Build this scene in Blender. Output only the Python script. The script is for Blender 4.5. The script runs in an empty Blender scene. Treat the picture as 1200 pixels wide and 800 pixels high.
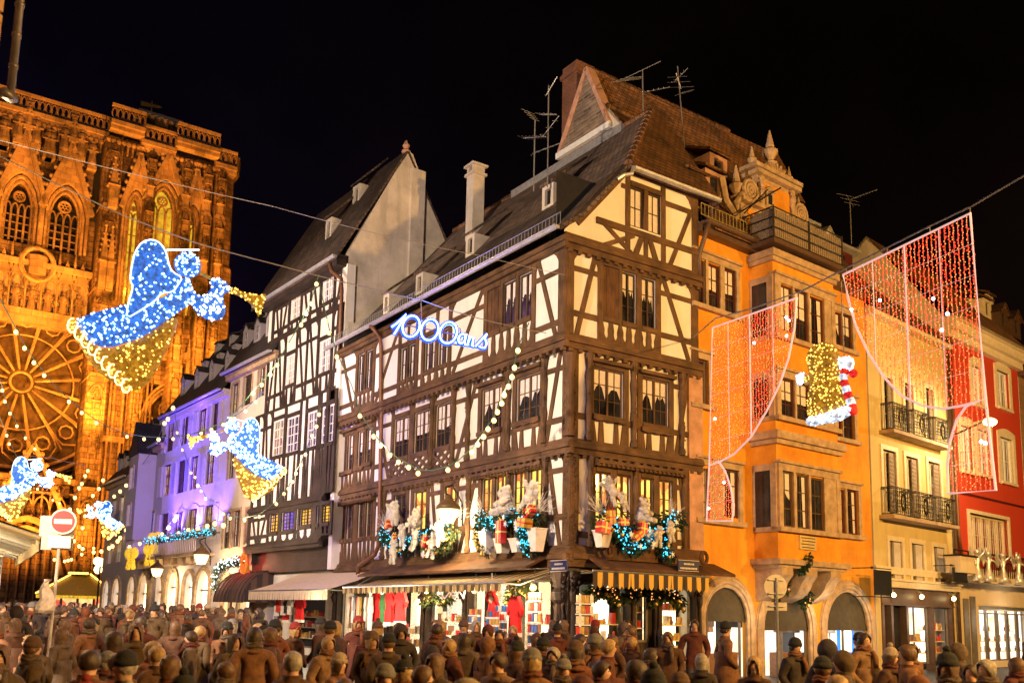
import bpy, bmesh, math, random
from mathutils import Vector, Matrix, noise
from mathutils.geometry import delaunay_2d_cdt
random.seed(7)
PI = math.pi
SC = bpy.context.scene
COL = SC.collection
rnd = random.random
def ru(a, b): return a + (b - a) * random.random()

# ------------------------------------------------------------------ camera
FPX, PITCH, ROLL, CY = 1101.9, 0.143603, 0.020649, 560.74
CAM = Vector((0, 0, 1.75))
FW = Vector((0, math.cos(PITCH), math.sin(PITCH)))
U0 = Vector((0, -math.sin(PITCH), math.cos(PITCH)))
X0 = Vector((1, 0, 0))
RX = math.cos(ROLL) * X0 + math.sin(ROLL) * U0
UP = -math.sin(ROLL) * X0 + math.cos(ROLL) * U0
def ray(px, py): return FW + RX * ((px - 600) / FPX) - UP * ((py - CY) / FPX)
def onray(px, py, Y):
    q = ray(px, py); return CAM + q * (Y / q.y)
cam_d = bpy.data.cameras.new('camera'); cam = bpy.data.objects.new('camera', cam_d); COL.objects.link(cam)
cam.matrix_world = Matrix(((RX.x, UP.x, -FW.x, CAM.x), (RX.y, UP.y, -FW.y, CAM.y), (RX.z, UP.z, -FW.z, CAM.z), (0, 0, 0, 1)))
cam_d.sensor_width = 36; cam_d.lens = FPX / 1200 * 36; cam_d.shift_y = (CY - 400) / 1200
cam_d.dof.use_dof = True; cam_d.dof.focus_distance = 27; cam_d.dof.aperture_fstop = 1.5; cam_d.clip_start = 0.1; cam_d.clip_end = 2000
SC.camera = cam

# ------------------------------------------------------------------ frames
class Fr:
    """A vertical facade: u to the right along the wall, w into the building, z up."""
    def __init__(s, P, deg):
        a = math.radians(deg); s.deg = deg
        s.P = Vector((P[0], P[1], 0)); s.d = Vector((math.cos(a), math.sin(a), 0)); s.i = Vector((-math.sin(a), math.cos(a), 0))
        s.M = Matrix.Translation(s.P) @ Matrix.Rotation(a, 4, 'Z')
    def at(s, px, py, w=0.0):
        q = ray(px, py); P = s.P + s.i * w
        t = (P - CAM).dot(s.i) / q.dot(s.i); X = CAM + q * t
        return (X - s.P).dot(s.d), X.z
    def wp(s, u, w, z): return s.P + s.d * u + s.i * w + Vector((0, 0, z))
    def rect(s, r, w=0.0):
        x0, y0, x1, y1 = r; xm, ym = (x0 + x1) / 2, (y0 + y1) / 2
        return (s.at(x0, ym, w)[0], s.at(x1, ym, w)[0], s.at(xm, y1, w)[1], s.at(xm, y0, w)[1])   # ua, ub, za, zb
    def pw(s, px, py, w=0.0):
        u, z = s.at(px, py, w); return s.wp(u, w, z)
WORLD = Fr((0, 0), 0)
def perp(F, u, w):      # frame looking along the depth of F: its u is F's depth, at F's position u
    P = F.wp(u, w, 0); return Fr(P, F.deg + 90)

# ------------------------------------------------------------------ mesh builder
class MB:
    def __init__(s, F=WORLD): s.F = F; s.v = []; s.f = []; s.uv = {}; s.mi = []; s.m = 0
    def _face(s, idx, uv=None):
        if uv: s.uv[len(s.f)] = uv
        s.f.append(idx); s.mi.append(s.m)
    def poly(s, pts, uv=None):
        b = len(s.v); s.v += [tuple(p) for p in pts]; s._face(list(range(b, b + len(pts))), uv)
    def box(s, u0, u1, w0, w1, z0, z1):
        if u0 > u1: u0, u1 = u1, u0
        if w0 > w1: w0, w1 = w1, w0
        if z0 > z1: z0, z1 = z1, z0
        b = len(s.v)
        s.v += [(u0, w0, z0), (u1, w0, z0), (u1, w1, z0), (u0, w1, z0), (u0, w0, z1), (u1, w0, z1), (u1, w1, z1), (u0, w1, z1)]
        for q in ((0, 1, 5, 4), (1, 2, 6, 5), (2, 3, 7, 6), (3, 0, 4, 7), (4, 5, 6, 7), (3, 2, 1, 0)): s._face([b + i for i in q])
    def obox(s, c, ax, ay, az):      # oriented box from half axes
        c, ax, ay, az = map(Vector, (c, ax, ay, az)); b = len(s.v)
        for sz in (-1, 1):
            for sx, sy in ((-1, -1), (1, -1), (1, 1), (-1, 1)): s.v.append(tuple(c + ax * sx + ay * sy + az * sz))
        l = ax.length; r0 = ru(0, 40)
        for k, q in enumerate(((0, 1, 5, 4), (1, 2, 6, 5), (2, 3, 7, 6), (3, 0, 4, 7), (4, 5, 6, 7), (3, 2, 1, 0))):
            h = (az if k < 4 else ay).length
            s._face([b + i for i in q], [(r0, r0), (r0 + 2 * l, r0), (r0 + 2 * l, r0 + 2 * h), (r0, r0 + 2 * h)])
    def beam(s, p0, p1, width, w0, w1):    # timber lying in the facade plane between (u,z) points
        a = Vector((p0[0], p0[1])); c = Vector((p1[0], p1[1])); d = c - a
        if d.length < 1e-4: return
        dn = d.normalized(); wm = (w0 + w1) / 2
        s.obox(((a.x + c.x) / 2, wm, (a.y + c.y) / 2), (d.x / 2, 0, d.y / 2), (0, (w1 - w0) / 2, 0), (-dn.y * width / 2, 0, dn.x * width / 2))
    def prism(s, pts, w0, w1):             # (u,z) polygon given depth
        n = len(pts); b = len(s.v)
        s.v += [(p[0], w0, p[1]) for p in pts] + [(p[0], w1, p[1]) for p in pts]
        s._face(list(range(b, b + n))); s._face(list(range(b + 2 * n - 1, b + n - 1, -1)))
        for i in range(n):
            j = (i + 1) % n; s._face([b + i, b + j, b + n + j, b + n + i])
    def tube(s, pts, r, n=5, closed=False, taper=None):
        pts = [Vector(p) for p in pts]; N = len(pts)
        if N < 2: return
        b = len(s.v); up = None
        for i, p in enumerate(pts):
            if closed: d = pts[(i + 1) % N] - pts[i - 1]
            else: d = pts[min(i + 1, N - 1)] - pts[max(i - 1, 0)]
            if d.length < 1e-9: d = Vector((0, 0, 1))
            d.normalize()
            if up is None: up = Vector((0, 0, 1)) if abs(d.z) < .9 else Vector((1, 0, 0))
            x = d.cross(up)
            if x.length < 1e-4: x = d.orthogonal()
            x.normalize(); y = x.cross(d); y.normalize(); up = y
            rr = r if taper is None else r * (1 + (taper - 1) * i / (N - 1))
            for k in range(n):
                a = 2 * PI * k / n; s.v.append(tuple(p + x * (rr * math.cos(a)) + y * (rr * math.sin(a))))
        for i in range(N if closed else N - 1):
            j = (i + 1) % N
            for k in range(n):
                l = (k + 1) % n; s._face([b + i * n + k, b + i * n + l, b + j * n + l, b + j * n + k])
        if not closed:
            s._face([b + k for k in range(n)][::-1]); s._face([b + (N - 1) * n + k for k in range(n)])
    def lathe(s, c, prof, n=10, a0=0.0):
        b = len(s.v); c = Vector(c)
        for r, z in prof:
            for k in range(n):
                a = a0 + 2 * PI * k / n; s.v.append((c.x + r * math.cos(a), c.y + r * math.sin(a), c.z + z))
        for i in range(len(prof) - 1):
            for k in range(n):
                l = (k + 1) % n; s._face([b + i * n + k, b + i * n + l, b + (i + 1) * n + l, b + (i + 1) * n + k])
        s._face([b + k for k in range(n)][::-1]); s._face([b + (len(prof) - 1) * n + k for k in range(n)])
    def octa(s, c, r):
        b = len(s.v); x, y, z = c
        s.v += [(x + r, y, z), (x - r, y, z), (x, y + r, z), (x, y - r, z), (x, y, z + r), (x, y, z - r)]
        for q in ((0, 2, 4), (2, 1, 4), (1, 3, 4), (3, 0, 4), (2, 0, 5), (1, 2, 5), (3, 1, 5), (0, 3, 5)): s._face([b + i for i in q])
    def ball(s, c, r, n=8, m=6, sc=(1, 1, 1)):
        b = len(s.v); x, y, z = c
        for i in range(1, m):
            t = PI * i / m
            for k in range(n):
                a = 2 * PI * k / n
                s.v.append((x + r * sc[0] * math.sin(t) * math.cos(a), y + r * sc[1] * math.sin(t) * math.sin(a), z + r * sc[2] * math.cos(t)))
        s.v += [(x, y, z + r * sc[2]), (x, y, z - r * sc[2])]; T = len(s.v) - 2
        for i in range(m - 2):
            for k in range(n):
                l = (k + 1) % n; s._face([b + i * n + k, b + (i + 1) * n + k, b + (i + 1) * n + l, b + i * n + l])
        for k in range(n):
            l = (k + 1) % n; s._face([T, b + k, b + l]); s._face([T + 1, b + (m - 2) * n + l, b + (m - 2) * n + k])
    def wall(s, u0, u1, z0, z1, w, holes=(), depth=.14):     # wall sheet with rectangular openings and reveals
        us = sorted({u0, u1, *[min(max(h[i], u0), u1) for h in holes for i in (0, 1)]}); zs = sorted({z0, z1, *[min(max(h[i], z0), z1) for h in holes for i in (2, 3)]})
        for i in range(len(us) - 1):
            for j in range(len(zs) - 1):
                cu, cz = (us[i] + us[i + 1]) / 2, (zs[j] + zs[j + 1]) / 2
                if any(h[0] < cu < h[1] and h[2] < cz < h[3] for h in holes): continue
                s.poly([(us[i], w, zs[j]), (us[i + 1], w, zs[j]), (us[i + 1], w, zs[j + 1]), (us[i], w, zs[j + 1])])
        for a, b, c, d in holes:
            e = w + depth
            s.poly([(a, w, c), (b, w, c), (b, e, c), (a, e, c)]); s.poly([(a, w, d), (a, e, d), (b, e, d), (b, w, d)])
            s.poly([(a, w, c), (a, e, c), (a, e, d), (a, w, d)]); s.poly([(b, w, c), (b, w, d), (b, e, d), (b, e, c)])
    def arch(s, u0, u1, zs, z1, w, top, depth=.3, n=12):     # wall above an arched opening: from top(t) to z1, plus the soffit
        for i in range(n):
            ta, tb = i / n, (i + 1) / n; a, b = u0 + (u1 - u0) * ta, u0 + (u1 - u0) * tb; za, zb = top(ta), top(tb)
            s.poly([(a, w, za), (b, w, zb), (b, w, z1), (a, w, z1)]); s.poly([(a, w, za), (a, w + depth, za), (b, w + depth, zb), (b, w, zb)])
        for u in (u0, u1): s.poly([(u, w, zs), (u, w + depth, zs), (u, w + depth, top(0)), (u, w, top(0))])
    def build(s, name, mat, parent=None, smooth=False, loc=None):
        M = s.F.M
        inv = parent.matrix_world.inverted() if parent is not None else (Matrix.Translation(-Vector(loc)) if loc is not None else Matrix())
        T = inv @ M
        me = bpy.data.meshes.new(name); me.from_pydata([T @ Vector(v) for v in s.v], [], s.f)
        mats = mat if isinstance(mat, (list, tuple)) else [mat]
        for m in mats: me.materials.append(m)
        if len(mats) > 1: me.polygons.foreach_set('material_index', s.mi)
        uvl = me.uv_layers.new(name='uv'); grain = mats[0].name in ('timber', 'dark_timber', 'black_timber', 'board')
        for p in me.polygons:
            if p.index in s.uv:
                for li, q in zip(p.loop_indices, s.uv[p.index]): uvl.data[li].uv = q
            else:
                vs = [Vector(s.v[i]) for i in s.f[p.index]]
                n = Vector((0, 0, 0))
                for i in range(len(vs)):
                    a, b = vs[i], vs[(i + 1) % len(vs)]; n += Vector(((a.y - b.y) * (a.z + b.z), (a.z - b.z) * (a.x + b.x), (a.x - b.x) * (a.y + b.y)))
                n = n.normalized() if n.length > 1e-12 else Vector((0, 0, 1))
                t = Vector((-n.y, n.x, 0)) if abs(n.z) < .999 else Vector((1, 0, 0)); t.normalize(); bb = n.cross(t)
                A_ = [(q.dot(t), q.dot(bb)) for q in vs]
                if grain and max(x for x, y in A_) - min(x for x, y in A_) < max(y for x, y in A_) - min(y for x, y in A_): A_ = [(y, x) for x, y in A_]
                for li, q in zip(p.loop_indices, A_): uvl.data[li].uv = q
        bm = bmesh.new(); bm.from_mesh(me); bmesh.ops.recalc_face_normals(bm, faces=bm.faces); bm.to_mesh(me); bm.free()
        if smooth: me.shade_smooth()
        o = bpy.data.objects.new(name, me); COL.objects.link(o)
        if parent is not None:
            o.parent = parent; o.matrix_world = parent.matrix_world.copy(); CH.setdefault(parent.name, []).append(o)
        elif loc is not None: o.location = loc
        return o
CH = {}
def thing(name, label, cat, F=WORLD, u=0.0, w=0.0, z=0.0, group=None):
    o = bpy.data.objects.new(name, None); COL.objects.link(o); o.empty_display_size = .2
    o.matrix_world = F.M @ Matrix.Translation((u, w, z)); tag(o, label, cat, group); return o
def tag(o, label, cat, group=None):
    o['label'] = label; o['category'] = cat
    if group: o['group'] = group
    return o
def kind(o, k): o['kind'] = k; return o
def copy_tree(o, parent=None):
    c = o.copy(); COL.objects.link(c)
    if parent is not None: c.parent = parent; CH.setdefault(parent.name, []).append(c)
    for k in CH.get(o.name, []): copy_tree(k, c)
    return c

# ------------------------------------------------------------------ materials
def mat(name):
    m = bpy.data.materials.new(name); m.use_nodes = True; nt = m.node_tree; b = nt.nodes['Principled BSDF']; return m, nt, b
def N(nt, t, **k):
    n = nt.nodes.new(t)
    for a, v in k.items(): setattr(n, a, v)
    return n
def ramp(nt, src, stops):
    r = N(nt, 'ShaderNodeValToRGB'); e = r.color_ramp.elements
    while len(e) < len(stops): e.new(0.5)
    for i, (p, c) in enumerate(stops): e[i].position = p; e[i].color = (*c, 1)
    nt.links.new(src, r.inputs[0]); return r.outputs[0]
def sc(c, k): return tuple(min(1, x * k) for x in c)
def coords(nt, kind='Object', scale=(1, 1, 1)):
    if kind == 'UV':
        t = N(nt, 'ShaderNodeUVMap'); t.uv_map = 'uv'; out = t.outputs[0]
    else: out = N(nt, 'ShaderNodeTexCoord').outputs[kind]
    mp = N(nt, 'ShaderNodeMapping'); mp.inputs['Scale'].default_value = scale; nt.links.new(out, mp.inputs[0]); return mp.outputs[0]
def noise_t(nt, co, scale, detail=5, rough=.6):
    n = N(nt, 'ShaderNodeTexNoise'); n.inputs['Scale'].default_value = scale; n.inputs['Detail'].default_value = detail; n.inputs['Roughness'].default_value = rough
    nt.links.new(co, n.inputs['Vector']); return n.outputs['Fac']
def bump(nt, b, h, strength, dist=.02):
    bp = N(nt, 'ShaderNodeBump'); bp.inputs['Strength'].default_value = strength; bp.inputs['Distance'].default_value = dist
    nt.links.new(h, bp.inputs['Height']); nt.links.new(bp.outputs[0], b.inputs['Normal'])
def mixc(nt, fac, a, b2, mode='MIX'):
    m = N(nt, 'ShaderNodeMix', data_type='RGBA', blend_type=mode)
    for s_, i in ((fac, 0), (a, 6), (b2, 7)):
        if isinstance(s_, (int, float)): m.inputs[i].default_value = s_
        elif isinstance(s_, tuple): m.inputs[i].default_value = (*s_, 1)
        else: nt.links.new(s_, m.inputs[i])
    return m.outputs[2]
def plain(name, c, rough=.6, metal=0.0, var=.25, scale=6, bmp=0.0):
    m, nt, b = mat(name); co = coords(nt); f = noise_t(nt, co, scale)
    nt.links.new(ramp(nt, f, [(.3, sc(c, 1 - var)), (.7, sc(c, 1 + var))]), b.inputs['Base Color'])
    b.inputs['Roughness'].default_value = rough; b.inputs['Metallic'].default_value = metal
    if bmp: bump(nt, b, f, bmp)
    return m
def plaster(name, c, dirt=(.35, .28, .2), amount=.45, scale=.9):
    m, nt, b = mat(name); co = coords(nt); big = noise_t(nt, co, scale, 9, .72)
    co2 = coords(nt, scale=(1, 1, .18)); streak = noise_t(nt, co2, 2.6, 5, .6); fine = noise_t(nt, co, 26, 4)
    a = ramp(nt, big, [(.42, (0, 0, 0)), (.68, (min(1, amount * 1.3),) * 3)])
    c1 = mixc(nt, a, c, tuple(x * .5 + y * .5 for x, y in zip(c, dirt)))
    s2 = ramp(nt, streak, [(.5, (0, 0, 0)), (.74, (min(1, amount * 1.1),) * 3)])
    c2 = mixc(nt, s2, c1, tuple(x * .62 + y * .2 for x, y in zip(c, dirt)))
    nt.links.new(c2, b.inputs['Base Color']); b.inputs['Roughness'].default_value = .85
    b.inputs['Specular IOR Level'].default_value = .2
    bump(nt, b, fine, .25, .01); return m
def wood(name, c, rough=.7, vary=.55):
    m, nt, b = mat(name); co = coords(nt, 'UV', (1.2, 14, 1)); g = noise_t(nt, co, 1.6, 7, .7)
    big = noise_t(nt, coords(nt), 1.8, 4)
    c1 = ramp(nt, g, [(.28, sc(c, 1 - vary)), (.5, c), (.75, sc(c, 1 + vary))])
    d = ramp(nt, big, [(.35, (.55, .55, .55)), (.7, (1.25, 1.2, 1.1))])
    nt.links.new(mixc(nt, 1.0, c1, d, 'MULTIPLY'), b.inputs['Base Color']); b.inputs['Roughness'].default_value = rough
    b.inputs['Specular IOR Level'].default_value = .25
    bump(nt, b, g, .55, .02); return m
def bricky(name, c1, c2, mortar, bw, bh, ms=.012, scale=1.0, rough=.85, bstr=.5, off=.5, dirt=.5, dsc=.35, dist=.03):
    m, nt, b = mat(name); co = coords(nt, 'UV'); t = N(nt, 'ShaderNodeTexBrick'); nt.links.new(co, t.inputs['Vector'])
    t.inputs['Color1'].default_value = (*c1, 1); t.inputs['Color2'].default_value = (*c2, 1); t.inputs['Mortar'].default_value = (*mortar, 1)
    t.inputs['Scale'].default_value = scale; t.inputs['Mortar Size'].default_value = ms; t.inputs['Brick Width'].default_value = bw; t.inputs['Row Height'].default_value = bh
    t.offset = off; t.inputs['Bias'].default_value = 0; t.inputs['Mortar Smooth'].default_value = .4
    big = noise_t(nt, coords(nt), dsc, 7, .65)
    lo = max(0.0, 1 - dirt)
    d = ramp(nt, big, [(.36, (lo, lo, lo)), (.62, (1.08, 1.05, 1.0))])
    nt.links.new(mixc(nt, 1.0, t.outputs['Color'], d, 'MULTIPLY'), b.inputs['Base Color']); b.inputs['Roughness'].default_value = rough
    b.inputs['Specular IOR Level'].default_value = .25
    h = N(nt, 'ShaderNodeMath', operation='MULTIPLY_ADD'); fine = noise_t(nt, coords(nt), 9, 5)
    inv = N(nt, 'ShaderNodeMath', operation='SUBTRACT'); inv.inputs[0].default_value = 1; nt.links.new(t.outputs['Fac'], inv.inputs[1])
    nt.links.new(fine, h.inputs[0]); h.inputs[1].default_value = .5; nt.links.new(inv.outputs[0], h.inputs[2])
    bump(nt, b, h.outputs[0], bstr, dist); return m
def tiles(name, c1, c2, rough=.75):
    """Plain clay tiles: rows of scalloped tiles that step up the slope."""
    m, nt, b = mat(name); co = coords(nt, 'UV'); t = N(nt, 'ShaderNodeTexBrick'); nt.links.new(co, t.inputs['Vector'])
    t.inputs['Color1'].default_value = (*c1, 1); t.inputs['Color2'].default_value = (*c2, 1); t.inputs['Mortar'].default_value = (*sc(c1, .25), 1)
    t.inputs['Scale'].default_value = 1; t.inputs['Mortar Size'].default_value = .018; t.inputs['Brick Width'].default_value = .24; t.inputs['Row Height'].default_value = .2; t.inputs['Mortar Smooth'].default_value = .3
    sx = N(nt, 'ShaderNodeSeparateXYZ'); nt.links.new(co, sx.inputs[0])
    dv = N(nt, 'ShaderNodeMath', operation='DIVIDE'); nt.links.new(sx.outputs[1], dv.inputs[0]); dv.inputs[1].default_value = .2
    fr = N(nt, 'ShaderNodeMath', operation='FRACT'); nt.links.new(dv.outputs[0], fr.inputs[0])
    big = noise_t(nt, coords(nt), .8, 7, .7)
    d = ramp(nt, big, [(.35, (.35, .36, .33)), (.55, (.95, .9, .85)), (.75, (1.35, 1.2, 1.0))])
    nt.links.new(mixc(nt, 1.0, t.outputs['Color'], d, 'MULTIPLY'), b.inputs['Base Color']); b.inputs['Roughness'].default_value = rough
    h = N(nt, 'ShaderNodeMath', operation='MULTIPLY_ADD'); inv = N(nt, 'ShaderNodeMath', operation='SUBTRACT'); inv.inputs[0].default_value = 1
    nt.links.new(fr.outputs[0], inv.inputs[1]); nt.links.new(inv.outputs[0], h.inputs[0]); h.inputs[1].default_value = 1.0
    mf = N(nt, 'ShaderNodeMath', operation='MULTIPLY'); nt.links.new(t.outputs['Fac'], mf.inputs[0]); mf.inputs[1].default_value = -.8; nt.links.new(mf.outputs[0], h.inputs[2])
    bump(nt, b, h.outputs[0], .9, .06); return m
def glow(name, c, s, sample=False):
    m, nt, b = mat(name); b.inputs['Base Color'].default_value = (*sc(c, .5), 1); b.inputs['Emission Color'].default_value = (*c, 1); b.inputs['Emission Strength'].default_value = s
    m.cycles.emission_sampling = 'FRONT' if sample else 'NONE'; return m
def glass(name, c=(.02, .02, .025), rough=.06):
    m, nt, b = mat(name); f = noise_t(nt, coords(nt), 1.3, 3)
    nt.links.new(ramp(nt, f, [(.35, sc(c, .4)), (.7, sc(c, 2.2))]), b.inputs['Base Color']); b.inputs['Roughness'].default_value = rough
    bump(nt, b, noise_t(nt, coords(nt), 1.1, 2), .12, .03); return m
def lit(name, c, s, c2=None, scale=3.2, dark=.25, samp='NONE'):
    """A lit room seen through its window: shelves and goods break up the glow."""
    m, nt, b = mat(name); co = coords(nt, 'UV')
    v = N(nt, 'ShaderNodeTexVoronoi'); v.inputs['Scale'].default_value = scale; nt.links.new(co, v.inputs['Vector'])
    f = noise_t(nt, co, 1.4, 3)
    mixed = mixc(nt, ramp(nt, v.outputs['Color'], [(.45, (0, 0, 0)), (.75, (1, 1, 1))]), c, c2 or sc(c, dark))
    k = ramp(nt, f, [(.3, (dark,) * 3), (.62, (1, 1, 1))])
    nt.links.new(mixc(nt, 1.0, mixed, k, 'MULTIPLY'), b.inputs['Emission Color']); b.inputs['Emission Strength'].default_value = s
    b.inputs['Base Color'].default_value = (.02, .02, .02, 1); b.inputs['Roughness'].default_value = .1
    m.cycles.emission_sampling = samp; return m
def stripes(name, c1, c2, period):
    m, nt, b = mat(name); co = coords(nt, 'UV'); sx = N(nt, 'ShaderNodeSeparateXYZ'); nt.links.new(co, sx.inputs[0])
    dv = N(nt, 'ShaderNodeMath', operation='DIVIDE'); nt.links.new(sx.outputs[0], dv.inputs[0]); dv.inputs[1].default_value = period
    fr = N(nt, 'ShaderNodeMath', operation='FRACT'); nt.links.new(dv.outputs[0], fr.inputs[0])
    gt = N(nt, 'ShaderNodeMath', operation='GREATER_THAN'); nt.links.new(fr.outputs[0], gt.inputs[0]); gt.inputs[1].default_value = .5
    nt.links.new(mixc(nt, gt.outputs[0], c1, c2), b.inputs['Base Color']); b.inputs['Roughness'].default_value = .85; return m
M = {}
M['white_plaster'] = plaster('white_plaster', (.78, .74, .68), amount=.3)
M['old_plaster'] = plaster('old_plaster', (.7, .62, .52), (.10, .08, .075), .85, .55)
M['beige_plaster'] = plaster('beige_plaster', (.66, .56, .45), amount=.35)
M['lilac_plaster'] = plaster('lilac_plaster', (.62, .55, .58), amount=.35)
M['grey_plaster'] = plaster('grey_plaster', (.42, .38, .4), amount=.4)
M['orange_plaster'] = plaster('orange_plaster', (.78, .34, .034), (.2, .045, .006), .8, .7)
M['cream_plaster'] = plaster('cream_plaster', (.62, .49, .22), amount=.6)
M['red_plaster'] = plaster('red_plaster', (.52, .055, .025), (.4, .05, .02), .4, .5)
M['shop_cream'] = plaster('shop_cream', (.70, .58, .40), amount=.35)
M['timber'] = wood('timber', (.12, .066, .033))
M['dark_timber'] = wood('dark_timber', (.07, .045, .035))
M['black_timber'] = wood('black_timber', (.042, .028, .024), .6)
M['board'] = wood('board', (.11, .055, .028))
M['stone'] = bricky('stone', (.40, .25, .15), (.33, .2, .12), (.2, .12, .08), .8, .35, .01, dirt=.35)
M['stone_trim'] = plain('stone_trim', (.40, .28, .17), .8, var=.35, scale=4, bmp=.3)
M['pink_stone'] = plain('pink_stone', (.48, .27, .19), .85, var=.3, scale=3, bmp=.2)
M['cathedral'] = bricky('cathedral', (.40, .25, .15), (.2, .12, .075), (.09, .055, .035), 1.5, .62, .03, dirt=.88, dsc=.2, bstr=.9, dist=.15)
M['cathedral_trim'] = bricky('cathedral_trim', (.46, .30, .18), (.32, .2, .13), (.2, .12, .08), 1.1, .8, .02, dirt=.6, dsc=.3, bstr=.6, dist=.1)
M['rubble'] = bricky('rubble', (.40, .30, .22), (.11, .085, .075), (.30, .23, .17), .42, .13, .035, off=.37, dirt=.45, dsc=1.2, bstr=.8, dist=.05)
M['brick'] = bricky('brick', (.30, .10, .05), (.22, .075, .04), (.3, .2, .14), .22, .075, .012)
M['roof_dark'] = tiles('roof_dark', (.17, .115, .09), (.075, .055, .048))
M['roof_warm'] = tiles('roof_warm', (.27, .13, .06), (.15, .075, .04))
M['roof_slate'] = tiles('roof_slate', (.06, .05, .055), (.04, .035, .042))
M['zinc'] = plain('zinc', (.55, .55, .58), .4, .6, .2)
M['copper_pipe'] = plain('copper_pipe', (.16, .07, .035), .5, .3)
M['iron'] = plain('iron', (.018, .016, .015), .5, .3)
M['steel'] = plain('steel', (.35, .35, .36), .4, .7)
M['wire'] = plain('wire', (.3, .29, .27), .5, .2)
M['green_wire'] = plain('green_wire', (.05, .13, .09), .6)
M['white_paint'] = plain('white_paint', (.78, .77, .76), .5, var=.08)
M['cream_paint'] = plain('cream_paint', (.7, .6, .42), .6, var=.12)
M['maroon_paint'] = plain('maroon_paint', (.075, .014, .014), .45)
M['brown_paint'] = plain('brown_paint', (.09, .05, .03), .5)
M['grey_paint'] = plain('grey_paint', (.16, .14, .12), .5)
M['black_paint'] = plain('black_paint', (.014, .014, .018), .5)
M['curtain'] = plain('curtain', (.68, .62, .6), .9, var=.12, scale=9)
M['blind'] = plain('blind', (.55, .5, .47), .8, var=.1)
M['shutter'] = plain('shutter', (.26, .2, .15), .7, var=.2)
M['lilac_shutter'] = plain('lilac_shutter', (.55, .47, .52), .7, var=.12)
M['glass'] = glass('glass'); M['glass_lilac'] = glass('glass_lilac', (.05, .03, .07), .08)
M['glass_red'] = glass('glass_red', (.16, .012, .012), .15)
M['lit_yellow'] = lit('lit_yellow', (1, .60, .10), 1.9, (.6, .14, .03), 3.0, .4)
M['lit_warm'] = lit('lit_warm', (1, .66, .3), .55, (.5, .14, .08), 2.5, .3)
M['lit_stained'] = lit('lit_stained', (1, .5, .05), 1.3, (.16, .08, .75), 1.6, .4)
M['lit_cathedral'] = lit('lit_cathedral', (1, .55, .03), .9, (.8, .4, .02), .5, .5)
M['shop_white'] = lit('shop_white', (1, .86, .58), 2.8, (1, .66, .30), 1.6, .6, 'FRONT_BACK')
M['shop_arch'] = lit('shop_arch', (1, .88, .74), 2.0, (.95, .66, .4), 1.1, .55, 'FRONT_BACK')
M['shop_far'] = lit('shop_far', (1, .86, .6), 4.5, (1, .66, .28), 1.4, .55, 'FRONT_BACK')
M['cathedral_dark'] = plain('cathedral_dark', (.06, .038, .024), .9, var=.6, scale=.8); M['cathedral_dark'].node_tree.nodes['Principled BSDF'].inputs['Specular IOR Level'].default_value = .05
M['gilt'] = plain('gilt', (.75, .5, .12), .35, .7)
M['olive_blind'] = plain('olive_blind', (.05, .036, .016), .85)
M['reed'] = plain('reed', (.22, .17, .13), .9, var=.4, scale=15)
M['gilt_rail'] = plain('gilt_rail', (.45, .35, .12), .5, .4)
M['blue_lit'] = glow('blue_lit', (.03, .22, .9), 1.2)
M['bulb'] = glow('bulb', (1, .72, .3), 16)
M['cobbles'] = bricky('cobbles', (.07, .06, .055), (.05, .045, .04), (.02, .02, .018), .18, .14, .02, dirt=.4, rough=.5)
M['led_blue'] = glow('led_blue', (.34, .62, 1), 4.5); M['led_gold'] = glow('led_gold', (1, .6, .1), 3.2); M['led_red'] = glow('led_red', (1, .05, .02), 2.4); M['led_warm'] = glow('led_warm', (1, .36, .10), 2.2); M['led_white'] = glow('led_white', (.8, .9, 1), 8); M['led_cyan'] = glow('led_cyan', (.05, .55, .9), 4)
def net(name, c, e, s):      # tinsel net of a light figure, its lamps' spill put in as uneven emission
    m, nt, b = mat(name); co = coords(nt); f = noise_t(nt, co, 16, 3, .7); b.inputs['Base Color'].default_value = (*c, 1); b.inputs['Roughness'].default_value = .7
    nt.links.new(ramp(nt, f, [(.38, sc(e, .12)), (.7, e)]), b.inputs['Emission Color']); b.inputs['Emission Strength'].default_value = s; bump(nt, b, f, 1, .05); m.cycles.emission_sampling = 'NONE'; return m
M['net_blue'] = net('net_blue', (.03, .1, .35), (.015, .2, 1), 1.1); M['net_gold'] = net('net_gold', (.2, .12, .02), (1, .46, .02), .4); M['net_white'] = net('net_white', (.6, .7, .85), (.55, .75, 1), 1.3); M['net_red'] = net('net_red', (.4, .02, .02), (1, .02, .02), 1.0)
M['neon_core'] = glow('neon_core', (.55, .8, 1), 3); M['neon_halo'] = glow('neon_halo', (.004, .09, 1), 1.5)
M['fur_white'] = plain('fur_white', (.78, .74, .68), .95, var=.15, scale=30, bmp=.8)
M['pine'] = plain('pine', (.02, .055, .02), .8, var=.6, scale=14); M['pine_warm'] = plain('pine_warm', (.05, .075, .02), .8, var=.6, scale=14)
M['gift_red'] = plain('gift_red', (.55, .02, .02), .35); M['gift_gold'] = plain('gift_gold', (.6, .36, .03), .35); M['ribbon'] = plain('ribbon', (.75, .55, .12), .35)
M['pot'] = plain('pot', (.72, .68, .62), .5, var=.12); M['twig'] = plain('twig', (.6, .56, .52), .8)
M['frost'] = plain('frost', (.75, .78, .82), .4, .1); M['santa_red'] = plain('santa_red', (.6, .012, .015), .8, var=.3, scale=8)
M['sign_blue'] = plain('sign_blue', (.012, .02, .1), .4); M['sign_red'] = plain('sign_red', (.55, .015, .02), .4, var=.05); M['sign_back'] = plain('sign_back', (.42, .38, .33), .45, .2, var=.15); M['plate_white'] = plain('plate_white', (.72, .64, .52), .5, var=.06)
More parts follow.
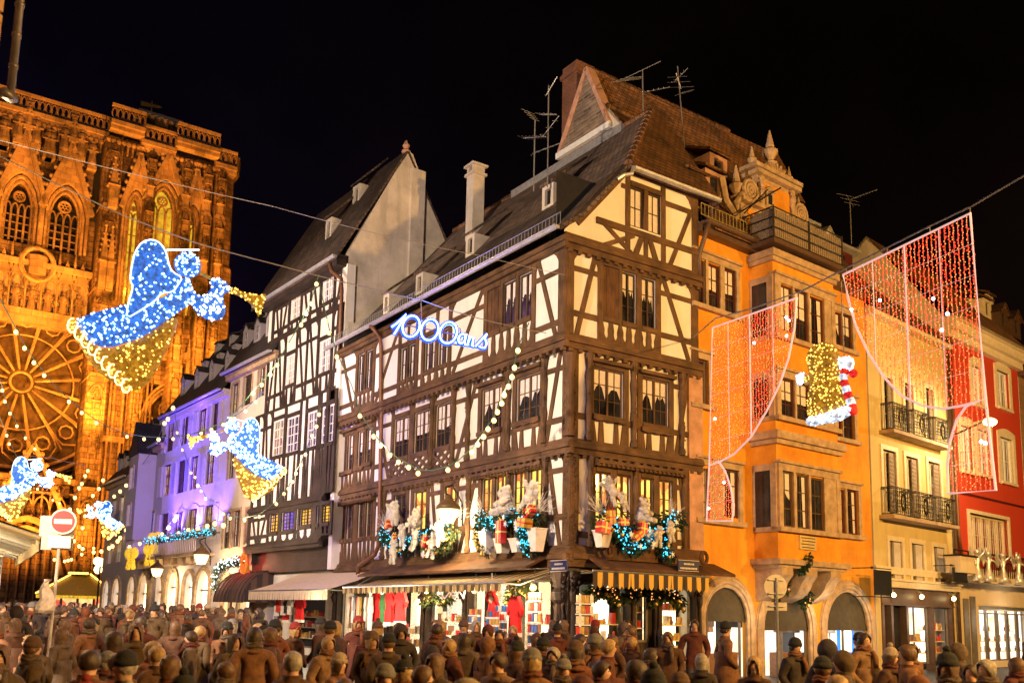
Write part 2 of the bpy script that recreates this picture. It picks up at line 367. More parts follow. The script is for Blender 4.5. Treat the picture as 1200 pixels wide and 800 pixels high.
M['awning_brown'] = stripes('awning_brown', (.40, .27, .10), (.10, .06, .03), .36); M['awning_yellow'] = stripes('awning_yellow', (.62, .40, .08), (.05, .035, .03), .34); M['awning_beige'] = plain('awning_beige', (.60, .48, .30), .85, var=.1); M['awning_white'] = plain('awning_white', (.72, .66, .48), .8, var=.08); M['awning_dark'] = stripes('awning_dark', (.10, .055, .04), (.04, .025, .022), .5)
M['lamp_bowl'] = glow('lamp_bowl', (1, .74, .34), 3.2); M['bag'] = plain('bag', (.62, .55, .5), .4, var=.25, scale=12)
M['bulb_hot'] = glow('bulb_hot', (1, .56, .16), 4.0)
M['net_gold2'] = net('net_gold2', (.5, .3, .02), (1, .6, .03), 1.2); M['lit_warm2'] = lit('lit_warm2', (1, .55, .2), 1.6, (.7, .1, .05), 2.0, .4); M['silver'] = plain('silver', (.7, .66, .58), .3, .5)
M['skin_a'] = plain('skin_a', (.52, .30, .2), .55, var=.08)
GY = [(-60, -.55), (7, -.55), (12, -.4), (24, -.01), (26, 0), (60, .12), (90, .2), (500, .2)]
def GZ(y):
    for a, b in zip(GY, GY[1:]):
        if y <= b[0]: return a[1] + (b[1] - a[1]) * (y - a[0]) / (b[0] - a[0])
    return .2
M['dark_zinc'] = plain('dark_zinc', (.16, .14, .15), .4, .5)
M['lamp_shade'] = plain('lamp_shade', (.16, .1, .045), .5, .3)
# ------------------------------------------------------------------ building kit
def window(F, root, r, w, frame='dark_timber', pane='glass', cols=2, rows=3, casing=.07, depth=.12, sash=.045, mun=.022, curtain=None, sill=None, name='window', trim=None, arched=False, post=.06):
    """One window: casing, sashes and glazing bars in one frame mesh, its glass and curtain as sub-parts."""
    ua, ub, za, zb = r; m = MB(F); fw = w + depth * .55
    if trim:      # stone or wooden surround standing proud of the wall
        t = MB(F); tw, tm, pr = trim
        for q in ((ua - tw, ua, za - tw * .4, zb + tw), (ub, ub + tw, za - tw * .4, zb + tw)): t.box(q[0], q[1], w - pr, w + depth * .5, q[2], q[3])
        t.box(ua, ub, w - pr * .94, w + depth * .5, zb, zb + tw)
        if arched:
            n = 8; pts = [(ua - tw, zb + tw)] + [(ua - tw + (ub - ua + 2 * tw) * i / n, zb + tw + arched * math.sin(PI * i / n)) for i in range(1, n)] + [(ub + tw, zb + tw)]
            t.prism(pts, w - pr, w + .02)
    for a, b in ((ua, ua + sash), (ub - sash, ub)): m.box(a, b, fw - .03, fw + .03, za, zb)
    m.box(ua + sash, ub - sash, fw - .03, fw + .03, za, za + sash); m.box(ua + sash, ub - sash, fw - .03, fw + .03, zb - sash, zb)
    cw = (ub - ua) / cols
    for i in range(1, cols):
        c = ua + cw * i; m.box(c - post / 2, c + post / 2, fw - .035, fw + .025, za + sash, zb - sash)
    for i in range(cols):
        a, b = ua + cw * i + sash * .5, ua + cw * (i + 1) - sash * .5
        for k in range(1, rows):
            z = za + (zb - za) * k / rows; m.box(a + .01, b - .01, fw - .012, fw + .012, z - mun / 2, z + mun / 2)
        if mun > .02 and cw > .45: m.box((a + b) / 2 - mun / 2, (a + b) / 2 + mun / 2, fw - .011, fw + .011, za + sash, zb - sash)
    wo = m.build(name, M[frame], root)
    p = MB(F); p.poly([(ua, fw + .015, za), (ub, fw + .015, za), (ub, fw + .015, zb), (ua, fw + .015, zb)]); p.build('pane', M[pane], wo)
    if curtain:
        c = MB(F); cz = fw + .012
        for i in range(cols):
            a, b = ua + cw * i + sash, ua + cw * (i + 1) - sash; H = zb - za; md = (a + b) / 2
            if curtain == 'full':
                c.poly([(a, cz, za + sash), (b, cz, za + sash), (b, cz, zb - sash), (a, cz, zb - sash)])
            elif curtain == 'drape':
                zt, zm, zl = zb - sash, zb - H * ru(.32, .45), zb - H * ru(.5, .68)
                c.poly([(a, cz, zt), (a, cz, zl), (a + (md - a) * .55, cz, zm), (md, cz, zb - H * ru(.25, .5)), (b - (b - md) * .5, cz, zm), (b, cz, zb - H * ru(.45, .7)), (b, cz, zt)])
            elif curtain == 'sides':
                q = (b - a) * .3
                c.poly([(a, cz, zb - sash), (a, cz, za + sash), (a + q * .8, cz, za + sash), (a + q, cz, zb - sash)]); c.poly([(b, cz, zb - sash), (b - q, cz, zb - sash), (b - q * .7, cz, za + sash), (b, cz, za + sash)])
            elif curtain == 'half':
                c.poly([(a, cz, zb - sash), (a, cz, zb - H * .55), (b, cz, zb - H * ru(.5, .6)), (b, cz, zb - sash)])
        c.build('curtain', M['curtain'], wo)
    if sill:
        s2 = MB(F); s2.box(ua - .1, ub + .1, w - sill[0], w + .02, za - sill[1], za - .004); s2.build('sill', M[sill[2]], wo)
    if trim: t.build('surround', M[trim[1]], wo)
    return wo

def bracket(m, u, z, s, hgt, w0, w1, dirn):     # carved corner bracket, scalloped edge
    pts = [(u, z)]
    for i in range(7):
        t = i / 6; pts.append((u + dirn * s * (1 - t) ** 1.6 * (1 + .12 * math.sin(t * 14)), z - hgt * t))
    m.prism(pts if dirn > 0 else pts[::-1], w0, w1)

def timber_storey(F, root, w, u0, u1, z0, z1, wins, timber='timber', plast='white_plaster', strut='taper', seed=1, plate=.2, corner=.26, gapx=None, sillz=None, bare=None, dense=False):
    """One storey of timber frame: plaster panel with openings and the oak frame standing 4 cm proud of it."""
    R = random.Random(seed)
    wl = MB(F); wl.wall(u0, u1, z0, z1, w, [(a, b, c, d) for a, b, c, d in wins], .16); wl.build('wall', M[plast], root)
    m = MB(F); A, B = w - .045, w + .02
    zb, zt = z0 + plate, z1 - plate
    m.box(u0, u1, A - .006, B, z0, zb); m.box(u0, u1, A - .006, B, zt, z1)
    wins = sorted(wins); posts = [(u0 + corner / 2, corner), (u1 - corner / 2, corner)]
    for i, (a, b, c, d) in enumerate(wins):
        for e, s in ((a, -1), (b, 1)):
            nb = [q for q in wins if (abs(q[1] - e) < .42 and s < 0 and q[1] <= e + .01) or (abs(q[0] - e) < .42 and s > 0 and q[0] >= e - .01)]
            if nb and s < 0: continue
            if nb: q = nb[0][0]; posts.append(((e + q) / 2, max(.1, q - e)))
            else: posts.append((e + s * .09, .18))
    posts.sort(); clean = []
    for p in posts:
        if clean and p[0] - clean[-1][0] < (p[1] + clean[-1][1]) * .4: continue
        clean.append(p)
    posts = clean; ex = []
    for p, q in zip(posts, posts[1:]):
        g = q[0] - p[0] - (p[1] + q[1]) / 2; mid = (p[0] + q[0]) / 2
        if dense and g > 1.3 and not any(h[0] - .03 < mid < h[1] + .03 for h in wins): n = int(g / 1.0); ex += [(p[0] + (q[0] - p[0]) * (k + 1) / (n + 1), .16) for k in range(n)]
    posts = sorted(posts + ex)
    for u, wd in posts: m.box(u - wd / 2, u + wd / 2, A, B, zb, zt)
    sz = sillz if sillz is not None else (min(q[2] for q in wins) if wins else (zb + zt) / 2)
    for i in range(len(posts) - 1):
        a, b = posts[i][0] + posts[i][1] / 2, posts[i + 1][0] - posts[i + 1][1] / 2; g = b - a
        if g < .08: continue
        mid = (a + b) / 2; win = [q for q in wins if q[0] - .03 < mid < q[1] + .03]
        if win:
            q = win[0]
            m.box(a, b, A - .03, B, q[2] - .15, q[2] - .01)
            if zt - q[3] > .05: m.box(a, b, A - .02, B, q[3] + .003, min(zt, q[3] + .16))
            za, zc = zb, q[2] - .15
            n = max(1, round(g / (.62 if strut == 'taper' else .9)))
            if bare and bare[0] < mid < bare[1]: continue
            for k in range(n + (0 if strut == 'curve' else 0)):
                c = a + g * (k + .5) / n
                if strut == 'taper': m.prism([(c - .1, za), (c + .1, za), (c + .06, zc), (c - .06, zc)], A, B)
                elif strut == 'curve':
                    pts = []
                    for t in range(9):
                        tt = t / 8; pts.append((c + .07 + .13 * (1 - tt) ** 1.5 * (.65 + .35 * math.cos(tt * 9)), za + (zc - za) * tt))
                    m.prism([(2 * c - x, z) for x, z in pts] + pts[::-1], A, B)
            if strut == 'curve':
                for e, dr in ((a, 1), (b, -1)):
                    pts = [(e, za)]
                    for t in range(9):
                        tt = t / 8; pts.append((e + dr * .2 * (1 - tt) ** 1.3 * (.7 + .3 * math.cos(tt * 9)), za + (zc - za) * tt))
                    pts.append((e, zc)); m.prism(pts, A + .002, B)
            if strut == 'taper':
                for e, dr in ((a, 1), (b, -1)): m.prism([(e, za), (e + dr * .11, za), (e + dr * .02, zc), (e, zc)], A + .002, B)
        else:
            z = sz - .12; zh = zt - (zt - sz) * .3
            m.box(a, b, A + .004, B, z - .08, z + .08)
            if g > .4:
                m.box(a, b, A + .004, B, zh - .07, zh + .07)
                flip = (gapx or {}).get(i, R.random() < .5)
                if flip == 'X':
                    m.beam((a, zb), (b, zt), .14, A + .008, B - .003); m.beam((b, zb), (a, zt), .14, A + .011, B - .005)
                elif flip: m.beam((a + .1, zt), (b - .12, zb), .15, A + .008, B - .003)
                else: m.beam((b - .1, zt), (a + .12, zb), .15, A + .008, B - .003)
                bracket(m, a, zt, min(.22, g * .3), .3, A + .002, B - .002, 1); bracket(m, b, zt, min(.22, g * .3), .3, A + .002, B - .002, -1)
    m.build('timber_frame', M[timber], root)
def jetty(F, root, u0, u1, z, h, w, out=.17, timber='timber', name='jetty_beam', teeth=True, lo=.0):
    """Moulded beam at a storey line, three stepped courses with a row of small carved blocks."""
    m = MB(F)
    m.box(u0, u1, w - out * .55, w + .03, z - h * .5, z - h * .16); m.box(u0, u1, w - out, w + .031, z - h * .16, z + h * .2); m.box(u0, u1, w - out * .8, w + .032, z + h * .2, z + h * .38)
    m.box(u0, u1, w - out * .45, w + .033, z + h * .38, z + h * .5)
    m.box(u0, u1, w - out * .72, w + .034, z - h * .5 - .05, z - h * .5)
    if teeth:
        n = int((u1 - u0) / .3)
        for k in range(n):
            c = u0 + (u1 - u0) * (k + .5) / n; m.box(c - .06, c + .06, w - out * .7, w + .01, z - h * .5 - .13, z - h * .5 - .052)
    return m.build(name, M[timber], root)
def gutter(F, root, u0, u1, w, z, r=.07, name='gutter', m_='zinc'):
    m = MB(F); n = 6
    for i in range(n):
        a, b = PI + PI * i / n, PI + PI * (i + 1) / n
        p = [(r * math.cos(t), r * math.sin(t)) for t in (a, b)]
        m.poly([(u0, w + p[0][0], z + p[0][1]), (u1, w + p[0][0], z + p[0][1]), (u1, w + p[1][0], z + p[1][1]), (u0, w + p[1][0], z + p[1][1])])
    m.tube([(u0, w - r, z), (u1, w - r, z)], .014, 5)
    for u in (u0, u1): m.prism([(u - .004, z - r), (u + .004, z - r), (u + .004, z), (u - .004, z)], w - r * .7, w + r * .7)
    return m.build(name, M[m_], root)
def snow_rail(F, root, u0, u1, w, z, h=.3, step=.16, m_='steel'):
    m = MB(F); m.tube([(u0, w, z), (u1, w, z)], .012, 4); m.tube([(u0, w, z + h), (u1, w, z + h)], .014, 4)
    n = max(2, int(abs(u1 - u0) / step))
    for i in range(n + 1): u = u0 + (u1 - u0) * i / n; m.tube([(u, w, z), (u, w, z + h)], .009, 4)
    return m.build('snow_guard', M[m_], root)
def downpipe(F, root, pts, r=.06, m_='copper_pipe'):
    m = MB(F); m.tube(pts, r, 8); return m.build('downpipe', M[m_], root, smooth=True)
def slab(F, root, pts, th, mt, name='roof'):      # roof slope: polygon thickened downwards along z
    m = MB(F); n = len(pts); q = [Vector(p) for p in pts]; lo = [p - Vector((0, 0, th)) for p in q]
    m.poly(q); m.poly(lo[::-1])
    for i in range(n): j = (i + 1) % n; m.poly([q[i], lo[i], lo[j], q[j]])
    return m.build(name, M[mt], root)
def dormer(F, root, u, w, z, wd, hd, dp, wall='white_plaster', roof='roof_dark', slope=.25, bars=False, pane='glass', over=.12, gabled=False):
    """Dormer: front at depth w, cheeks run back dp into the roof."""
    m = MB(F); a, b = u - wd / 2, u + wd / 2; ow = wd * .26
    m.wall(a, b, z, z + hd, w, [(u - ow, u + ow, z + hd * .22, z + hd * .86)], .12)
    for e in (a, b): m.poly([(e, w, z), (e, w + dp, z + hd * .4), (e, w + dp, z + hd), (e, w, z + hd)])
    if gabled: m.poly([(a, w, z + hd), (b, w, z + hd), (u, w, z + hd + wd * .5)])
    d = m.build('dormer', M[wall], root)
    p = MB(F); p.poly([(u - ow, w + .1, z + hd * .22), (u + ow, w + .1, z + hd * .22), (u + ow, w + .1, z + hd * .86), (u - ow, w + .1, z + hd * .86)])
    p.build('pane', M[pane], d)
    f = MB(F)
    if bars: f.box(u - .02, u + .02, w + .06, w + .098, z + hd * .22, z + hd * .86); f.box(u - ow, u + ow, w + .06, w + .097, z + hd * .53, z + hd * .56); f.build('window_frame', M['white_paint' if bars else 'brown_paint'], d)
    if gabled:
        r = MB(F); g = wd * .5; zt = z + hd
        for s in (-1, 1):
            e = u + s * (wd / 2 + over); r.poly([(e, w - over, zt - over), (u, w - over, zt + g), (u, w + dp, zt + g), (e, w + dp, zt - over)]); r.poly([(e, w - over, zt - over - .08), (u, w - over, zt + g - .08), (u, w - over, zt + g), (e, w - over, zt - over)])
        r.build('dormer_roof', M[roof], d)
    else:
        zt = z + hd; q = [(a - over, w - over, zt), (b + over, w - over, zt), (b + over, w + dp, zt + slope * dp + .05), (a - over, w + dp, zt + slope * dp + .05)]
        r = MB(F); r.poly([(x, y, zz + .1) for x, y, zz in q]); r.poly(q[::-1])
        for i in range(4): j = (i + 1) % 4; x, y = q[i], q[j]; r.poly([x, y, (y[0], y[1], y[2] + .1), (x[0], x[1], x[2] + .1)])
        r.build('dormer_roof', M[roof], d)
    return d
def ridge_caps(F, root, p0, p1, mt='roof_warm', r=.13, step=.42):
    m = MB(F); a, b = Vector(p0), Vector(p1); n = max(2, int((b - a).length / step)); d = (b - a) / n
    for i in range(n): m.tube([a + d * i, a + d * (i + 1.06)], r, 8, taper=.78)
    return m.build('ridge_tiles', M[mt], root, smooth=False)
def scatter_relief(m, u0, u1, z0, z1, w, n, s, R):    # carved ornament: small overlapping bosses and scrolls
    for _ in range(n):
        u, z = R.uniform(u0, u1), R.uniform(z0, z1); r = s * R.uniform(.6, 1.3); m.ball((u, w, z), r, 6, 4, (1, .6, 1))

# ------------------------------------------------------------------ corner house
C0 = onray(667, 650, 24.0)
L = Fr(C0, -55.3); R = Fr(C0, 34.7)
WL = {1: 0, 2: -.08, 3: -.28, 4: -.36}; WR = {1: 0, 2: -.04, 3: -.06, 4: -.09}
Z1, Z2, Z3, Z4 = 3.34, 6.1, 8.88, 11.48
UL, UR = -14.15, 4.62
house = thing('half_timbered_corner_house', 'brown half-timbered corner house with jettied storeys, steep tiled roof and a souvenir shop below', 'house', R)
def cl(s): return -WR[s]         # where the L wall meets the R wall
win_L = {
 3: [(590, 330, 605, 380), (609, 322, 624, 371), (470, 408, 477.5, 445), (479.5, 404, 487.5, 440), (498, 398, 511, 432), (514, 391, 526, 425), (420, 415, 428, 458), (429.5, 411, 437.5, 452)],
 2: [(399, 512, 407, 553), (408.5, 509, 416, 550), (420, 504, 428, 546), (429.5, 500, 437.5, 541), (462, 491, 480, 533), (486, 483, 504, 527), (511, 474, 530, 520), (565, 455, 589, 503), (606, 439, 634, 491)],
 1: [(397, 593, 405.5, 632), (407, 592, 415, 632), (420, 590.5, 428, 631), (429.5, 589, 437.5, 630), (462, 586, 476, 622), (485, 581, 500, 618), (520, 574, 534, 612), (565, 564, 577, 606), (581, 561, 593, 604), (602, 556, 615.5, 600), (620, 552, 635, 598)]}
win_R = {
 3: [(728, 320, 745, 378), (751, 326, 768, 384)], 2: [(695, 433, 730, 488), (752, 446, 783, 502)],
 1: [(697, 553, 714, 625), (722, 558, 738, 628), (750, 562, 765, 630), (772, 566, 787, 633)]}
ZB = {1: (Z1, Z2), 2: (Z2, Z3), 3: (Z3, Z4)}
def snap(rs):     # windows of one storey share sill and head heights in clusters
    rs = sorted(rs); out = []
    for r in rs:
        if out and abs(out[-1][3] - r[3]) < .3 and abs(out[-1][2] - r[2]) < .35: r = (r[0], r[1], out[-1][2], out[-1][3])
        out.append(r)
    return out
for s in (1, 2, 3):
    z0, z1 = ZB[s]
    for F, W, wins, a, b, side in ((L, WL[s], win_L[s], UL, cl(s), 'L'), (R, WR[s], win_R[s], WL[s], UR, 'R')):
        rs = snap([F.rect(q, W) for q in wins]); rs = [(p[0], p[1], max(p[2], z0 + .62), min(p[3], z1 - .26)) for p in rs]
        holes = list(rs)
        if s == 3:      # the boarded window openings closed by a plank shutter
            bd = F.rect((572, 342, 588, 389) if side == 'L' else (706, 314, 725, 372), W); bd = (bd[0], bd[1], rs[-1][2], rs[-1][3])
            holes.append(bd); m = MB(F); m.box(bd[0], bd[1], W - .01, W + .05, bd[2], bd[3])
            for k in range(1, 4): u = bd[0] + (bd[1] - bd[0]) * k / 4; m.box(u - .012, u + .012, W - .022, W, bd[2], bd[3])
            m.build('plank_shutter', M['board'], house)
        timber_storey(F, house, W, a, b, z0 + .12, z1, holes, strut={1: 'taper', 2: 'taper', 3: 'curve'}[s], seed=s * 7 + (side == 'R'), plate=.1, bare=(L.at(457, 545, WL[2])[0], L.at(531, 545, WL[2])[0]) if s == 2 and side == 'L' else None)
        for r in rs:
            wide = r[1] - r[0] > 1.05
            lit1 = s == 1 and (side == 'R' or r[0] > -8.5)
            window(F, house, r, W, 'timber' if s < 3 else 'dark_timber', 'lit_yellow' if lit1 else ('glass_lilac' if side == 'L' and s == 3 and r[0] > -9 else 'glass'), cols=2 if (wide or s == 1) else 1 if s == 3 and side == 'L' and r[1] - r[0] < .5 else 2, rows=3 if s < 3 else 2 if side == 'L' else 3,
                   curtain=None if s == 1 else ('drape' if r[0] > -5 or side == 'R' else 'half' if s == 2 else 'sides'), sash=.04)
    jetty(L, house, UL, cl(s) - WL[s] * 0 + .15, z0 + .02, .34, WL[s], .15); jetty(R, house, WL[s], UR + .12, z0 + .02, .34, WR[s], .15)
jetty(L, house, UL, cl(4) + .15, Z4 + .1, .3, WL[4], .12, teeth=False); jetty(R, house, WL[4], UR + .1, Z4 + .1, .34, WR[4], .15)
# corner posts with carved shafts
for s in (1, 2, 3):
    z0, z1 = ZB[s]; m = MB(R); Rn = random.Random(s); u = WL[s]; w = WR[s]
    m.box(u - .07, u + .2, w - .07, w + .2, z0 + .2, z1 - .14)
    if s < 3:
        scatter_relief(m, u - .03, u + .16, z0 + .3, z1 - .3, w - .075, 70, .035, Rn)
        for _ in range(60): m.ball((u - .075, w + Rn.uniform(0, .18), Rn.uniform(z0 + .3, z1 - .3)), .035 * Rn.uniform(.6, 1.3), 6, 4, (.6, 1, 1))
    if s == 2: m.lathe((u - .02, w - .04, z0 + .25), [(.16, 0), (.16, .08), (.1, .2), (.13, .7), (.1, 1.6), (.13, 1.9), (.17, 2.1), (.17, 2.2)], 10)
    m.build('corner_post', M['timber'], house)
# carved posts and aprons flanking the bays of storeys one and two
for s in (1, 2):
    z0, z1 = ZB[s]; Rn = random.Random(s + 20)
    for F, W, xs in ((R, WR[s], (688, 741, 797) if s == 2 else (690, 743, 800)), (L, WL[s], (598, 640, 551, 534, 509) if s == 2 else (598, 641, 551, 452))):
        for x in xs:
            u = F.at(x, 470 if s == 2 else 590, W)[0]; m = MB(F)
            m.lathe((u, W - .07, z0 + .2), [(.09, 0), (.11, .1), (.06, .22), (.075, .5), (.1, .8), (.06, 1.0), (.07, 1.4), (.1, 1.75), (.06, 1.95), (.1, 2.2), (.12, 2.35)], 8)
            scatter_relief(m, u - .07, u + .07, z0 + .3, z1 - .35, W - .13, 26, .028, Rn); m.build('carved_post', M['timber'], house)
for F, W, rr in ((R, WR[2], win_R[2]), (L, WL[2], win_L[2][-2:]), (L, WL[2], win_L[2][:4])):
    for q in rr:
        a, b, c, d = F.rect(q, W); m = MB(F); c = max(c, Z2 + .62)
        pts = [(a - .08, c - .02), (b + .08, c - .02)] + [(b + .08 - (b - a + .16) * i / 16, c - .14 - .04 * abs(math.sin(i / 16 * 3 * PI))) for i in range(17)]
        m.prism(pts, W - .15, W - .05); m.build('carved_apron', M['timber'], house)
        m = MB(F); m.box(a - .16, b + .16, W - .2, W - .03, d + .1, d + .2); m.build('window_cornice', M['timber'], house)
for F, W, x0, x1, y in ((R, WR[1], 693, 800, 553), (L, WL[1], 556, 640, 560), (L, WL[1], 395, 441, 587)):
    a, b = F.at(x0, y, W)[0], F.at(x1, y, W)[0]; z = Z2 - .36; m = MB(F); m.box(a, b, W - .22, W - .03, z, z + .09); m.box(a, b, W - .17, W - .03, z - .07, z - .001)
    n = int((b - a) / .16)
    for k in range(n): m.ball((a + (b - a) * (k + .5) / n, W - .19, z - .04), .05, 6, 4)
    m.build('window_cornice', M['timber'], house)
# diamond lattice panel below the three middle windows of storey two
a, b = L.at(457, 545, WL[2])[0], L.at(531, 545, WL[2])[0]; za, zb = Z2 + .2, max(L.rect((486, 483, 504, 527), WL[2])[2], Z2 + .62) - .12; m = MB(L); n = 9; d = (b - a) / n
for k in range(-2, n + 1):
    for s in (0, 1):
        p, q = (a + k * d, a + (k + 2.0) * d); zp, zq = (za, zb) if s == 0 else (zb, za)
        if p < a: t = (a - p) / (q - p); p = a; zp = zp + (zq - zp) * t
        if q > b: t = (b - p) / (q - p); zq = zp + (zq - zp) * t; q = b
        if q - p > .05: m.beam((p, zp), (q, zq), .1, WL[2] - .052 - .004 * s, WL[2] + .0)
m.build('lattice_panel', M['timber'], house)
# gable storey on the short side
W = WR[4]; zA = Z4 + .2
ga = [(-.36, zA), (UR, zA), (UR, 14.25), (1.75, 14.25), (1.35, 13.75), (.75, 13.05), (.2, 12.45)]
m = MB(R); wu = R.rect((738, 224, 774, 270), W); wr = (wu[0], wu[1], wu[2], wu[3])
def roofz(u):
    for (x0, z0), (x1, z1) in zip(((-.4, 11.85), (.2, 12.42), (1.8, 14.25)), ((.2, 12.42), (1.8, 14.25), (9, 14.25))):
        if u <= x1: return z0 + (z1 - z0) * (u - x0) / (x1 - x0)
us = sorted({-.36, 0, .2, .6, 1.0, 1.4, 1.8, wr[0], wr[1], UR})
for a, b in zip(us, us[1:]):
    ins = wr[0] <= (a + b) / 2 <= wr[1]
    if ins: m.poly([(a, W, zA), (b, W, zA), (b, W, wr[2]), (a, W, wr[2])]); m.poly([(a, W, wr[3]), (b, W, wr[3]), (b, W, roofz(b)), (a, W, roofz(a))])
    else: m.poly([(a, W, zA), (b, W, zA), (b, W, roofz(b)), (a, W, roofz(a))])
m.build('gable_wall', M['white_plaster'], house)
m = MB(R); A, B = W - .045, W + .02; zr = R.at(720, 263, W)[1] - .05
m.box(-.36, UR, A, B, zA, zA + .14); m.box(.72, UR, A - .02, B, zr - .09, zr + .09)
for u in (wr[0] - .09, (wr[0] + wr[1]) / 2, wr[1] + .09): m.box(u - .08, u + .08, A, B, zA + .14 if abs(u - (wr[0] + wr[1]) / 2) > .2 else wr[2], zr - .09 if abs(u - (wr[0] + wr[1]) / 2) > .2 else wr[3])
for u in (wr[0] - .09, wr[1] + .09): m.box(u - .081, u + .081, A + .001, B, zr + .09, 14.25)
m.box(UR - .24, UR, A, B, zA + .14, 14.25); m.box(1.6, UR, A - .01, B, 14.1, 14.25); m.box(wr[0], wr[1], A - .02, B, wr[3], wr[3] + .14)
m.beam((.0, 12.2), (1.75, 14.2), .3, A - .015, B); m.beam((.95, zr), (2.0, zA + .1), .13, A + .005, B - .002); m.beam((2.1, zr - .1), (1.0, zA + .1), .13, A + .009, B - .004)
m.beam((UR - .3, 13.6), (wr[1] + .35, zA + .1), .14, A + .004, B - .003); m.box(wr[1] + .17, UR - .24, A + .003, B, 13.55, 13.7); m.box(1.62, wr[0] - .17, A + .003, B, 13.62, 13.75)
c = (wr[0] + wr[1]) / 2
for dx in (-.18, .18): m.prism([(c + dx * 2.1 - .1, zA + .14), (c + dx * 2.1 + .1, zA + .14), (c + dx * .9 + .09, zr - .09), (c + dx * .9 - .09, zr - .09)], A, B)
m.box(c - .07, c + .07, A - .002, B, zA + .14, zr - .09)
bracket(m, UR - .24, 14.1, .25, .4, A + .004, B - .002, -1)
m.build('timber_frame', M['timber'], house)
for a, b in ((wr[0], c - .08), (c + .08, wr[1])): window(R, house, (a, b, wr[2], wr[3]), W, 'dark_timber', 'glass', cols=1, rows=2, curtain='full')
# roof: street slope with a flatter foot, hip over the short side, ridge and gable of the rear roof
SL = 1.2
def LR(u, w): return (u, w, 14.2 + SL * (w - 1.6)) if w >= 1.6 else ((u, w, 12.35 + (w - 0) * 1.156) if w >= 0 else (u, w, 12.35 + w * .72))
zrg = LR(0, 4.7)[2]; uap = -2.0
nL = MB(L); EX = .42
for a, b in ((-.75, 0), (0, 1.6)):
    p = [LR(UL, a), LR(EX, a), LR(EX, b), LR(UL, b)]; nL.poly(p); nL.poly([(x, y, z - .14) for x, y, z in p[::-1]])
    q = [LR(EX, a), LR(EX, b)]; nL.poly([q[0], (q[0][0], q[0][1], q[0][2] - .16), (q[1][0], q[1][1], q[1][2] - .16), q[1]])
nL.poly([LR(UL, 1.6), LR(EX, 1.6), LR(uap, 4.7), LR(UL, 4.7)]); nL.poly([(UL, 4.7, zrg), (uap, 4.7, zrg), (uap, 9.5, 13.0), (UL, 9.5, 13.0)])
p = [LR(UL, -.75), LR(EX, -.75)]; nL.poly([p[0], p[1], (p[1][0], p[1][1], p[1][2] - .1), (p[0][0], p[0][1], p[0][2] - .1)])
nL.build('roof', M['roof_dark'], house)
m = MB(R); h0 = (1.6, -.42, 14.2)
m.poly([h0, (5.2, -.42, 14.24), (5.2, 2.0, zrg), (4.7, 2.0, zrg)]); m.poly([(1.6, -.42, 14.2), (1.6, -.42, 14.06), (5.2, -.42, 14.1), (5.2, -.42, 14.24)]); m.poly([(5.2, -.42, 14.24), (5.2, 2, zrg), (5.2, 2, 13.0), (5.2, -.42, 13.9)])
m.poly([(1.6, -.42, 14.06), (5.2, -.42, 14.1), (5.2, .02, 14.2), (1.6, .02, 14.2)])
m.build('hip_roof', M['roof_warm'], house)
ridge_caps(R, house, h0, (4.7, 2.0, zrg), 'roof_warm'); ridge_caps(L, house, (UL, 4.7, zrg + .02), (uap, 4.7, zrg + .02), 'roof_warm', .11)
m = MB(L); m.box(-9.6, -3.2, 4.5, 4.7, zrg - .35, zrg + .06); m.build('ridge_flashing', M['zinc'], house)
gutter(R, house, 1.72, 5.15, -.5, 14.1, .09); gutter(L, house, UL - .1, .42, -.84, LR(0, -.75)[2] - .04, .09)
snow_rail(L, house, UL + .2, .3, -.66, LR(0, -.66)[2] + .02, .32)
m = MB(L); m.tube([(.42, 1.2, 13.62), (.5, 1.35, 13.75), (.55, 1.6, 13.85), (.5, 1.72, 14.1)], .06, 8); m.build('gutter_spout', M['zinc'], house)
# rear roof with its rubble gable
g0, g1, gt = [L.at(*q, 4.72) for q in ((656, 181), (714, 145), (688, 82))]
m = MB(L); m.prism([(g0[0], g0[1] - .6), (g1[0], g1[1] - .6), g1, gt, g0], 4.72, 5.0); m.build('rubble_gable', M['rubble'], house)
m = MB(L)
for e, f in ((g0, gt), (gt, g1)): m.beam((e[0], e[1] + .05), (f[0], f[1] + .05), .16, 4.64, 5.02)
m.build('gable_coping', M['pink_stone'], house)
m = MB(L); m.beam((g0[0] - .1, g0[1] - .08), (g1[0] + .1, g1[1] - .08), .22, 4.6, 4.74); m.build('lead_flashing', M['white_paint'], house)
m = MB(L)
for e in (g0, g1): s = 1 if e is g1 else -1; m.poly([(gt[0], 4.9, gt[1] + .02), (e[0] + s * .1, 4.9, e[1] - .05), (e[0] + s * .1, 15, e[1] - .05), (gt[0], 15, gt[1] + .02)])
m.build('rear_roof', M['roof_warm'], house); ridge_caps(L, house, (gt[0], 4.9, gt[1] + .06), (gt[0], 12, gt[1] + .06), 'roof_warm', .12)
cu, cz = L.at(675, 92, 5.3); m = MB(L); m.box(cu - .5, cu + .35, 5.05, 5.9, g0[1] - 1, cz + .05); m.box(cu - .57, cu + .42, 4.98, 5.97, cz + .05, cz + .22); m.box(cu - .5, cu + .35, 5.05, 5.9, cz + .22, cz + .5); m.build('chimney', M['brick'], house)
cu, cz = L.at(554, 206, 3.0); m = MB(L); m.box(cu - .26, cu + .22, 2.9, 3.4, 14.6, cz); m.box(cu - .33, cu + .29, 2.83, 3.47, cz, cz + .1)
for q in (-.2, .16): m.box(cu + q - .06, cu + q + .06, 2.9, 3.4, cz + .1, cz + .36)
m.box(cu - .35, cu + .31, 2.8, 3.5, cz + .36, cz + .44); m.build('chimney', M['old_plaster'], house)
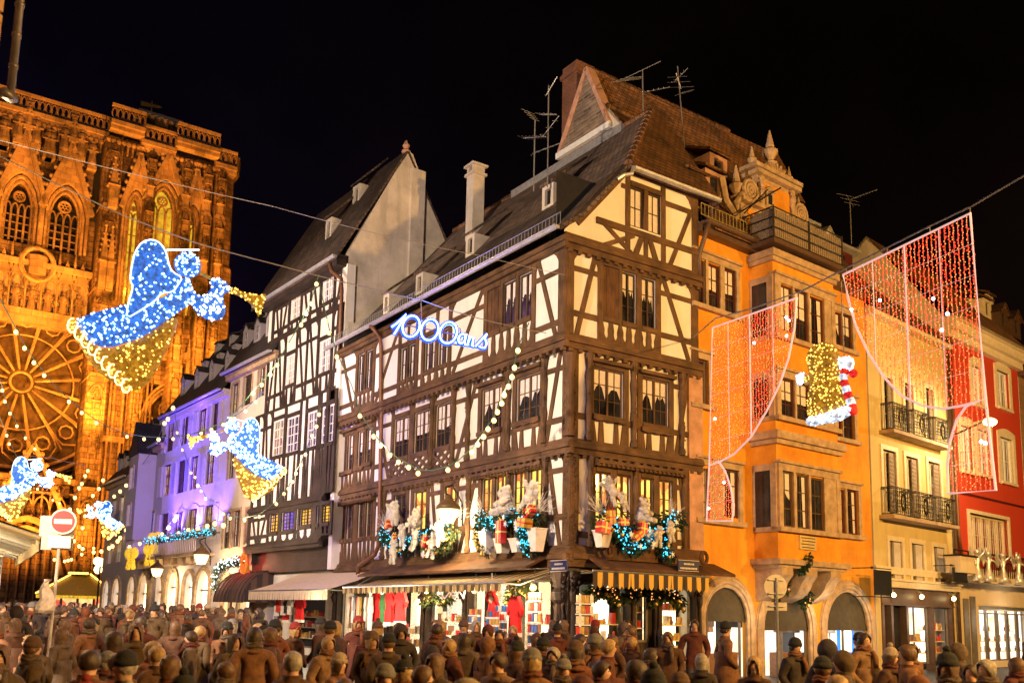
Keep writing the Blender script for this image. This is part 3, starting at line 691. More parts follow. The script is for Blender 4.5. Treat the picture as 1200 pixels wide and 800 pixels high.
for px, py, w, wd in ((642, 215, 1.7, .58), (551, 276, 1.35, .55), (491, 338, .45, .5), (452, 362, .3, .45)):
    u, z = L.at(px, py, w); dormer(L, house, u, w, LR(u, w)[2] - .1, wd, .85, 1.3, 'old_plaster', 'roof_dark', .85, over=.06)
# street-level beam, hood roofs and shop front
m = MB(L); m.box(UL, .12, -.13, .3, 3.0, 3.2); m.box(UL, .12, -.2, .3, 3.2, 3.34); m.build('bressummer', M['timber'], house)
m = MB(R); m.box(0, UR, -.13, .3, 3.0, 3.2); m.box(0, UR, -.2, .3, 3.2, 3.34); m.build('bressummer', M['timber'], house)
for F, a, b in ((L, -10.3, -.55), (R, .3, UR + .5)):
    m = MB(F); q = [(a, -.95, 2.98), (b, -.95, 2.98), (b - .2 * (F is L), -.14, 3.3), (a + .2, -.14, 3.3)]; m.poly(q); m.poly([(x, y, z - .07) for x, y, z in q[::-1]])
    m.poly([q[0], q[1], (b, -.95, 2.91), (a, -.95, 2.91)]); m.poly([q[1], q[2], (q[2][0], q[2][1], 3.23), (b, -.95, 2.91)]); m.poly([q[0], q[3], (q[3][0], q[3][1], 3.23), (a, -.95, 2.91)])
    m.build('hood_roof', M['board'], house)
m = MB(R); m.box(.9, 4.35, -.5, -.4, 3.2, 3.62)
for u in (.9, 4.35): m.tube([(u + .13 * math.cos(t), -.5, 3.42 + .16 * math.sin(t)) for t in [k * PI / 6 for k in range(13)]], .05, 6)
m.build('planter_board', M['board'], house)
# shop front, short side: carved piers, two bright openings and a narrow middle one
m = MB(R); Rn = random.Random(5)
def pier(m, a, b, w0=-.05):
    m.box(a, b, w0, .3, 0, 3.0); c = (a + b) / 2; h = (b - a) / 2
    m.lathe((c, w0 - .03, .2), [(h * .8, 0), (h * .9, .25), (h * .5, .35), (h * .62, 1.0), (h * .45, 1.85), (h * .75, 1.95), (h * .85, 2.15), (h * .5, 2.25), (h * .9, 2.6), (h, 2.75)], 10)
    scatter_relief(m, a, b, 2.2, 2.95, w0 - .12, 22, .05, Rn)
pier(m, -.05, .22); pier(m, 2.0, 2.25); pier(m, 2.95, 3.2); pier(m, 4.5, 4.72)
m.box(.22, 2.0, 0, .28, 2.62, 3.0); m.box(3.2, 4.5, 0, .28, 2.62, 3.0); m.box(2.25, 2.95, .1, .28, 2.35, 3.0); m.box(2.25, 2.95, .12, .28, 0, 1.1)
m.box(2.25, 2.38, .1, .29, 1.1, 2.35); m.box(2.82, 2.95, .1, .29, 1.1, 2.35)
for a, b in ((.22, 2.0), (3.2, 4.5)):
    for s, e in ((1, a), (-1, b)): bracket(m, e, 2.62, .3, .35, .02, .2, s)
    m.box(a, b, 0, .28, 0, .35)
m.build('carved_shop_front', M['black_timber'], house)
m = MB(L)
for a, b in ((-.55, .05), (-2.55, -2.3), (-5.0, -4.75), (-7.45, -7.2), (-9.9, -9.6), (-12.2, -11.9), (UL, UL + .3)): pier(m, a, b)
m.box(UL, .05, 0, .28, 2.7, 3.0); scatter_relief(m, -.45, -.05, .9, 2.2, -.1, 60, .06, Rn)
m.tube([(-.25 + .17 * math.cos(t), -.12, 1.75 + .45 * math.sin(t)) for t in [k * PI / 8 for k in range(16)]], .03, 6, closed=True)
m.build('carved_shop_front', M['black_timber'], house)
def shop_window(F, a, b, z0, z1, w, mt, shelves=3, root=house, goods=True, seed=1):
    Rn = random.Random(seed); wo = MB(F)
    for u in (a, b - .05): wo.box(u, u + .05, w - .02, w + .04, z0, z1)
    wo.box(a, b, w - .02, w + .041, z1 - .05, z1); wo.box(a, b, w - .021, w + .042, z0, z0 + .06)
    o = wo.build('shop_window', M['grey_paint'], root)
    p = MB(F); p.poly([(a, w + .55, z0), (b, w + .55, z0), (b, w + .55, z1), (a, w + .55, z1)]); p.build('lit_back_wall', M[mt], o)
    if shelves:
        s = MB(F); g = MB(F)
        for k in range(shelves):
            z = z0 + .35 + k * .42; s.box(a + .05, b - .05, w + .1, w + .45, z, z + .03)
            u = a + .1
            while goods and u < b - .15:
                d, h = Rn.uniform(.05, .13), Rn.uniform(.1, .3); g.m = Rn.randrange(4)
                if Rn.random() < .5: g.box(u, u + d, w + .15, w + .3, z + .03, z + .03 + h)
                else: g.lathe((u + d / 2, w + .22, z + .03), [(d * .4, 0), (d * .5, h * .3), (d * .25, h * .6), (d * .3, h * .8), (.01, h)], 7)
                u += d + Rn.uniform(.02, .1)
        s.build('shelf', M['cream_paint'], o); g.build('shelf_goods', [M['goods_red'], M['goods_gold'], M['goods_white'], M['goods_brown']], o)
    return o
for k, c in (('red', (.5, .03, .025)), ('gold', (.5, .3, .06)), ('white', (.7, .66, .6)), ('brown', (.2, .1, .05)), ('blue', (.03, .12, .4)), ('green', (.04, .16, .05))): M['goods_' + k] = plain('goods_' + k, c, .5, var=.3, scale=12)
shop_window(R, .25, 1.98, .35, 2.62, .2, 'shop_white', 3, seed=3); shop_window(R, 3.22, 4.48, .35, 2.62, .2, 'shop_white', 4, seed=4); shop_window(R, 2.38, 2.82, 1.1, 2.35, .14, 'lit_yellow', 2, seed=9)
for i, (a, b) in enumerate(((-2.3, -.58), (-4.75, -2.58), (-7.2, -5.03), (-9.6, -7.48), (-11.9, -9.93), (UL + .3, -12.23))): shop_window(L, a, b, .3, 2.68, .2, 'shop_white', 3 if i % 2 == 0 else 2, seed=20 + i)
# body of the house behind the facades, so that no light leaks through
m = MB(R); m.poly([(UR, 0, 0), (UR, 14, 0), (UR, 14, 13), (UR, 0, 13)]); m.poly([(.3, 14, 0), (UR, 14, 0), (UR, 14, 13), (.3, 14, 13)]); m.build('party_wall', M['old_plaster'], house)
m = MB(L); m.poly([(UL, 0, 0), (UL, 9, 0), (UL, 9, 13), (UL, 0, 13)]); m.build('party_wall', M['old_plaster'], house)
m = MB(L)
m.poly([(UL, .75, 0), (0, .75, 0), (0, .75, 12.2), (UL, .75, 12.2)]); m.build('inner_wall', M['black_paint'], house)
m = MB(R); m.poly([(0, .76, 0), (UR, .76, 0), (UR, .76, 14), (0, .76, 14)]); m.build('inner_wall', M['black_paint'], house)
downpipe(L, house, [(-10.25, -.92, 11.7), (-10.3, -.5, 11.4), (-10.3, -.42, 11.0), (-10.3, -.36, 9.2), (-10.3, -.3, 8.6), (-10.3, -.22, 5), (-10.3, -.22, 4.0), (-10.5, -.24, 3.7), (-11.6, -.3, 3.35), (-11.7, -.3, 2.9)], .075)
m = MB(L); m.box(UL - .02, UL + .32, -.37, .02, 3.3, 11.7); m.build('pilaster', M['white_plaster'], house)
# ------------------------------------------------------------------ tall half-timbered house with the bare gable
F2 = Fr(L.pw(393, 640), -52.7); u0, u1 = -7.3, -.05
tall = thing('half_timbered_tall_house', 'narrow dark half-timbered house with white casement windows and a bare plaster gable', 'house', F2)
zs = [4.35, 7.05, 10.35, 13.35, 15.75]; ws = [-.55, -.5, -.12, 0]
zs[1] = F2.at(350, 590, -.5)[1]; zs[2] = F2.at(355, 470, -.3)[1]; zs[3] = F2.at(360, 382)[1]
tw = {0: [(316, 583, 327, 625), (331, 581, 346, 622), (352.5, 572, 367, 615), (372, 570, 388, 612)], 1: [(320, 492, 333, 533), (336, 488, 351, 529), (360, 482, 372, 523), (377, 475, 392, 518)],
      2: [(335, 416, 346, 450), (374, 398, 388, 436)], 3: [(341, 338, 353, 374), (378, 315, 392, 355)]}
for s in range(4):
    z0, z1 = zs[s], zs[s + 1]; rs = [F2.rect(q, ws[s]) for q in tw[s]]; rs = [(a, b, max(c, z0 + .6), min(d, z1 - .25)) for a, b, c, d in rs]
    timber_storey(F2, tall, ws[s], u0, u1, z0 + .1, z1, rs, 'black_timber', strut='curve' if s == 0 else 'taper', seed=40 + s, dense=True, plate=.11, corner=.24)
    for r in rs: window(F2, tall, r, ws[s], 'black_timber' if s == 0 else 'white_paint', 'lit_stained' if s == 0 else 'lit_warm' if r[0] < -4 and s > 0 else 'glass_lilac', cols=2, rows=4 if s else 5, sash=.05, mun=.03, curtain=None if s < 2 else 'sides')
    jetty(F2, tall, u0 - .05, u1, z0, .32, ws[s], .16, 'black_timber', teeth=False)
m = MB(F2); m.box(u0, u1, -.3, .4, 3.3, 4.2); m.box(u0 - .1, u0 + .5, -.55, 0, 3.7, 4.2); m.build('board_soffit', M['black_timber'], tall)
m = MB(F2); m.wall(u0, u1, 0, 3.35, .0, [(-6.6, -4.4, .3, 2.7), (-3.9, -.6, .3, 2.7)], .3); m.build('ground_wall', M['white_plaster'], tall)
shop_window(F2, -6.6, -4.4, .3, 2.7, .15, 'shop_white', 2, tall, seed=31); shop_window(F2, -3.9, -.6, .3, 2.7, .15, 'shop_white', 3, tall, seed=32)
G2 = perp(F2, u1, 0); ap = G2.at(478, 176); er = (ap[0] * 2 + .35, 15.9)
m = MB(G2); m.prism([(.0, 0), (er[0], 0), (er[0], er[1]), (ap[0] + .25, ap[1] - .1), ap, (.0, 15.95)], 0, .3)
m.box(ap[0] + .2, ap[0] + .85, -.12, .1, 8, ap[1] - .75); m.build('gable_wall', M['old_plaster'], tall)
m = MB(G2); m.lathe((ap[0], .15, ap[1] - .1), [(.16, 0), (.2, .1), (.1, .2), (.16, .35), (.02, .6)], 8); m.build('finial', M['pink_stone'], tall)
d = (ap[1] + .1 - 15.95) / (ap[0] + .55); ov = 1.3
slab(F2, tall, [(u0 - ov, -.55, 15.85 - .2), (u1 + .02, -.55, 15.85 - .2), (u1 + .02, ap[0], ap[1] + .05), (u0 - ov, ap[0], ap[1] + .05)], .18, 'roof_dark'); slab(F2, tall, [(u0 - ov, ap[0], ap[1] + .05), (u1 + .02, ap[0], ap[1] + .05), (u1 + .02, er[0] + .3, er[1]), (u0 - ov, er[0] + .3, er[1])], .18, 'roof_dark')
gutter(F2, tall, u0 - .9, u1 + .1, -.62, 15.62, .1)
m = MB(F2); m.box(u0 - .5, u1, -.5, .02, 15.3, 15.75); m.build('eave_board', M['black_timber'], tall)
for px, py, w, wd in ((417, 232, 1.55, .62), (384, 283, .6, .55)):
    u, z = F2.at(px, py, w); dormer(F2, tall, u, w, 15.75 + d * (w + .5) - .15, wd, 1.1, 1.3, 'old_plaster', 'roof_dark', 1.1, over=.08)
downpipe(F2, tall, [(-.6, -.55, 15.5), (-.45, -.5, 15.1), (.05, -.32, 14.7), (.12, -.3, 14.2), (.12, -.26, 9)], .08)
m = MB(F2); m.box(u0 - .3, u0, -.06, .3, 10.4, 15.6); m.box(u1 - .32, u1 + .1, -.07, .3, 7.4, 15.4); m.build('pilaster', M['white_plaster'], tall)
m = MB(F2); m.poly([(u0, .5, 0), (u1, .5, 0), (u1, .5, 15.7), (u0, .5, 15.7)]); m.build('inner_wall', M['black_paint'], tall)

# ------------------------------------------------------------------ beige and lilac houses down the street
def row_house(name, label, F, ua, ub, zt, wall, wins, arches, roofdata, style, seed):
    h = thing(name, label, 'house', F, ua); Rn = random.Random(seed)
    holes = [F.rect(q) for q in wins]; m = MB(F); zg = 3.6
    m.wall(ua, ub, zg if arches else 0, zt, 0, holes, .2)
    if arches:
        ar = [(F.at(x0, 685)[0], F.at(x1, 685)[0], F.at((x0 + x1) / 2, y)[1]) for x0, x1, y in arches]
        e = ua
        for a, b, t in ar:
            m.wall(e, a, 0, zg, 0); r = min((b - a) / 2, t - .5); m.arch(a, b, 0, zg, 0, lambda q, t=t, r=r: t - r + r * math.sqrt(max(0, 1 - (2 * q - 1) ** 2)), .3); e = b
        m.wall(e, ub, 0, zg, 0)
    m.build('wall', M[wall], h)
    for r in holes: window(F, h, r, 0, style[0], style[1] if Rn.random() < .75 else 'lit_warm', 2, 3, depth=.2, trim=style[2], curtain=Rn.choice([None, 'sides', 'half']), arched=style[3])
    if style[4]:
        for r in holes:
            for s, e in ((-1, r[0] - .14), (1, r[1] + .14)): m = MB(F); m.box(e, e + s * (r[1] - r[0]) * .48, -.07, -.01, r[2], r[3]); m.build('shutter', M[style[4]], h)
    for a, b, t in (ar if arches else ()):
        o = MB(F); n = 12; r = (b - a) / 2; c = (a + b) / 2
        pts = [(a, 0), (a, t - r)] + [(c - r * math.cos(PI * i / n), t - r + r * math.sin(PI * i / n)) for i in range(1, n)] + [(b, t - r), (b, 0)]
        o.poly([(x, .3, z) for x, z in pts]); fr = MB(F)
        q = [(c - (r + .12) * math.cos(PI * i / n), -.05, t - r + (r + .12) * math.sin(PI * i / n)) for i in range(n + 1)]; fr.tube([(a - .12, -.05, 0)] + q + [(b + .12, -.05, 0)], .12, 6)
        f = fr.build('shop_arch', M['stone_trim'], h); o.build('lit_pane', M['shop_far'], f)
        g = MB(F); g.box(c - .03, c + .03, .2, .28, 0, t); g.box(a, b, .2, .281, t - r - .04, t - r + .04); g.build('glazing_bar', M['grey_paint'], f)
    m = MB(F); m.box(ua, ub, -.28, .1, zt - .1, zt + .12); m.box(ua, ub, -.4, .1, zt + .12, zt + .26); m.build('cornice', M['stone_trim'] if 'lilac' not in name else M['lilac_shutter'], h)
    w1, sl = roofdata; z0 = zt + .24; slab(F, h, [(ua, -.45, z0), (ub, -.45, z0), (ub, w1, z0 + sl * w1), (ua, w1, z0 + sl * w1)], .16, 'roof_slate')
    slab(F, h, [(ua, w1, z0 + sl * w1), (ub, w1, z0 + sl * w1), (ub, 2 * w1, z0), (ua, 2 * w1, z0)], .16, 'roof_slate')
    m = MB(F)
    for e in (ua, ub): m.poly([(e, 0, 0), (e, 2 * w1, 0), (e, 2 * w1, z0), (e, w1, z0 + sl * w1), (e, 0, z0)])
    m.build('gable_wall', M['grey_plaster'], h)
    gutter(F, h, ua, ub, -.52, z0 - .02, .09)
    for row, (wr, n, wd) in enumerate(((.35, 4, .75), (1.25, 4, .6), (2.1, 4, .5))):
        if wr > w1 - .5: continue
        for i in range(n): dormer(F, h, ua + (ub - ua) * (i + .5 + .25 * (row % 2)) / (n + .2), wr, z0 + sl * w1 * (wr + .45) / (w1 + .45) - .1, wd, 1.0 if row == 0 else .7, .8, 'grey_plaster', 'roof_slate', .35, True, over=.06, gabled=row == 0)
    m = MB(F); m.poly([(ua, .6, 0), (ub, .6, 0), (ub, .6, zt), (ua, .6, zt)]); m.build('inner_wall', M['black_paint'], h)
    return h
F3 = Fr(F2.pw(317, 640), -52.0); p3 = F3.at(258, 640)[0]
beige = row_house('beige_house', 'beige plastered house with tall stone-framed windows beside the narrow half-timbered house', F3, p3, 0, 12.9, 'beige_plaster',
    [(262, 600, 270, 642), (273, 598, 281, 640), (288, 596, 297, 636), (306, 592, 314, 632), (268, 520, 275, 560), (282, 514, 290, 553), (300, 508, 308, 546), (272, 450, 279, 483), (286, 440, 295, 474), (303, 428, 311, 464)],
    [(264, 271, 676), (283, 296, 672)], (3.4, 1.9), ('brown_paint', 'glass', (.12, 'stone_trim', .04), 0, None), 61)
F4 = Fr(F3.pw(258, 640), -52.7); p4 = F4.at(186, 640)[0]
lilac = row_house('lilac_house', 'lilac plastered house with arched windows, a decorated balcony and an arcade, washed in violet light', F4, p4, 0, 12.2, 'lilac_plaster',
    [(191, 545, 200, 580), (208, 540, 217, 577), (223, 535, 232, 573), (242, 528, 252, 566), (189, 602, 197, 630), (205, 600, 214, 630), (221, 596, 231, 626), (240, 592, 250, 622), (196, 492, 204, 528), (213, 487, 221, 520), (233, 480, 242, 514), (249, 470, 256, 504)],
    [(179, 192, 672), (197, 209, 669), (217, 228, 671), (231, 247, 668)], (2.9, 1.8), ('maroon_paint', 'glass', (.1, 'lilac_shutter', .04), .16, 'lilac_shutter'), 62)
m = MB(F4); a, b = F4.at(168, 648)[0], F4.at(252, 640)[0]; zb = F4.at(210, 650, -.5)[1]; m.box(a, b, -1.0, 0, zb - .15, zb)
for k in range(10): u = a + (b - a) * (k + .5) / 10; m.prism([(u - .1, zb - .15), (u + .1, zb - .15), (u + .1, zb - .5), (u - .1, zb - .5)], -.8, 0)
bo = m.build('balcony', M['stone_trim'], lilac)
m = MB(F4); m.box(a, b, -1.0, -.93, zb + .95, zb + 1.02)
for k in range(44): u = a + (b - a) * k / 43; m.box(u - .015, u + .015, -.98, -.95, zb, zb + .95)
m.build('railing', M['lilac_shutter'], bo)
F5 = Fr(F4.pw(186, 640), -56.0); p5 = F5.at(150, 640)[0]
far1 = row_house('grey_oriel_house', 'grey house with a boxed oriel in blue light, left of the lilac house', F5, p5, 0, 10.8, 'grey_plaster',
    [(152, 560, 158, 590), (160, 557, 167, 587), (152, 610, 158, 640), (161, 608, 168, 638), (175, 600, 181, 632)], [(152, 160, 676), (164, 175, 672)], (3.0, 1.5), ('white_paint', 'glass', (.1, 'stone_trim', .03), 0, None), 63)
ou = F5.at(177, 560)[0]; m = MB(F5); m.box(ou - 1.0, ou + 1.0, -1.0, 0, 5.6, 10.6); m.prism([(ou - 1.0, 5.6), (ou + 1.0, 5.6), (ou + .5, 4.8), (ou - .5, 4.8)], -.9, 0); m.build('oriel', M['grey_plaster'], far1)
for z in (6.4, 8.6): window(F5, far1, (ou - .45, ou + .45, z, z + 1.3), -1.12, 'white_paint', 'glass', 2, 3, trim=(.08, 'stone_trim', .02))
m = MB(F5); m.prism([(ou - 1.2, 10.6), (ou + 1.2, 10.6), (ou, 12.6)], -1.1, .6); m.build('oriel_roof', M['roof_slate'], far1)
F6 = Fr(F5.pw(150, 640), -55.0); p6 = F6.at(122, 640)[0]
far2 = row_house('grey_corner_house', 'farthest grey house at the end of the street, in front of the cathedral', F6, p6, 0, 9.8, 'grey_plaster',
    [(124, 590, 128, 616), (131, 586, 136, 613), (140, 582, 145, 610), (126, 635, 131, 660), (136, 632, 142, 658)], [(123, 130, 680), (134, 142, 678)], (3.0, 1.4), ('white_paint', 'glass', (.1, 'stone_trim', .03), 0, None), 64)

# ------------------------------------------------------------------ cathedral
K = Fr(onray(262, 500, 115.0), 34.7)
cath = thing('gothic_cathedral', 'floodlit sandstone gothic cathedral front with rose window, statues and traceried windows', 'cathedral', K, -14)
kt = K.at(127, 137)[1]; ZT = 59.6; CM, CT = M['cathedral'], M['cathedral_trim']
UA, UB = -42.0, -2.5
def pt_arch(a, b, spring, rise):     # pointed arch outline, from the left springer to the right
    n = 10; h = (b - a) / 2; out = []
    for i in range(n + 1):
        t = i / n; x = abs(2 * t - 1); out.append((a + (b - a) * t, spring + rise * (1 - x ** 1.7) ** .62 if x < 1 else spring))
    return out
def lancet(F, root, a, b, z0, zs, rise, w, lights=4, mt='glass', gable=None, deep=1.6, litpane=None):
    """Traceried window: moulded pointed jambs, mullions with small arch heads, a circle above, and a steep crocketed gable."""
    arc = pt_arch(a, b, zs, rise); m = MB(F)
    for k, (o, dw) in enumerate(((.0, .9), (.35, .45), (.75, .0))):
        q = pt_arch(a - o, b + o, zs, rise + o * 1.2); m.tube([(a - o, w + dw - .5, z0)] + [(x, w + dw - .5, z) for x, z in q] + [(b + o, w + dw - .5, z0)], .2, 5)
    fr = m.build('window', CT, root)
    p = MB(F); p.poly([(a, w + deep, z0), (b, w + deep, z0)] + [(x, w + deep, z) for x, z in arc[::-1]]); p.build('pane', M[litpane or mt], fr)
    t = MB(F); lw = (b - a) / lights; hs = zs - lw * .3
    for i in range(1, lights): t.box(a + lw * i - .11, a + lw * i + .11, w + .7, w + 1.0, z0, hs)
    for i in range(lights):
        q = pt_arch(a + lw * i + .06, a + lw * (i + 1) - .06, hs, lw * .8); t.tube([(x, w + .8, z) for x, z in q], .1, 4)
    R_ = (b - a) * .2; c = ((a + b) / 2, zs + rise * .42)
    t.tube([(c[0] + R_ * math.cos(k * PI / 7), w + .8, c[1] + R_ * math.sin(k * PI / 7)) for k in range(14)], .13, 5, closed=True)
    for k in range(6):
        an = k * PI / 3; t.tube([(c[0] + R_ * .55 * math.cos(an) + R_ * .3 * math.cos(j * PI / 4), w + .8, c[1] + R_ * .55 * math.sin(an) + R_ * .3 * math.sin(j * PI / 4)) for j in range(8)], .06, 4, closed=True)
    for z in [z0 + (hs - z0) * k / 5 for k in range(1, 5)]: t.box(a, b, w + .84, w + .9, z - .06, z + .06)
    t.build('tracery', CT, fr)
    if gable:
        g = MB(F); c = (a + b) / 2; zg = zs + .2; e0, e1 = a - 1.1, b + 1.1
        for s, e in ((-1, e0), (1, e1)):
            g.beam((e, zg), (c, gable), .5, w - 1.2, w - .5); n = 7
            for k in range(1, n): tt = k / n; g.ball((e + (c - e) * tt + s * .34, w - .9, zg + (gable - zg) * tt + .2), .3, 5, 4)
        q = [(x, min(z + .8, zg + .1 + (gable - .5 - zg) * (1 - abs(x - c) / (e1 - .3 - c)) - .05)) for x, z in pt_arch(a - .8, b + .8, zs, rise)]; g.prism([(c, gable - .3)] + [(e1 - .3, zg + .1)] + [(x, max(z, zg)) for x, z in q[::-1]] + [(e0 + .3, zg + .1)], w - .7, w - .5)
        g.lathe((c, w - .85, gable - .2), [(.3, 0), (.45, .4), (.2, .8), (.5, 1.2), (.15, 1.7)], 6); g.build('gable', CT, fr)
    return fr
def pinnacle(m, u, w, z, h, r):
    m.lathe((u, w, z), [(r, 0), (r, h * .4), (r * 1.35, h * .42), (r * .8, h * .48), (r * .12, h * .94), (r * .35, h * .96), (.02, h)], 4, PI / 4)
    for k in range(1, 5):
        q = r * .8 * (1 - k / 5.5)
        for s in (-1, 1): m.ball((u + s * q, w, z + h * (.5 + .42 * k / 5)), r * .28, 5, 4)
def statue(m, u, w, z, h):
    m.lathe((u, w, z), [(h * .15, 0), (h * .17, h * .1), (h * .12, h * .45), (h * .15, h * .7), (h * .13, h * .8), (h * .05, h * .84)], 7); m.ball((u, w, z + h * .92), h * .085, 7, 5)
    for s in (-1, 1): m.tube([(u + s * h * .14, w, z + h * .76), (u + s * h * .17, w - h * .06, z + h * .58), (u + s * h * .04, w - h * .14, z + h * .55)], h * .04, 5)
g1, g2 = K.at(0, 359)[1], K.at(105, 377.5)[1]; ZG = 34.3       # sill of the statue gallery
lanL = K.rect((5, 214, 38, 290)); lanR = K.rect((57, 228, 93, 300)); zsill = 42.0
wl = [(lanL[0], lanL[1]), (lanR[0], lanR[1])]; step = wl[1][0] - wl[0][0]; wl = [(wl[0][0] - step, wl[0][1] - step)] + wl
zsp = K.at(40, 240)[1] - .3
m = MB(K); e = UA
def cath_wall(m, ua, ub, z0, z1, w, ops, deep=1.7):       # wall with pointed openings (a, b, z0, spring, rise)
    e = ua
    for a, b, c, s, r in sorted(ops):
        m.wall(e, a, z0, z1, w); m.wall(a, b, z0, c, w); arc = pt_arch(a, b, s, r)
        def top(t, arc=arc): i = min(len(arc) - 2, int(t * (len(arc) - 1))); f = t * (len(arc) - 1) - i; return arc[i][1] + (arc[i + 1][1] - arc[i][1]) * f
        m.arch(a, b, c, z1, w, top, deep, 20); m.poly([(a, w, c), (b, w, c), (b, w + deep, c), (a, w + deep, c)]); e = b
    m.wall(e, ub, z0, z1, w)
pu0, pu1 = K.at(108, 300)[0], K.at(133, 300)[0]         # great buttress between the two bays
cath_wall(m, UA, pu0, ZG + 5.2, ZT - 2.2, 0, [(a, b, zsill, zsp, 2.8) for a, b in wl])
ROSE = K.at(25, 447); RR = 9.6; rose_u, rose_z = ROSE
m.wall(UA, pu0, 13, ZG, 1.2, [(rose_u - 11, rose_u + 11, rose_z - 11, min(ZG - .3, rose_z + 9.6))], 1.5); m.wall(UA, pu0, 0, 13, 0); m.wall(UA, pu0, ZG, ZG + 5.2, 1.0)
bays = [(K.rect((148, 205, 161, 310)), 2), (K.rect((173, 215, 201, 320)), 3), (K.rect((215, 235, 226, 320)), 2)]
zb0, zb1 = 37.0, 50.2
cath_wall(m, pu1, UB, 32.0, ZT - 2.4, -1.2, [(r[0], r[1], zb0, 49.8 if n == 3 else 48.2, 2.7 if n == 3 else 2.2) for r, n in bays]); m.wall(pu1, UB, 0, 32.0, -1.2, [(K.at(196, 480)[0] - 3, K.at(196, 480)[0] + 3.2, 12, 28)], 1.5)
m.poly([(UB, -1.2, 0), (UB, 24, 0), (UB, 24, ZT), (UB, -1.2, ZT)]); m.poly([(UA, 24, 0), (UB, 24, 0), (UB, 24, ZT), (UA, 24, ZT)]); m.poly([(UA, 0, ZT - 1), (UB, 0, ZT - 1), (UB, 24, ZT - 1), (UA, 24, ZT - 1)])
m.poly([(pu0, 0, 0), (pu0, -1.2, 0), (pu0, -1.2, ZT), (pu0, 0, ZT)])
m.build('wall', CM, cath)
for a, b in wl: lancet(K, cath, a, b, zsill, zsp, 2.8, 0, 4, 'glass', gable=K.at(30, 168)[1] + 1.0)
for (r, n), lp in zip(bays, ('lit_cathedral', 'lit_cathedral', 'lit_cathedral')): lancet(K, cath, r[0], r[1], zb0, 49.8 if n == 3 else 48.2, 2.7 if n == 3 else 2.2, -1.2, n, litpane=lp, gable=56.4 if n == 3 else 55.2)
# statue groups above the left gables
for a, b in wl:
    c = (a + b) / 2; m = MB(K)
    for du, z, h in ((-2.2, 52.8, 3.2), (-.9, 53.6, 3.4), (0, 55.6, 2.6), (.9, 53.6, 3.4), (2.2, 52.8, 3.2)): statue(m, c + du, -.9, z, h); pinnacle(m, c + du, -.6, z + h * .8, 1.8, .4); m.box(c + du - .5, c + du + .5, -1.3, 0, z - .5, z)
    m.build('statue_group', CT, cath)
# cornices, openwork parapets and the roof behind
def parapet(u0, u1, w, z, h=2.0):
    m = MB(K); m.box(u0, u1, w - .9, w + .3, z - 1.1, z - .6); m.box(u0, u1, w - 1.2, w + .3, z - .6, z - .1); m.box(u0, u1, w - .95, w - .55, z + h - .35, z + h)
    m.box(u0, u1, w - .9, w - .6, z - .1, z + .15); n = int((u1 - u0) / .62)
    for k in range(n):
        c = u0 + (u1 - u0) * (k + .5) / n; hh = h - .5; rr = min(.27, hh * .42)
        m.tube([(c + rr * math.cos(j * PI / 4), w - .75, z + .15 + hh / 2 + rr * 2.2 * math.sin(j * PI / 4)) for j in range(8)], .08, 4, closed=True)
        m.box(c + .28, c + .35, w - .82, w - .68, z + .1, z + h - .35)
    return m.build('parapet', CT, cath)
parapet(UA, pu0 + .5, 0, ZT - 2.1); parapet(pu0 + .3, pu1 + 1.8, -2.0, ZT - 1.2); parapet(pu1 + 1.6, UB - 6.2, -1.4, ZT - 2.3); parapet(UB - 6.4, UB - 1.2, -2.3, ZT - 1.2); parapet(UB - 1.4, UB + 1.4, -1.2, ZT - 2.4)
m = MB(K)
for k in range(70):
    u = UA + (UB - UA) * (k + .5) / 70; m.ball((u, -.8 if u < pu0 else -2.0, ZT - 3.4), .34, 5, 4); m.box(u - .1, u + .1, -.5 if u < pu0 else -1.7, 0, ZT - 4.6, ZT - 3.6)
m.build('cornice_carving', CT, cath)
m = MB(K); m.box(pu1 + 2.0, UB - 6.0, .2, 9, ZT - .6, ZT + 2.1)
m.build('gallery_roof_wall', CM, cath); m = MB(K); m.box(pu1 + 1.4, UB - 5.2, -.4, 9.4, ZT + 2.1, ZT + 2.45); m.build('roof', M['zinc'], cath)
for k in range(4): u = pu1 + 3 + k * 2.6; m = MB(K); m.box(u - .5, u + .5, .1, .26, ZT + .2, ZT + 1.7); m.build('louvre', M['black_paint'], cath)
# buttress between the bays, and the stepped turrets of the right tower
def buttress(u0, u1, w, tiers, name='buttress'):
    m = MB(K); Rn = random.Random(int(u0 * 10))
    for z0, z1, pr in tiers:
        m.box(u0, u1, w - pr, w + .5, z0, z1); m.prism([(u0 - .1, z1), (u1 + .1, z1), (u1 - .3, z1 + .7), (u0 + .3, z1 + .7)], w - pr - .12, w + .3)
        c = (u0 + u1) / 2; h = z1 - z0
        for s in (-1, 1):
            m.tube([(c + s * (u1 - u0) * .42, w - pr - .12, z0), (c + s * (u1 - u0) * .42, w - pr - .12, z1)], .13, 5); m.tube([(c + s * (u1 - u0) * .16, w - pr - .1, z0), (c + s * (u1 - u0) * .16, w - pr - .1, z1 - 1.2)], .1, 5)
        if h > 5:
            q = pt_arch(c - (u1 - u0) * .42, c + (u1 - u0) * .42, z1 - 2.2, 1.5); m.tube([(x, w - pr - .1, z) for x, z in q], .14, 5)
            statue(m, c, w - pr - .3, z0 + h * .35, min(2.8, h * .35)); pinnacle(m, c, w - pr - .2, z0 + h * .72, 2.6, .5)
    return m.build(name, CM, cath)
buttress(pu0, pu1 - .2, 0, [(0, 14, 4.2), (14, 27, 3.6), (27, 37.5, 3.0), (37.5, 47.5, 2.4), (47.5, 56, 1.9)])
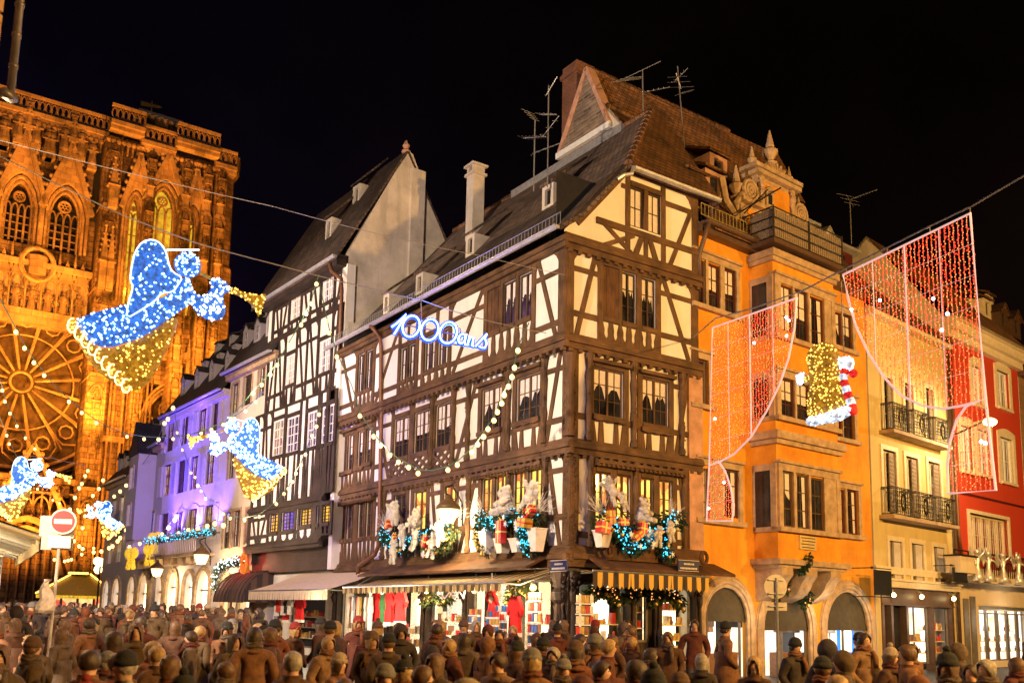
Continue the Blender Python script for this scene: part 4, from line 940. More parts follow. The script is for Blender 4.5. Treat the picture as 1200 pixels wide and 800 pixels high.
for q in ((pu0 + .7, -3.2, 37.5, 8, .6), (pu1 - .9, -3.2, 37.5, 8, .6), ((pu0 + pu1) / 2, -2.9, 47.5, 6.5, .7)): m = MB(K); pinnacle(m, *q); m.build('pinnacle', CT, cath)
m = MB(K); m.box(pu0 - .6, pu0 + .5, -.3, .4, 46.5, 55.5); m.build('stair_slot', M['black_paint'], cath)
for a, b in ((UB - 2.7, UB - 1.5), (UB - 1.2, UB + .3), (K.at(167, 300)[0] - .8, K.at(167, 300)[0] + .4), (K.at(207, 300)[0] - .7, K.at(207, 300)[0] + .7)):
    buttress(a, b, -1.2, [(0, 16, 2.6), (16, 30, 2.2), (30, 41, 1.8), (41, 49.5, 1.3), (49.5, 55.5, .9)])
    for k, (z, h) in enumerate(((30, 6), (41, 6.5), (49.5, 5))): m = MB(K); pinnacle(m, (a + b) / 2, -3.0 + .4 * k, z, h, .5); m.build('pinnacle', CT, cath)
m = MB(K); m.lathe((UB + .5, 0, 0), [(2.2, 0), (2.2, 33), (1.9, 33.4), (1.7, 44), (1.4, 44.5), (1.3, 56), (1.9, 57), (2.0, 59)], 8); m.build('stair_turret', CM, cath)
# gallery of the apostles above the rose
m = MB(K); m.box(UA, pu0, -1.3, 1.2, ZG - .9, ZG); m.box(UA, pu0, -1.0, 1.0, ZG - 1.5, ZG - .9); m.box(UA, pu0, -1.3, 1.2, ZG + 5.0, ZG + 5.6); n = 26; stp = 1.62; ga = UA + 1
k = 0; us = []
u = pu0 - 1.0
while u > UA + 6: us.append(u); u -= stp
for u in us:
    m.tube([(u - stp / 2, -.7, ZG), (u - stp / 2, -.7, ZG + 3.2)], .12, 5); q = pt_arch(u - stp / 2, u + stp / 2, ZG + 3.2, 1.1); m.tube([(x, -.7, z) for x, z in q], .12, 4)
    m.prism([(u - stp / 2, ZG + 3.9), (u + stp / 2, ZG + 3.9), (u, ZG + 6.6)], -.85, -.65); pinnacle(m, u - stp / 2, -.7, ZG + 4.4, 3.2, .22)
m.build('statue_gallery', CT, cath)
for u in us[:14]: m = MB(K); statue(m, u, -.1, ZG + .1, 2.9); m.build('statue', CT, cath)
m = MB(K); m.box(UA, pu0, .55, .7, ZG, ZG + 5); m.build('gallery_back', M['stone_trim'], cath)
cc = (wl[1][1] + wl[2][0]) / 2; m = MB(K); zc = K.at(44, 314)[1]; m.tube([(cc + 1.7 * math.cos(j * PI / 8), -1.2, zc + 1.9 * math.sin(j * PI / 8)) for j in range(16)], .28, 6, closed=True); m.lathe((cc, -.6, zc - 1.2), [(1.2, 0), (1.2, 2.2), (.3, 2.6)], 8); m.build('clock_roundel', CT, cath)
# rose window
m = MB(K); W = .2
for rr, tr in ((RR + .9, .22), (RR, .18), (RR * .56, .08), (1.1, .14)): m.tube([(rose_u + rr * math.cos(j * PI / 24), W, rose_z + rr * math.sin(j * PI / 24)) for j in range(48)], tr, 6, closed=True)
n = 16
for k in range(n):
    a = 2 * PI * (k + .5) / n; ca, sa = math.cos(a), math.sin(a)
    m.tube([(rose_u + 1.4 * ca, W, rose_z + 1.4 * sa), (rose_u + RR * .88 * ca, W, rose_z + RR * .88 * sa)], .08, 4)
    a = 2 * PI * k / n; hw = RR * math.tan(PI / n)
    for s in (-1, 1):
        pts = []
        for j in range(9):
            t = j / 8; r = 1.6 + (RR - 2.2) * t; wd = s * (PI / n) * (.92 if t < .7 else .92 * math.sqrt(max(0, 1 - ((t - .7) / .3) ** 2))); pts.append((rose_u + r * math.cos(a + wd), W, rose_z + r * math.sin(a + wd)))
        m.tube(pts, .09, 4)
    m.tube([(rose_u + (RR * .74) * math.cos(a) + .75 * math.cos(j * PI / 4), W, rose_z + (RR * .74) * math.sin(a) + .75 * math.sin(j * PI / 4)) for j in range(8)], .1, 4, closed=True)
    m.tube([(rose_u + (RR + 2.0) * math.cos(a) + .8 * math.cos(j * PI / 4), W, rose_z + (RR + 2.0) * math.sin(a) + .8 * math.sin(j * PI / 4)) for j in range(8)], .12, 4, closed=True)
ro = m.build('rose_window', CT, cath)
p = MB(K); p.poly([(rose_u + RR * 1.15 * math.cos(j * PI / 20), 1.0, rose_z + RR * 1.15 * math.sin(j * PI / 20)) for j in range(40)]); p.build('pane', M['cathedral_dark'], ro)
m = MB(K)
for cx, cz_ in ((11, 11), (-11, 11), (11, -11), (-11, -11)):
    cx, cz_ = rose_u + cx * .86, rose_z + cz_ * .8
    for r in (1.9, 1.2): m.tube([(cx + r * math.cos(j * PI / 6), .2, cz_ + r * math.sin(j * PI / 6)) for j in range(12)], .16, 4, closed=True)
    for j in range(5): a = j * 2 * PI / 5; m.tube([(cx + .7 * math.cos(a) + .45 * math.cos(i * PI / 3), .2, cz_ + .7 * math.sin(a) + .45 * math.sin(i * PI / 3)) for i in range(6)], .08, 4, closed=True)
m.build('spandrel_tracery', CT, cath)
# screen of tall free-standing shafts over the portals, with steep gables
m = MB(K); zt_ = rose_z - RR - 1.2
for u in [UA + 6 + .85 * k for k in range(int((pu0 - UA - 6) / .85))]: m.tube([(u, -1.6, 2), (u, -1.6, zt_ - 1)], .1, 4)
m.box(UA, pu0, -1.9, -.9, zt_ - .4, zt_ + .2); m.box(UA, pu0, -1.8, -1.0, zt_ - 1.6, zt_ - 1.4)
for u in [UA + 6 + 1.7 * k for k in range(int((pu0 - UA - 6) / 1.7))]: m.tube([(x, -1.6, z) for x, z in pt_arch(u, u + 1.7, zt_ - 3.2, 1.3)], .1, 4); m.tube([(u + .85 + .5 * math.cos(j * PI / 4), -1.6, zt_ - 1.0 + .45 * math.sin(j * PI / 4)) for j in range(8)], .08, 4, closed=True)
m.build('shaft_screen', CT, cath)
m = MB(K)
for c, hw, zp in ((rose_u + 1.5, 6.5, zt_ + 3.5), (K.at(196, 640)[0], 3.6, 22)):
    for s in (-1, 1):
        m.beam((c + s * hw, 5), (c, zp), .4, -3.2, -2.8)
        for k in range(1, 12): t = k / 12; m.ball((c + s * hw * (1 - t) + s * .3, -3, 5 + (zp - 5) * t + .2), .28, 5, 4)
    m.tube([(x, -3, z) for x, z in pt_arch(c - hw * .75, c + hw * .75, 5, 6)], .4, 5); m.tube([(x, -2.6, z) for x, z in pt_arch(c - hw * .6, c + hw * .6, 5, 5)], .35, 5)
m.build('portal_gable', CT, cath)
for a in (pu1 + .6, pu1 + 2.0, pu1 + 4.6, pu1 + 7.4, pu1 + 8.8):
    m = MB(K); m.tube([(a, -1.7, 2), (a, -1.7, 31)], .17, 5); m.tube([(a + .5, -1.7, 2), (a + .5, -1.7, 31)], .1, 4); pinnacle(m, a + .2, -1.9, 29, 5, .4); m.build('shaft', CT, cath)
for q in ((-2.0, 31.4, 32.2), (-1.8, 30.9, 31.4), (-2.0, 20.4, 21)): m = MB(K); m.box(pu1, UB, q[0], -1.0, q[1], q[2]); m.build('string_course', CT, cath)
wc = K.at(196, 480)[0]; lancet(K, cath, wc - 2.8, wc + 3.0, 12.2, 23.5, 4.0, -1.2, 4, 'cathedral_dark')
vu = K.at(181, 138); vane = thing('weather_vane', 'small gilded weather vane standing on the cathedral roof edge', 'weather vane', K, vu[0], 2, ZT + 2.45)
m = MB(K); vz = ZT + 2.45; m.tube([(vu[0], 2, vz), (vu[0], 2, vz + 2.6)], .09, 5); m.ball((vu[0], 2, vz + .9), .28, 8, 6); m.build('pole', M['gilt'], vane)
m = MB(K); m.prism([(vu[0] - 1.3, vz + 1.6), (vu[0] + .9, vz + 1.95), (vu[0] + 1.3, vz + 2.2), (vu[0] + .9, vz + 2.3), (vu[0] - 1.3, vz + 2.2)], 1.95, 2.05); m.build('arrow', M['gilt'], vane)
# ------------------------------------------------------------------ orange townhouse with oriel and baroque dormer
FO = Fr(R.pw(815, 640), 38.4); OU0, OU1 = .02, 9.2; OZ = 13.1
ora = thing('orange_townhouse', 'orange plastered townhouse with a stone oriel, baroque roof gable and three arched shop openings', 'house', FO, 4)
BW = -.85; bu0, bu1 = FO.at(909, 500, BW)[0], FO.at(981, 500, BW)[0]
ow = [(814, 304, 826, 357), (829, 310, 843, 362), (848, 316, 862, 368), (813, 421, 829, 474), (819, 548, 830, 607), (846, 550, 865, 606), (973, 365, 986, 405), (987, 369, 998, 410), (974, 468, 986, 512), (987, 471, 1000, 515), (979, 573, 990, 625), (992, 574, 1005, 626)]
holes = [FO.rect(q) for q in ow]
arcs = [(FO.at(806, 720)[0] + .02, FO.at(876, 720)[0], FO.at(842, 685)[1]), (FO.at(893, 725)[0], FO.at(949, 725)[0], FO.at(920, 690)[1]), (FO.at(967, 725)[0], FO.at(1018, 725)[0], FO.at(991, 691)[1])]
arcs[0] = (max(arcs[0][0], .3), arcs[0][1], arcs[0][2])
m = MB(FO); ZG_ = 3.45; m.wall(OU0, OU1, ZG_, OZ, 0, holes, .22); e = OU0
for a, b, t in arcs:
    m.wall(e, a, 0, ZG_, 0); r = (b - a) / 2; ry = min(r, 1.45); m.arch(a, b, 0, ZG_, 0, lambda q, t=t, ry=ry: t - ry + ry * math.sqrt(max(0, 1 - (2 * q - 1) ** 2)), .2, 18); e = b
m.wall(e, OU1, 0, ZG_, 0); m.build('wall', M['orange_plaster'], ora)
for r in holes: window(FO, ora, r, 0, 'maroon_paint', 'glass_red' if r[0] < .9 and 8 < r[2] < 9 else 'glass', 1, 3, depth=.13, curtain='half' if r[2] > 10 and r[0] < 3 else 'sides' if r[2] < 7 else random.choice([None, 'half', 'drape']), sash=.06, mun=.03)
def surround(F, root, a, b, c, d, w, t=.17, pr=.06, mt='stone_trim', sillo=.16):
    m = MB(F); m.box(a - t, a, w - pr, w + .1, c, d); m.box(b, b + t, w - pr, w + .1, c, d); m.box(a - t, b + t, w - pr - .002, w + .1, d, d + t * 1.1); m.box(a - t - .06, b + t + .06, w - sillo, w + .1, c - .14, c); m.box(a - t - .05, b + t + .05, w - pr - .08, w + .1, d + t * 1.1, d + t * 1.5)
    return m.build('window_surround', M[mt], root)
def grp(ix): return min(holes[i][0] for i in ix), max(holes[i][1] for i in ix), min(holes[i][2] for i in ix), max(holes[i][3] for i in ix)
for ix in ((0, 1, 2), (3,), (4, 5), (6, 7), (8, 9), (10, 11)):
    a, b, c, d = grp(ix); surround(FO, ora, a, b, c, d, 0)
    for i in ix[:-1]:
        m = MB(FO); j = i + 1; m.box(holes[i][1], holes[j][0], -.05, .1, c, d); m.build('stone_mullion', M['stone_trim'], ora)
# oriel: stone cheeks, three storeys of windows, corbels and roof terrace
OB = FO.at(905, 655, BW)[1]; zt = OZ - .05
levels = [((914, 335, 928, 388), (930, 341, 946, 398), (948, 349, 965, 407)), ((914, 444, 930, 488), (932, 449, 948, 493), (950, 455, 965, 498)), ((914, 552, 929, 617), (932, 556, 947, 619), (949, 560, 965, 622))]
bh = [[FO.rect(q, BW) for q in lv] for lv in levels]
allh = [h for lv in bh for h in lv]
m = MB(FO); m.wall(bu0, bu1, OB, zt, BW, allh, .2)
PL = perp(FO, bu0, BW); pd = -BW
lh = [(.16, pd - .14, lv[0][2], lv[0][3]) for lv in bh]
m2 = MB(PL)
ow_ = m.build('oriel_wall', M['orange_plaster'], ora)
m2.wall(0, pd, OB, zt, 0, [], .1); m2.build('oriel_cheek', M['orange_plaster'], ora)
m = MB(FO); m.poly([(bu1, BW, OB), (bu1, 0, OB), (bu1, 0, zt), (bu1, BW, zt)]); m.poly([(bu0, BW, OB), (bu1, BW, OB), (bu1, 0, OB), (bu0, 0, OB)]); m.build('oriel_cheek', M['orange_plaster'], ora)
for lv in bh:
    for r in lv: window(FO, ora, r, BW, 'maroon_paint' if r[2] > 6 else 'brown_paint', 'glass', 1, 3, depth=.12, curtain=random.choice(['sides', 'half', 'half', 'full']) if r[2] > 6 else random.choice(['sides', None, 'drape']), sash=.055, mun=.03)
    a, b, c, d = lv[0][0], lv[-1][1], min(q[2] for q in lv), max(q[3] for q in lv); surround(FO, ora, bu0 + .22, bu1 - .22, c, d, BW, .2, .07)
    m = MB(FO)
    for i in range(len(lv) - 1): m.box(lv[i][1], lv[i + 1][0], BW - .06, BW + .1, c, d)
    m.box(bu0 + .2, lv[0][0], BW - .05, BW + .1, c, d); m.box(lv[-1][1], bu1 - .2, BW - .05, BW + .1, c, d); m.build('stone_mullion', M['stone_trim'], ora)
    # dark side window in the cheek that faces the square
    wi = MB(PL); wi.box(.2, pd - .1, -.05, .05, c, d); fr = MB(PL)
    for q in ((.2, .28), (pd - .18, pd - .1)): fr.box(q[0], q[1], -.08, -.04, c, d)
    for z in (c, (c * 2 + d) / 3, (c + 2 * d) / 3, d - .06): fr.box(.28, pd - .18, -.075, -.04, z, z + .05)
    w_ = fr.build('window', M['maroon_paint'], ora); wi.build('pane', M['glass'], w_)
    st = MB(PL); st.box(0.0, .2, -.06, .05, c - .1, d + .2); st.box(pd - .1, pd, -.06, .05, c - .1, d + .2); st.box(.2, pd - .1, -.058, .05, d, d + .2); st.box(-.05, pd, -.12, .05, c - .14, c); st.build('window_surround', M['stone_trim'], ora)
for z, hgt, o in ((FO.at(909, 509, BW)[1], .24, .2), (FO.at(885, 655, BW)[1], .16, .22), (OZ - .2, .22, .16)):
    m = MB(FO); m.box(bu0 - o, bu1 + o, BW - o, -.002, z - hgt / 2, z + hgt / 2); m.box(bu0 - o * .55, bu1 + o * .55, BW - o * .55, -.003, z - hgt * 1.1, z - hgt / 2); m.build('string_course', M['stone_trim'], ora)
cz = OB - .12
for u in (bu0 + .3, (bu0 + bu1) / 2 - .1, bu1 - .45):
    m = MB(Fr(FO.wp(u - .28, 0, 0), FO.deg + 90))
    pts = [(.0, cz), (BW - .1, cz), (BW - .1, cz - .3)] + [(BW * math.cos(t) * .95, cz - .3 - .75 * math.sin(t)) for t in [k * PI / 12 for k in range(1, 6)]] + [(0, cz - 1.1)]
    m.prism(pts, -.56, 0); scatter_relief(m, BW * .8, -.1, cz - .6, cz - .2, -.58, 14, .06, random.Random(int(u * 9))); m.build('corbel', M['stone_trim'], ora)
m = MB(FO); pc = FO.rect((936, 628, 955, 644), BW); m.box(pc[0], pc[1], BW - .05, BW, pc[2], pc[3])
for k in range(4): z = pc[3] - (pc[3] - pc[2]) * (k + .7) / 4.4; m.m = 1; m.box(pc[0] + .05 + .05 * (k % 2), pc[1] - .05 - .06 * (k // 2), BW - .053, BW - .05, z - .012, z + .018)
m.build('plaque', [M['cream_plaster'], M['brown_paint']], ora)
# arched shop openings
for i, (a, b, t) in enumerate(arcs):
    r = (b - a) / 2; ry = min(r, 1.45); c = (a + b) / 2; n = 16
    def pa(o, n=n, c=c, r=r, ry=ry, t=t): return [(c - (r + o) * math.cos(PI * k / n), t - ry + (ry + o) * math.sin(PI * k / n)) for k in range(n + 1)]
    m = MB(FO)
    for o, w, th in ((.0, -.01, .07), (.12, -.05, .08), (.22, -.03, .08)): q = pa(o); m.tube([(a - o, w, .0)] + [(x, w, z) for x, z in q] + [(b + o, w, 0)], th, 6)
    q, q2 = pa(.02), pa(.34); 
    for k in range(n): m.prism([q[k], q[k + 1], q2[k + 1], q2[k]], -.03, .02)
    ar = m.build('arch_surround', M['stone_trim'], ora)
    zs = t - ry + .02; m = MB(FO); m.prism([(a, zs)] + [(x, z) for x, z in pa(0)[1:-1]] + [(b, zs)], .08, .13); m.box(a, b, .06, .15, zs - .06, zs); m.build('arch_blind', M['olive_blind'], ar)
    p = MB(FO); p.poly([(a, 1.2, 0), (b, 1.2, 0), (b, 1.2, zs), (a, 1.2, zs)]); p.poly([(a, .15, zs), (b, .15, zs), (b, 1.2, zs), (a, 1.2, zs)]); p.build('lit_back_wall', M['shop_arch'], ar)
    g = MB(FO)
    for f in ((.1, .9) if i == 0 else (.03, .47, .97)): g.box(a + (b - a) * f - .03, a + (b - a) * f + .03, .12, .18, 0, zs)
    g.build('glazing_bar', M['grey_paint'], ar)
def mannequin(m, u, w, z, h):
    m.lathe((u, w, z), [(h * .1, 0), (h * .03, .03), (h * .02, h * .35), (h * .12, h * .36), (h * .09, h * .55), (h * .13, h * .78), (h * .04, h * .84), (h * .035, h * .87)], 9); m.ball((u, w, z + h * .94), h * .06, 8, 6, (1, 1, 1.2))
    for s in (-1, 1): m.tube([(u + s * h * .12, w, z + h * .77), (u + s * h * .15, w, z + h * .6), (u + s * h * .12, w - .05, z + h * .45)], h * .03, 6)
MANN = [(817, 'goods_white', 'white mannequin in left arched window of the orange townhouse'), (828, 'goods_brown', 'brown-dressed mannequin in left arched window of the orange townhouse'), (914, 'goods_brown', 'brown-dressed mannequin in middle arched window of the orange townhouse'), (930, 'grey_paint', 'dark-dressed mannequin in middle arched window of the orange townhouse'), (972, 'goods_white', 'white mannequin beside the blue booth in the right arched window')]
for px, mt, lb in MANN:
    u = FO.at(px, 740, .7)[0]; m = MB(FO); mannequin(m, u, .7, .75, 1.75); m.box(u - .3, u + .3, .5, .9, 0, .76)
    o = m.build('mannequin', M[mt], None, loc=FO.wp(u, .7, 0)); tag(o, lb, 'mannequin', 'mannequins in the arched shop windows')
u = FO.at(984, 740, .75)[0]; bt = thing('blue_booth', 'bright blue glazed booth inside the right arched shop opening', 'booth', FO, u, .75, 0, None)
m = MB(FO)
for s in (-.42, .36): m.box(u + s, u + s + .07, .5, .6, 0, 2.35)
m.box(u - .42, u + .43, .5, .6, 2.2, 2.45); m.box(u - .42, u + .43, .5, .6, .6, .75); m.box(u - .42, u + .43, .5, .58, 1.5, 1.56); m.build('frame', M['blue_lit'], bt)
m = MB(FO); m.box(u - .35, u + .36, .54, .56, .75, 2.2); m.build('panel', M['shop_white'], bt)
# roof, gutter, dormers
z0 = OZ + .28; sl = 1.25; OE = .5; slab(FO, ora, [(OE, -.42, z0), (OU1, -.42, z0), (OU1, 4.2, z0 + sl * 4.6), (OE, 4.2, z0 + sl * 4.6)], .16, 'roof_warm'); slab(FO, ora, [(OE, 4.2, z0 + sl * 4.6), (OU1, 4.2, z0 + sl * 4.6), (OU1, 9, z0), (OE, 9, z0)], .16, 'roof_warm')
ridge_caps(FO, ora, (OE, 4.2, z0 + sl * 4.6 + .02), (OU1, 4.2, z0 + sl * 4.6 + .02), 'roof_warm', .12)
m = MB(FO); m.box(OU0, OU1, -.3, .05, OZ - .02, OZ + .16); m.box(OU0, OU1, -.42, .05, OZ + .16, OZ + .26); m.build('cornice', M['brown_paint'], ora); gutter(FO, ora, OU0, bu0 - .1, -.5, OZ + .24, .09, m_='brown_paint'); snow_rail(FO, ora, OU0, bu0 - .5, -.3, z0 + .2, .35, m_='gilt_rail')
for e in (OE, OU1):
    m = MB(FO); m.poly([(e, 0, 0), (e, 9, 0), (e, 9, z0), (e, 4.2, z0 + sl * 4.6), (e, 0, z0)]); m.build('gable_wall', M['old_plaster'], ora)
m = MB(FO); m.poly([(OU0, 1.6, 0), (OU1, 1.6, 0), (OU1, 1.6, OZ), (OU0, 1.6, OZ)]); m.build('inner_wall', M['black_paint'], ora)
for px, py, w, wd, hh in ((838, 242, 1.1, .95, 1.0), (842, 186, 2.5, .95, 1.0), (818, 248, .2, .7, 1.1)):
    u, z = FO.at(px, py, w); dormer(FO, ora, u, w, z0 + sl * (w + .42) - .1, wd, hh, 1.4, 'pink_stone', 'roof_warm', .45, over=.12)
# terrace on the oriel with its screened railing
m = MB(FO); m.box(bu0 - .3, bu1 + .3, BW - .3, .1, OZ + .02, OZ + .16); m.build('terrace_slab', M['brown_paint'], ora)
m = MB(FO); s_ = MB(FO); t0, t1 = bu0 - .25, bu1 + .2; zt0 = OZ + .16
for z in (.05, .36, .68, 1.0): m.tube([(t0, 0, zt0 + z), (t0, BW - .25, zt0 + z), (t1, BW - .25, zt0 + z), (t1, 0, zt0 + z)], .025, 4)
for u in (t0, (t0 + t1) / 2, t1): m.tube([(u, BW - .25, zt0), (u, BW - .25, zt0 + 1.05)], .03, 4)
Rn = random.Random(8); n = 34
for k in range(n): u = t0 + (t1 - t0) * (k + .5) / n; s_.box(u - .04, u + .04, BW - .215, BW - .2, zt0 + .04 + .03 * Rn.random(), zt0 + .95 + .05 * Rn.random())
for k in range(10): w = BW - .2 + (0 - BW) * (k + .5) / 10; s_.box(t0 + .03, t0 + .045, w - .04, w + .04, zt0 + .05, zt0 + .95 + .05 * Rn.random())
rl = m.build('railing', M['iron'], ora); s_.build('reed_screen', M['reed'], rl)
# baroque gable dormer
gw = .35; P_ = lambda x, y: FO.at(x, y, gw)
gz = OZ + .1; gl, gr = P_(868, 250)[0], P_(944, 300)[0]; gc = P_(913, 230)[0]; q1, q2 = P_(890, 230)[0], P_(928, 240)[0]; zm = P_(880, 236)[1]; zt1 = P_(908, 209)[1]
m = MB(FO); hgw = (q2 - q1) / 2; gc = (q1 + q2) / 2
prof = [(gl, gz), (gr, gz), (gr, zm - .1)] 
for k in range(1, 7): t = k / 6; prof.append((gr + (q2 + .2 - gr) * t, zm + (zt1 - .9 - zm) * t ** 2.2))
prof += [(q2, zt1 - .5), (q2 + .15, zt1 - .2), (q2 + .15, zt1)]
for k in range(0, 9): a = PI * k / 8; prof.append((gc + hgw * .8 * math.cos(a), zt1 + .55 * math.sin(a)))
prof += [(q1 - .15, zt1), (q1 - .15, zt1 - .2), (q1, zt1 - .5)]
for k in range(6, -1, -1): t = k / 6; prof.append((gl + (q1 - .2 - gl) * t, zm + (zt1 - .9 - zm) * t ** 2.2))
m.prism(prof, gw, gw + .45); gd = m.build('baroque_gable', M['stone_trim'], ora)
m = MB(FO); m.box(q1 + .18, q2 - .18, gw - .03, gw + .01, zm + .2, zt1 - .35); m.box(gl + .35, gr - .35, gw - .031, gw + .01, gz + .3, zm - .3); m.build('plaster_field', M['orange_plaster'], gd)
m = MB(FO)
for z, a, b in ((zt1 - .18, q1 - .3, q2 + .3), (zm - .18, gl - .1, gr + .1), (zt1 + .02, q1 - .38, q2 + .38)): m.box(a, b, gw - .2, gw + .5, z, z + .14)
for u in (q1 + .05, q2 - .05): m.box(u - .1, u + .1, gw - .1, gw, zm, zt1 - .2); scatter_relief(m, u - .1, u + .1, zm + .1, zt1 - .3, gw - .1, 18, .06, Rn)
for s, cx in ((-1, (gl + q1) / 2 - .05), (1, (gr + q2) / 2 + .05)):
    for r in (.34, .2, .08): m.tube([(cx + r * math.cos(k * PI / 7), gw - .05, zm + .32 + r * math.sin(k * PI / 7)) for k in range(14)], .07, 5, closed=True)
    ex = gl if s < 0 else gr; m.tube([(ex - s * .1, gw, zm + .1), (ex + s * .25, gw, zm - .3), (ex + s * .2, gw, zm - .8), (ex + s * .75, gw, zm - .35), (ex + s * .95, gw, zm + .35)] if s < 0 else [(ex, gw, zm), (ex + .2, gw, zm - .3), (ex + .1, gw, zm - .6)], .12, 7)
for k in range(9): a = PI * k / 8; m.tube([(gc, gw - .05, zt1 + .12), (gc + hgw * .7 * math.cos(a), gw - .05, zt1 + .1 + .4 * math.sin(a))], .06, 5)
def urn(u, z, h): m.lathe((u, gw + .2, z), [(h * .16, 0), (h * .2, h * .05), (h * .08, h * .14), (h * .2, h * .32), (h * .22, h * .4), (h * .1, h * .5), (h * .12, h * .54), (h * .02, h)], 9)
urn(gc, zt1 + .55, 1.25); urn(q1 - .1, zt1 + .14, .75); urn(q2 + .15, zt1 + .14, .7); urn(gl + .05, zm, 1.15); urn(gr - .05, zm, 1.1); m.build('carved_ornament', M['stone_trim'], gd)
m = MB(FO); nx, nz = P_(899, 228)[0], P_(899, 236)[1]; m.box(nx - .2, nx + .2, gw - .12, gw - .03, nz - .25, nz + .3); m.prism([(nx - .28, nz + .3), (nx + .28, nz + .3), (nx, nz + .5)], gw - .16, gw - .03); m.build('niche', M['stone_trim'], gd)
m = MB(FO); m.box(nx - .1, nx + .1, gw - .13, gw - .115, nz - .15, nz + .2); m.build('niche_opening', M['black_paint'], gd)
m = MB(FO)
for e in (gl + .2, gr - .2): m.poly([(e, gw + .4, gz), (e, 4, gz), (e, 4, zm), (e, gw + .4, zm)])
m.poly([(gl, gw + .4, zm - .4), ((gl + gr) / 2, gw + .4, zm + .9), ((gl + gr) / 2, 5, zm + .9), (gl, 5, zm - .4)]); m.poly([(gr, gw + .4, zm - .4), ((gl + gr) / 2, gw + .4, zm + .9), ((gl + gr) / 2, 5, zm + .9), (gr, 5, zm - .4)]); m.build('dormer_roof', M['roof_warm'], gd)
m = MB(FO); a_, b_ = P_(868, 245), P_(925, 215); m.tube([FO.M.inverted() @ FO.pw(868, 248, -.2), FO.M.inverted() @ FO.pw(915, 220, -.2)], .025, 4); m.tube([FO.M.inverted() @ FO.pw(872, 250, -.2), FO.M.inverted() @ FO.pw(900, 222, -.2)], .02, 4); m.build('flag_pole', M['iron'], gd)
downpipe(FO, ora, [(OU0 + .12, -.5, OZ + .2), (OU0 + .1, -.3, OZ - .3), (OU0 + .1, -.12, OZ - .7), (OU0 + .1, -.12, OZ - 1.4)], .07, 'brown_paint')
m = MB(FO); m.box(-.35, .25, -.1, .1, 3.3, 8.8); m.build('stone_pilaster', M['pink_stone'], ora)

# ------------------------------------------------------------------ cream house with iron balconies
FC = Fr(FO.pw(1024, 640), 42.1); CU1 = FC.at(1117, 640)[0]; CZ = 12.6
cre = thing('cream_house', 'cream stuccoed house with iron balconies and shuttered windows between the orange and red houses', 'house', FC, 3)
cw = [(1035, 443, 1046, 503), (1060, 450, 1070, 512), (1085, 456, 1094, 520), (1035, 528, 1050, 600), (1062, 536, 1076, 606), (1088, 542, 1102, 610), (1042, 634, 1057, 684), (1068, 637, 1082, 687), (1094, 641, 1107, 690)]
ch = [FC.rect(q) for q in cw]; m = MB(FC); m.wall(0, CU1, 2.95, CZ, 0, ch, .3)
for a, b in ((0, .35), (CU1 - .3, CU1)): m.wall(a, b, 0, 2.95, 0)
m.build('wall', M['cream_plaster'], cre)
for i, r in enumerate(ch):
    window(FC, cre, r, 0, 'cream_paint', 'lit_warm' if i == 5 else 'glass', 2, 3 if i < 6 else 1, depth=.3, curtain='sides' if i < 6 else None, sash=.06, trim=(.17, 'cream_paint', .05))
    m = MB(FC); a, b = r[0], r[1]
    if i < 6:
        m.box(b - (b - a) * .42, b - .03, .02, .06, r[2] + .05, r[3] - .05)
        for k in range(14): z = r[2] + .1 + (r[3] - r[2] - .2) * k / 14; m.box(b - (b - a) * .38, b - .07, .0, .022, z, z + .05)
    else: m.box(a + (b - a) * .45, b - .02, .02, .1, r[2] + .03, r[3] - .03)
    m.build('shutter', M['blind' if i >= 6 else 'shutter'], cre)
for z, row in ((FC.at(1060, 513)[1], ch[0:3]), (FC.at(1068, 610)[1], ch[3:6])):
    m = MB(FC); m.box(row[0][0] - .4, row[-1][1] + .3, -.55, 0, z - .12, z); m.build('balcony_slab', M['stone_trim'], cre)
    for r in row:
        m = MB(FC); a, b = r[0] - .2, r[1] + .2; n = 9; w = -.45
        for zz in (.06, .95, 1.0): m.tube([(a, 0, z + zz), (a, w, z + zz), (b, w, z + zz), (b, 0, z + zz)], .018, 4)
        for k in range(n + 1):
            u = a + (b - a) * k / n; m.tube([(u, w, z + .05), (u, w, z + 1.0)], .012, 4)
            if k < n:
                c = u + (b - a) / n / 2
                for zc, rr in ((.25, .07), (.78, .07), (.5, .05)): m.tube([(c + rr * math.cos(j * PI / 4), w, z + zc + rr * 1.5 * math.sin(j * PI / 4)) for j in range(8)], .011, 4, closed=True)
        for k in range(4): m.tube([(a, w * k / 4, z + .05), (a, w * k / 4, z + 1)], .012, 4)
        c = (a + b) / 2; m.tube([(c + .16 * math.cos(j * PI / 6), w - .03, z + .5 + .3 * math.sin(j * PI / 6)) for j in range(12)], .03, 5, closed=True)
        m.build('balcony_railing', M['iron'], cre)
m = MB(FC); m.box(-.05, CU1, -.22, .02, 2.98, 3.2); m.box(.1, CU1 + .05, -.3, .02, 3.2, 3.28); m.box(0, CU1, -.06, .02, 3.45, 3.7); m.build('shop_cornice', M['cream_paint'], cre)
m = MB(FC); m.box(.35, CU1 - .3, -.05, .25, 2.42, 2.96)
for u in (.35, 1.0, 2.15, 4.2, CU1 - .5): m.box(u, u + .16, -.05, .25, 0, 2.42)
m.box(.35, CU1 - .3, -.08, .2, 2.36, 2.42); m.box(1.0, 1.02, -.06, 0, 2.45, 2.9); m.box(3.0, 3.03, -.06, 0, 2.45, 2.9); m.build('shop_front', M['brown_paint'], cre)
shop_window(FC, 2.31, 4.2, .3, 2.36, .15, 'shop_arch', 2, cre, seed=51); shop_window(FC, 4.36, CU1 - .5, .3, 2.36, .15, 'shop_arch', 3, cre, seed=52)
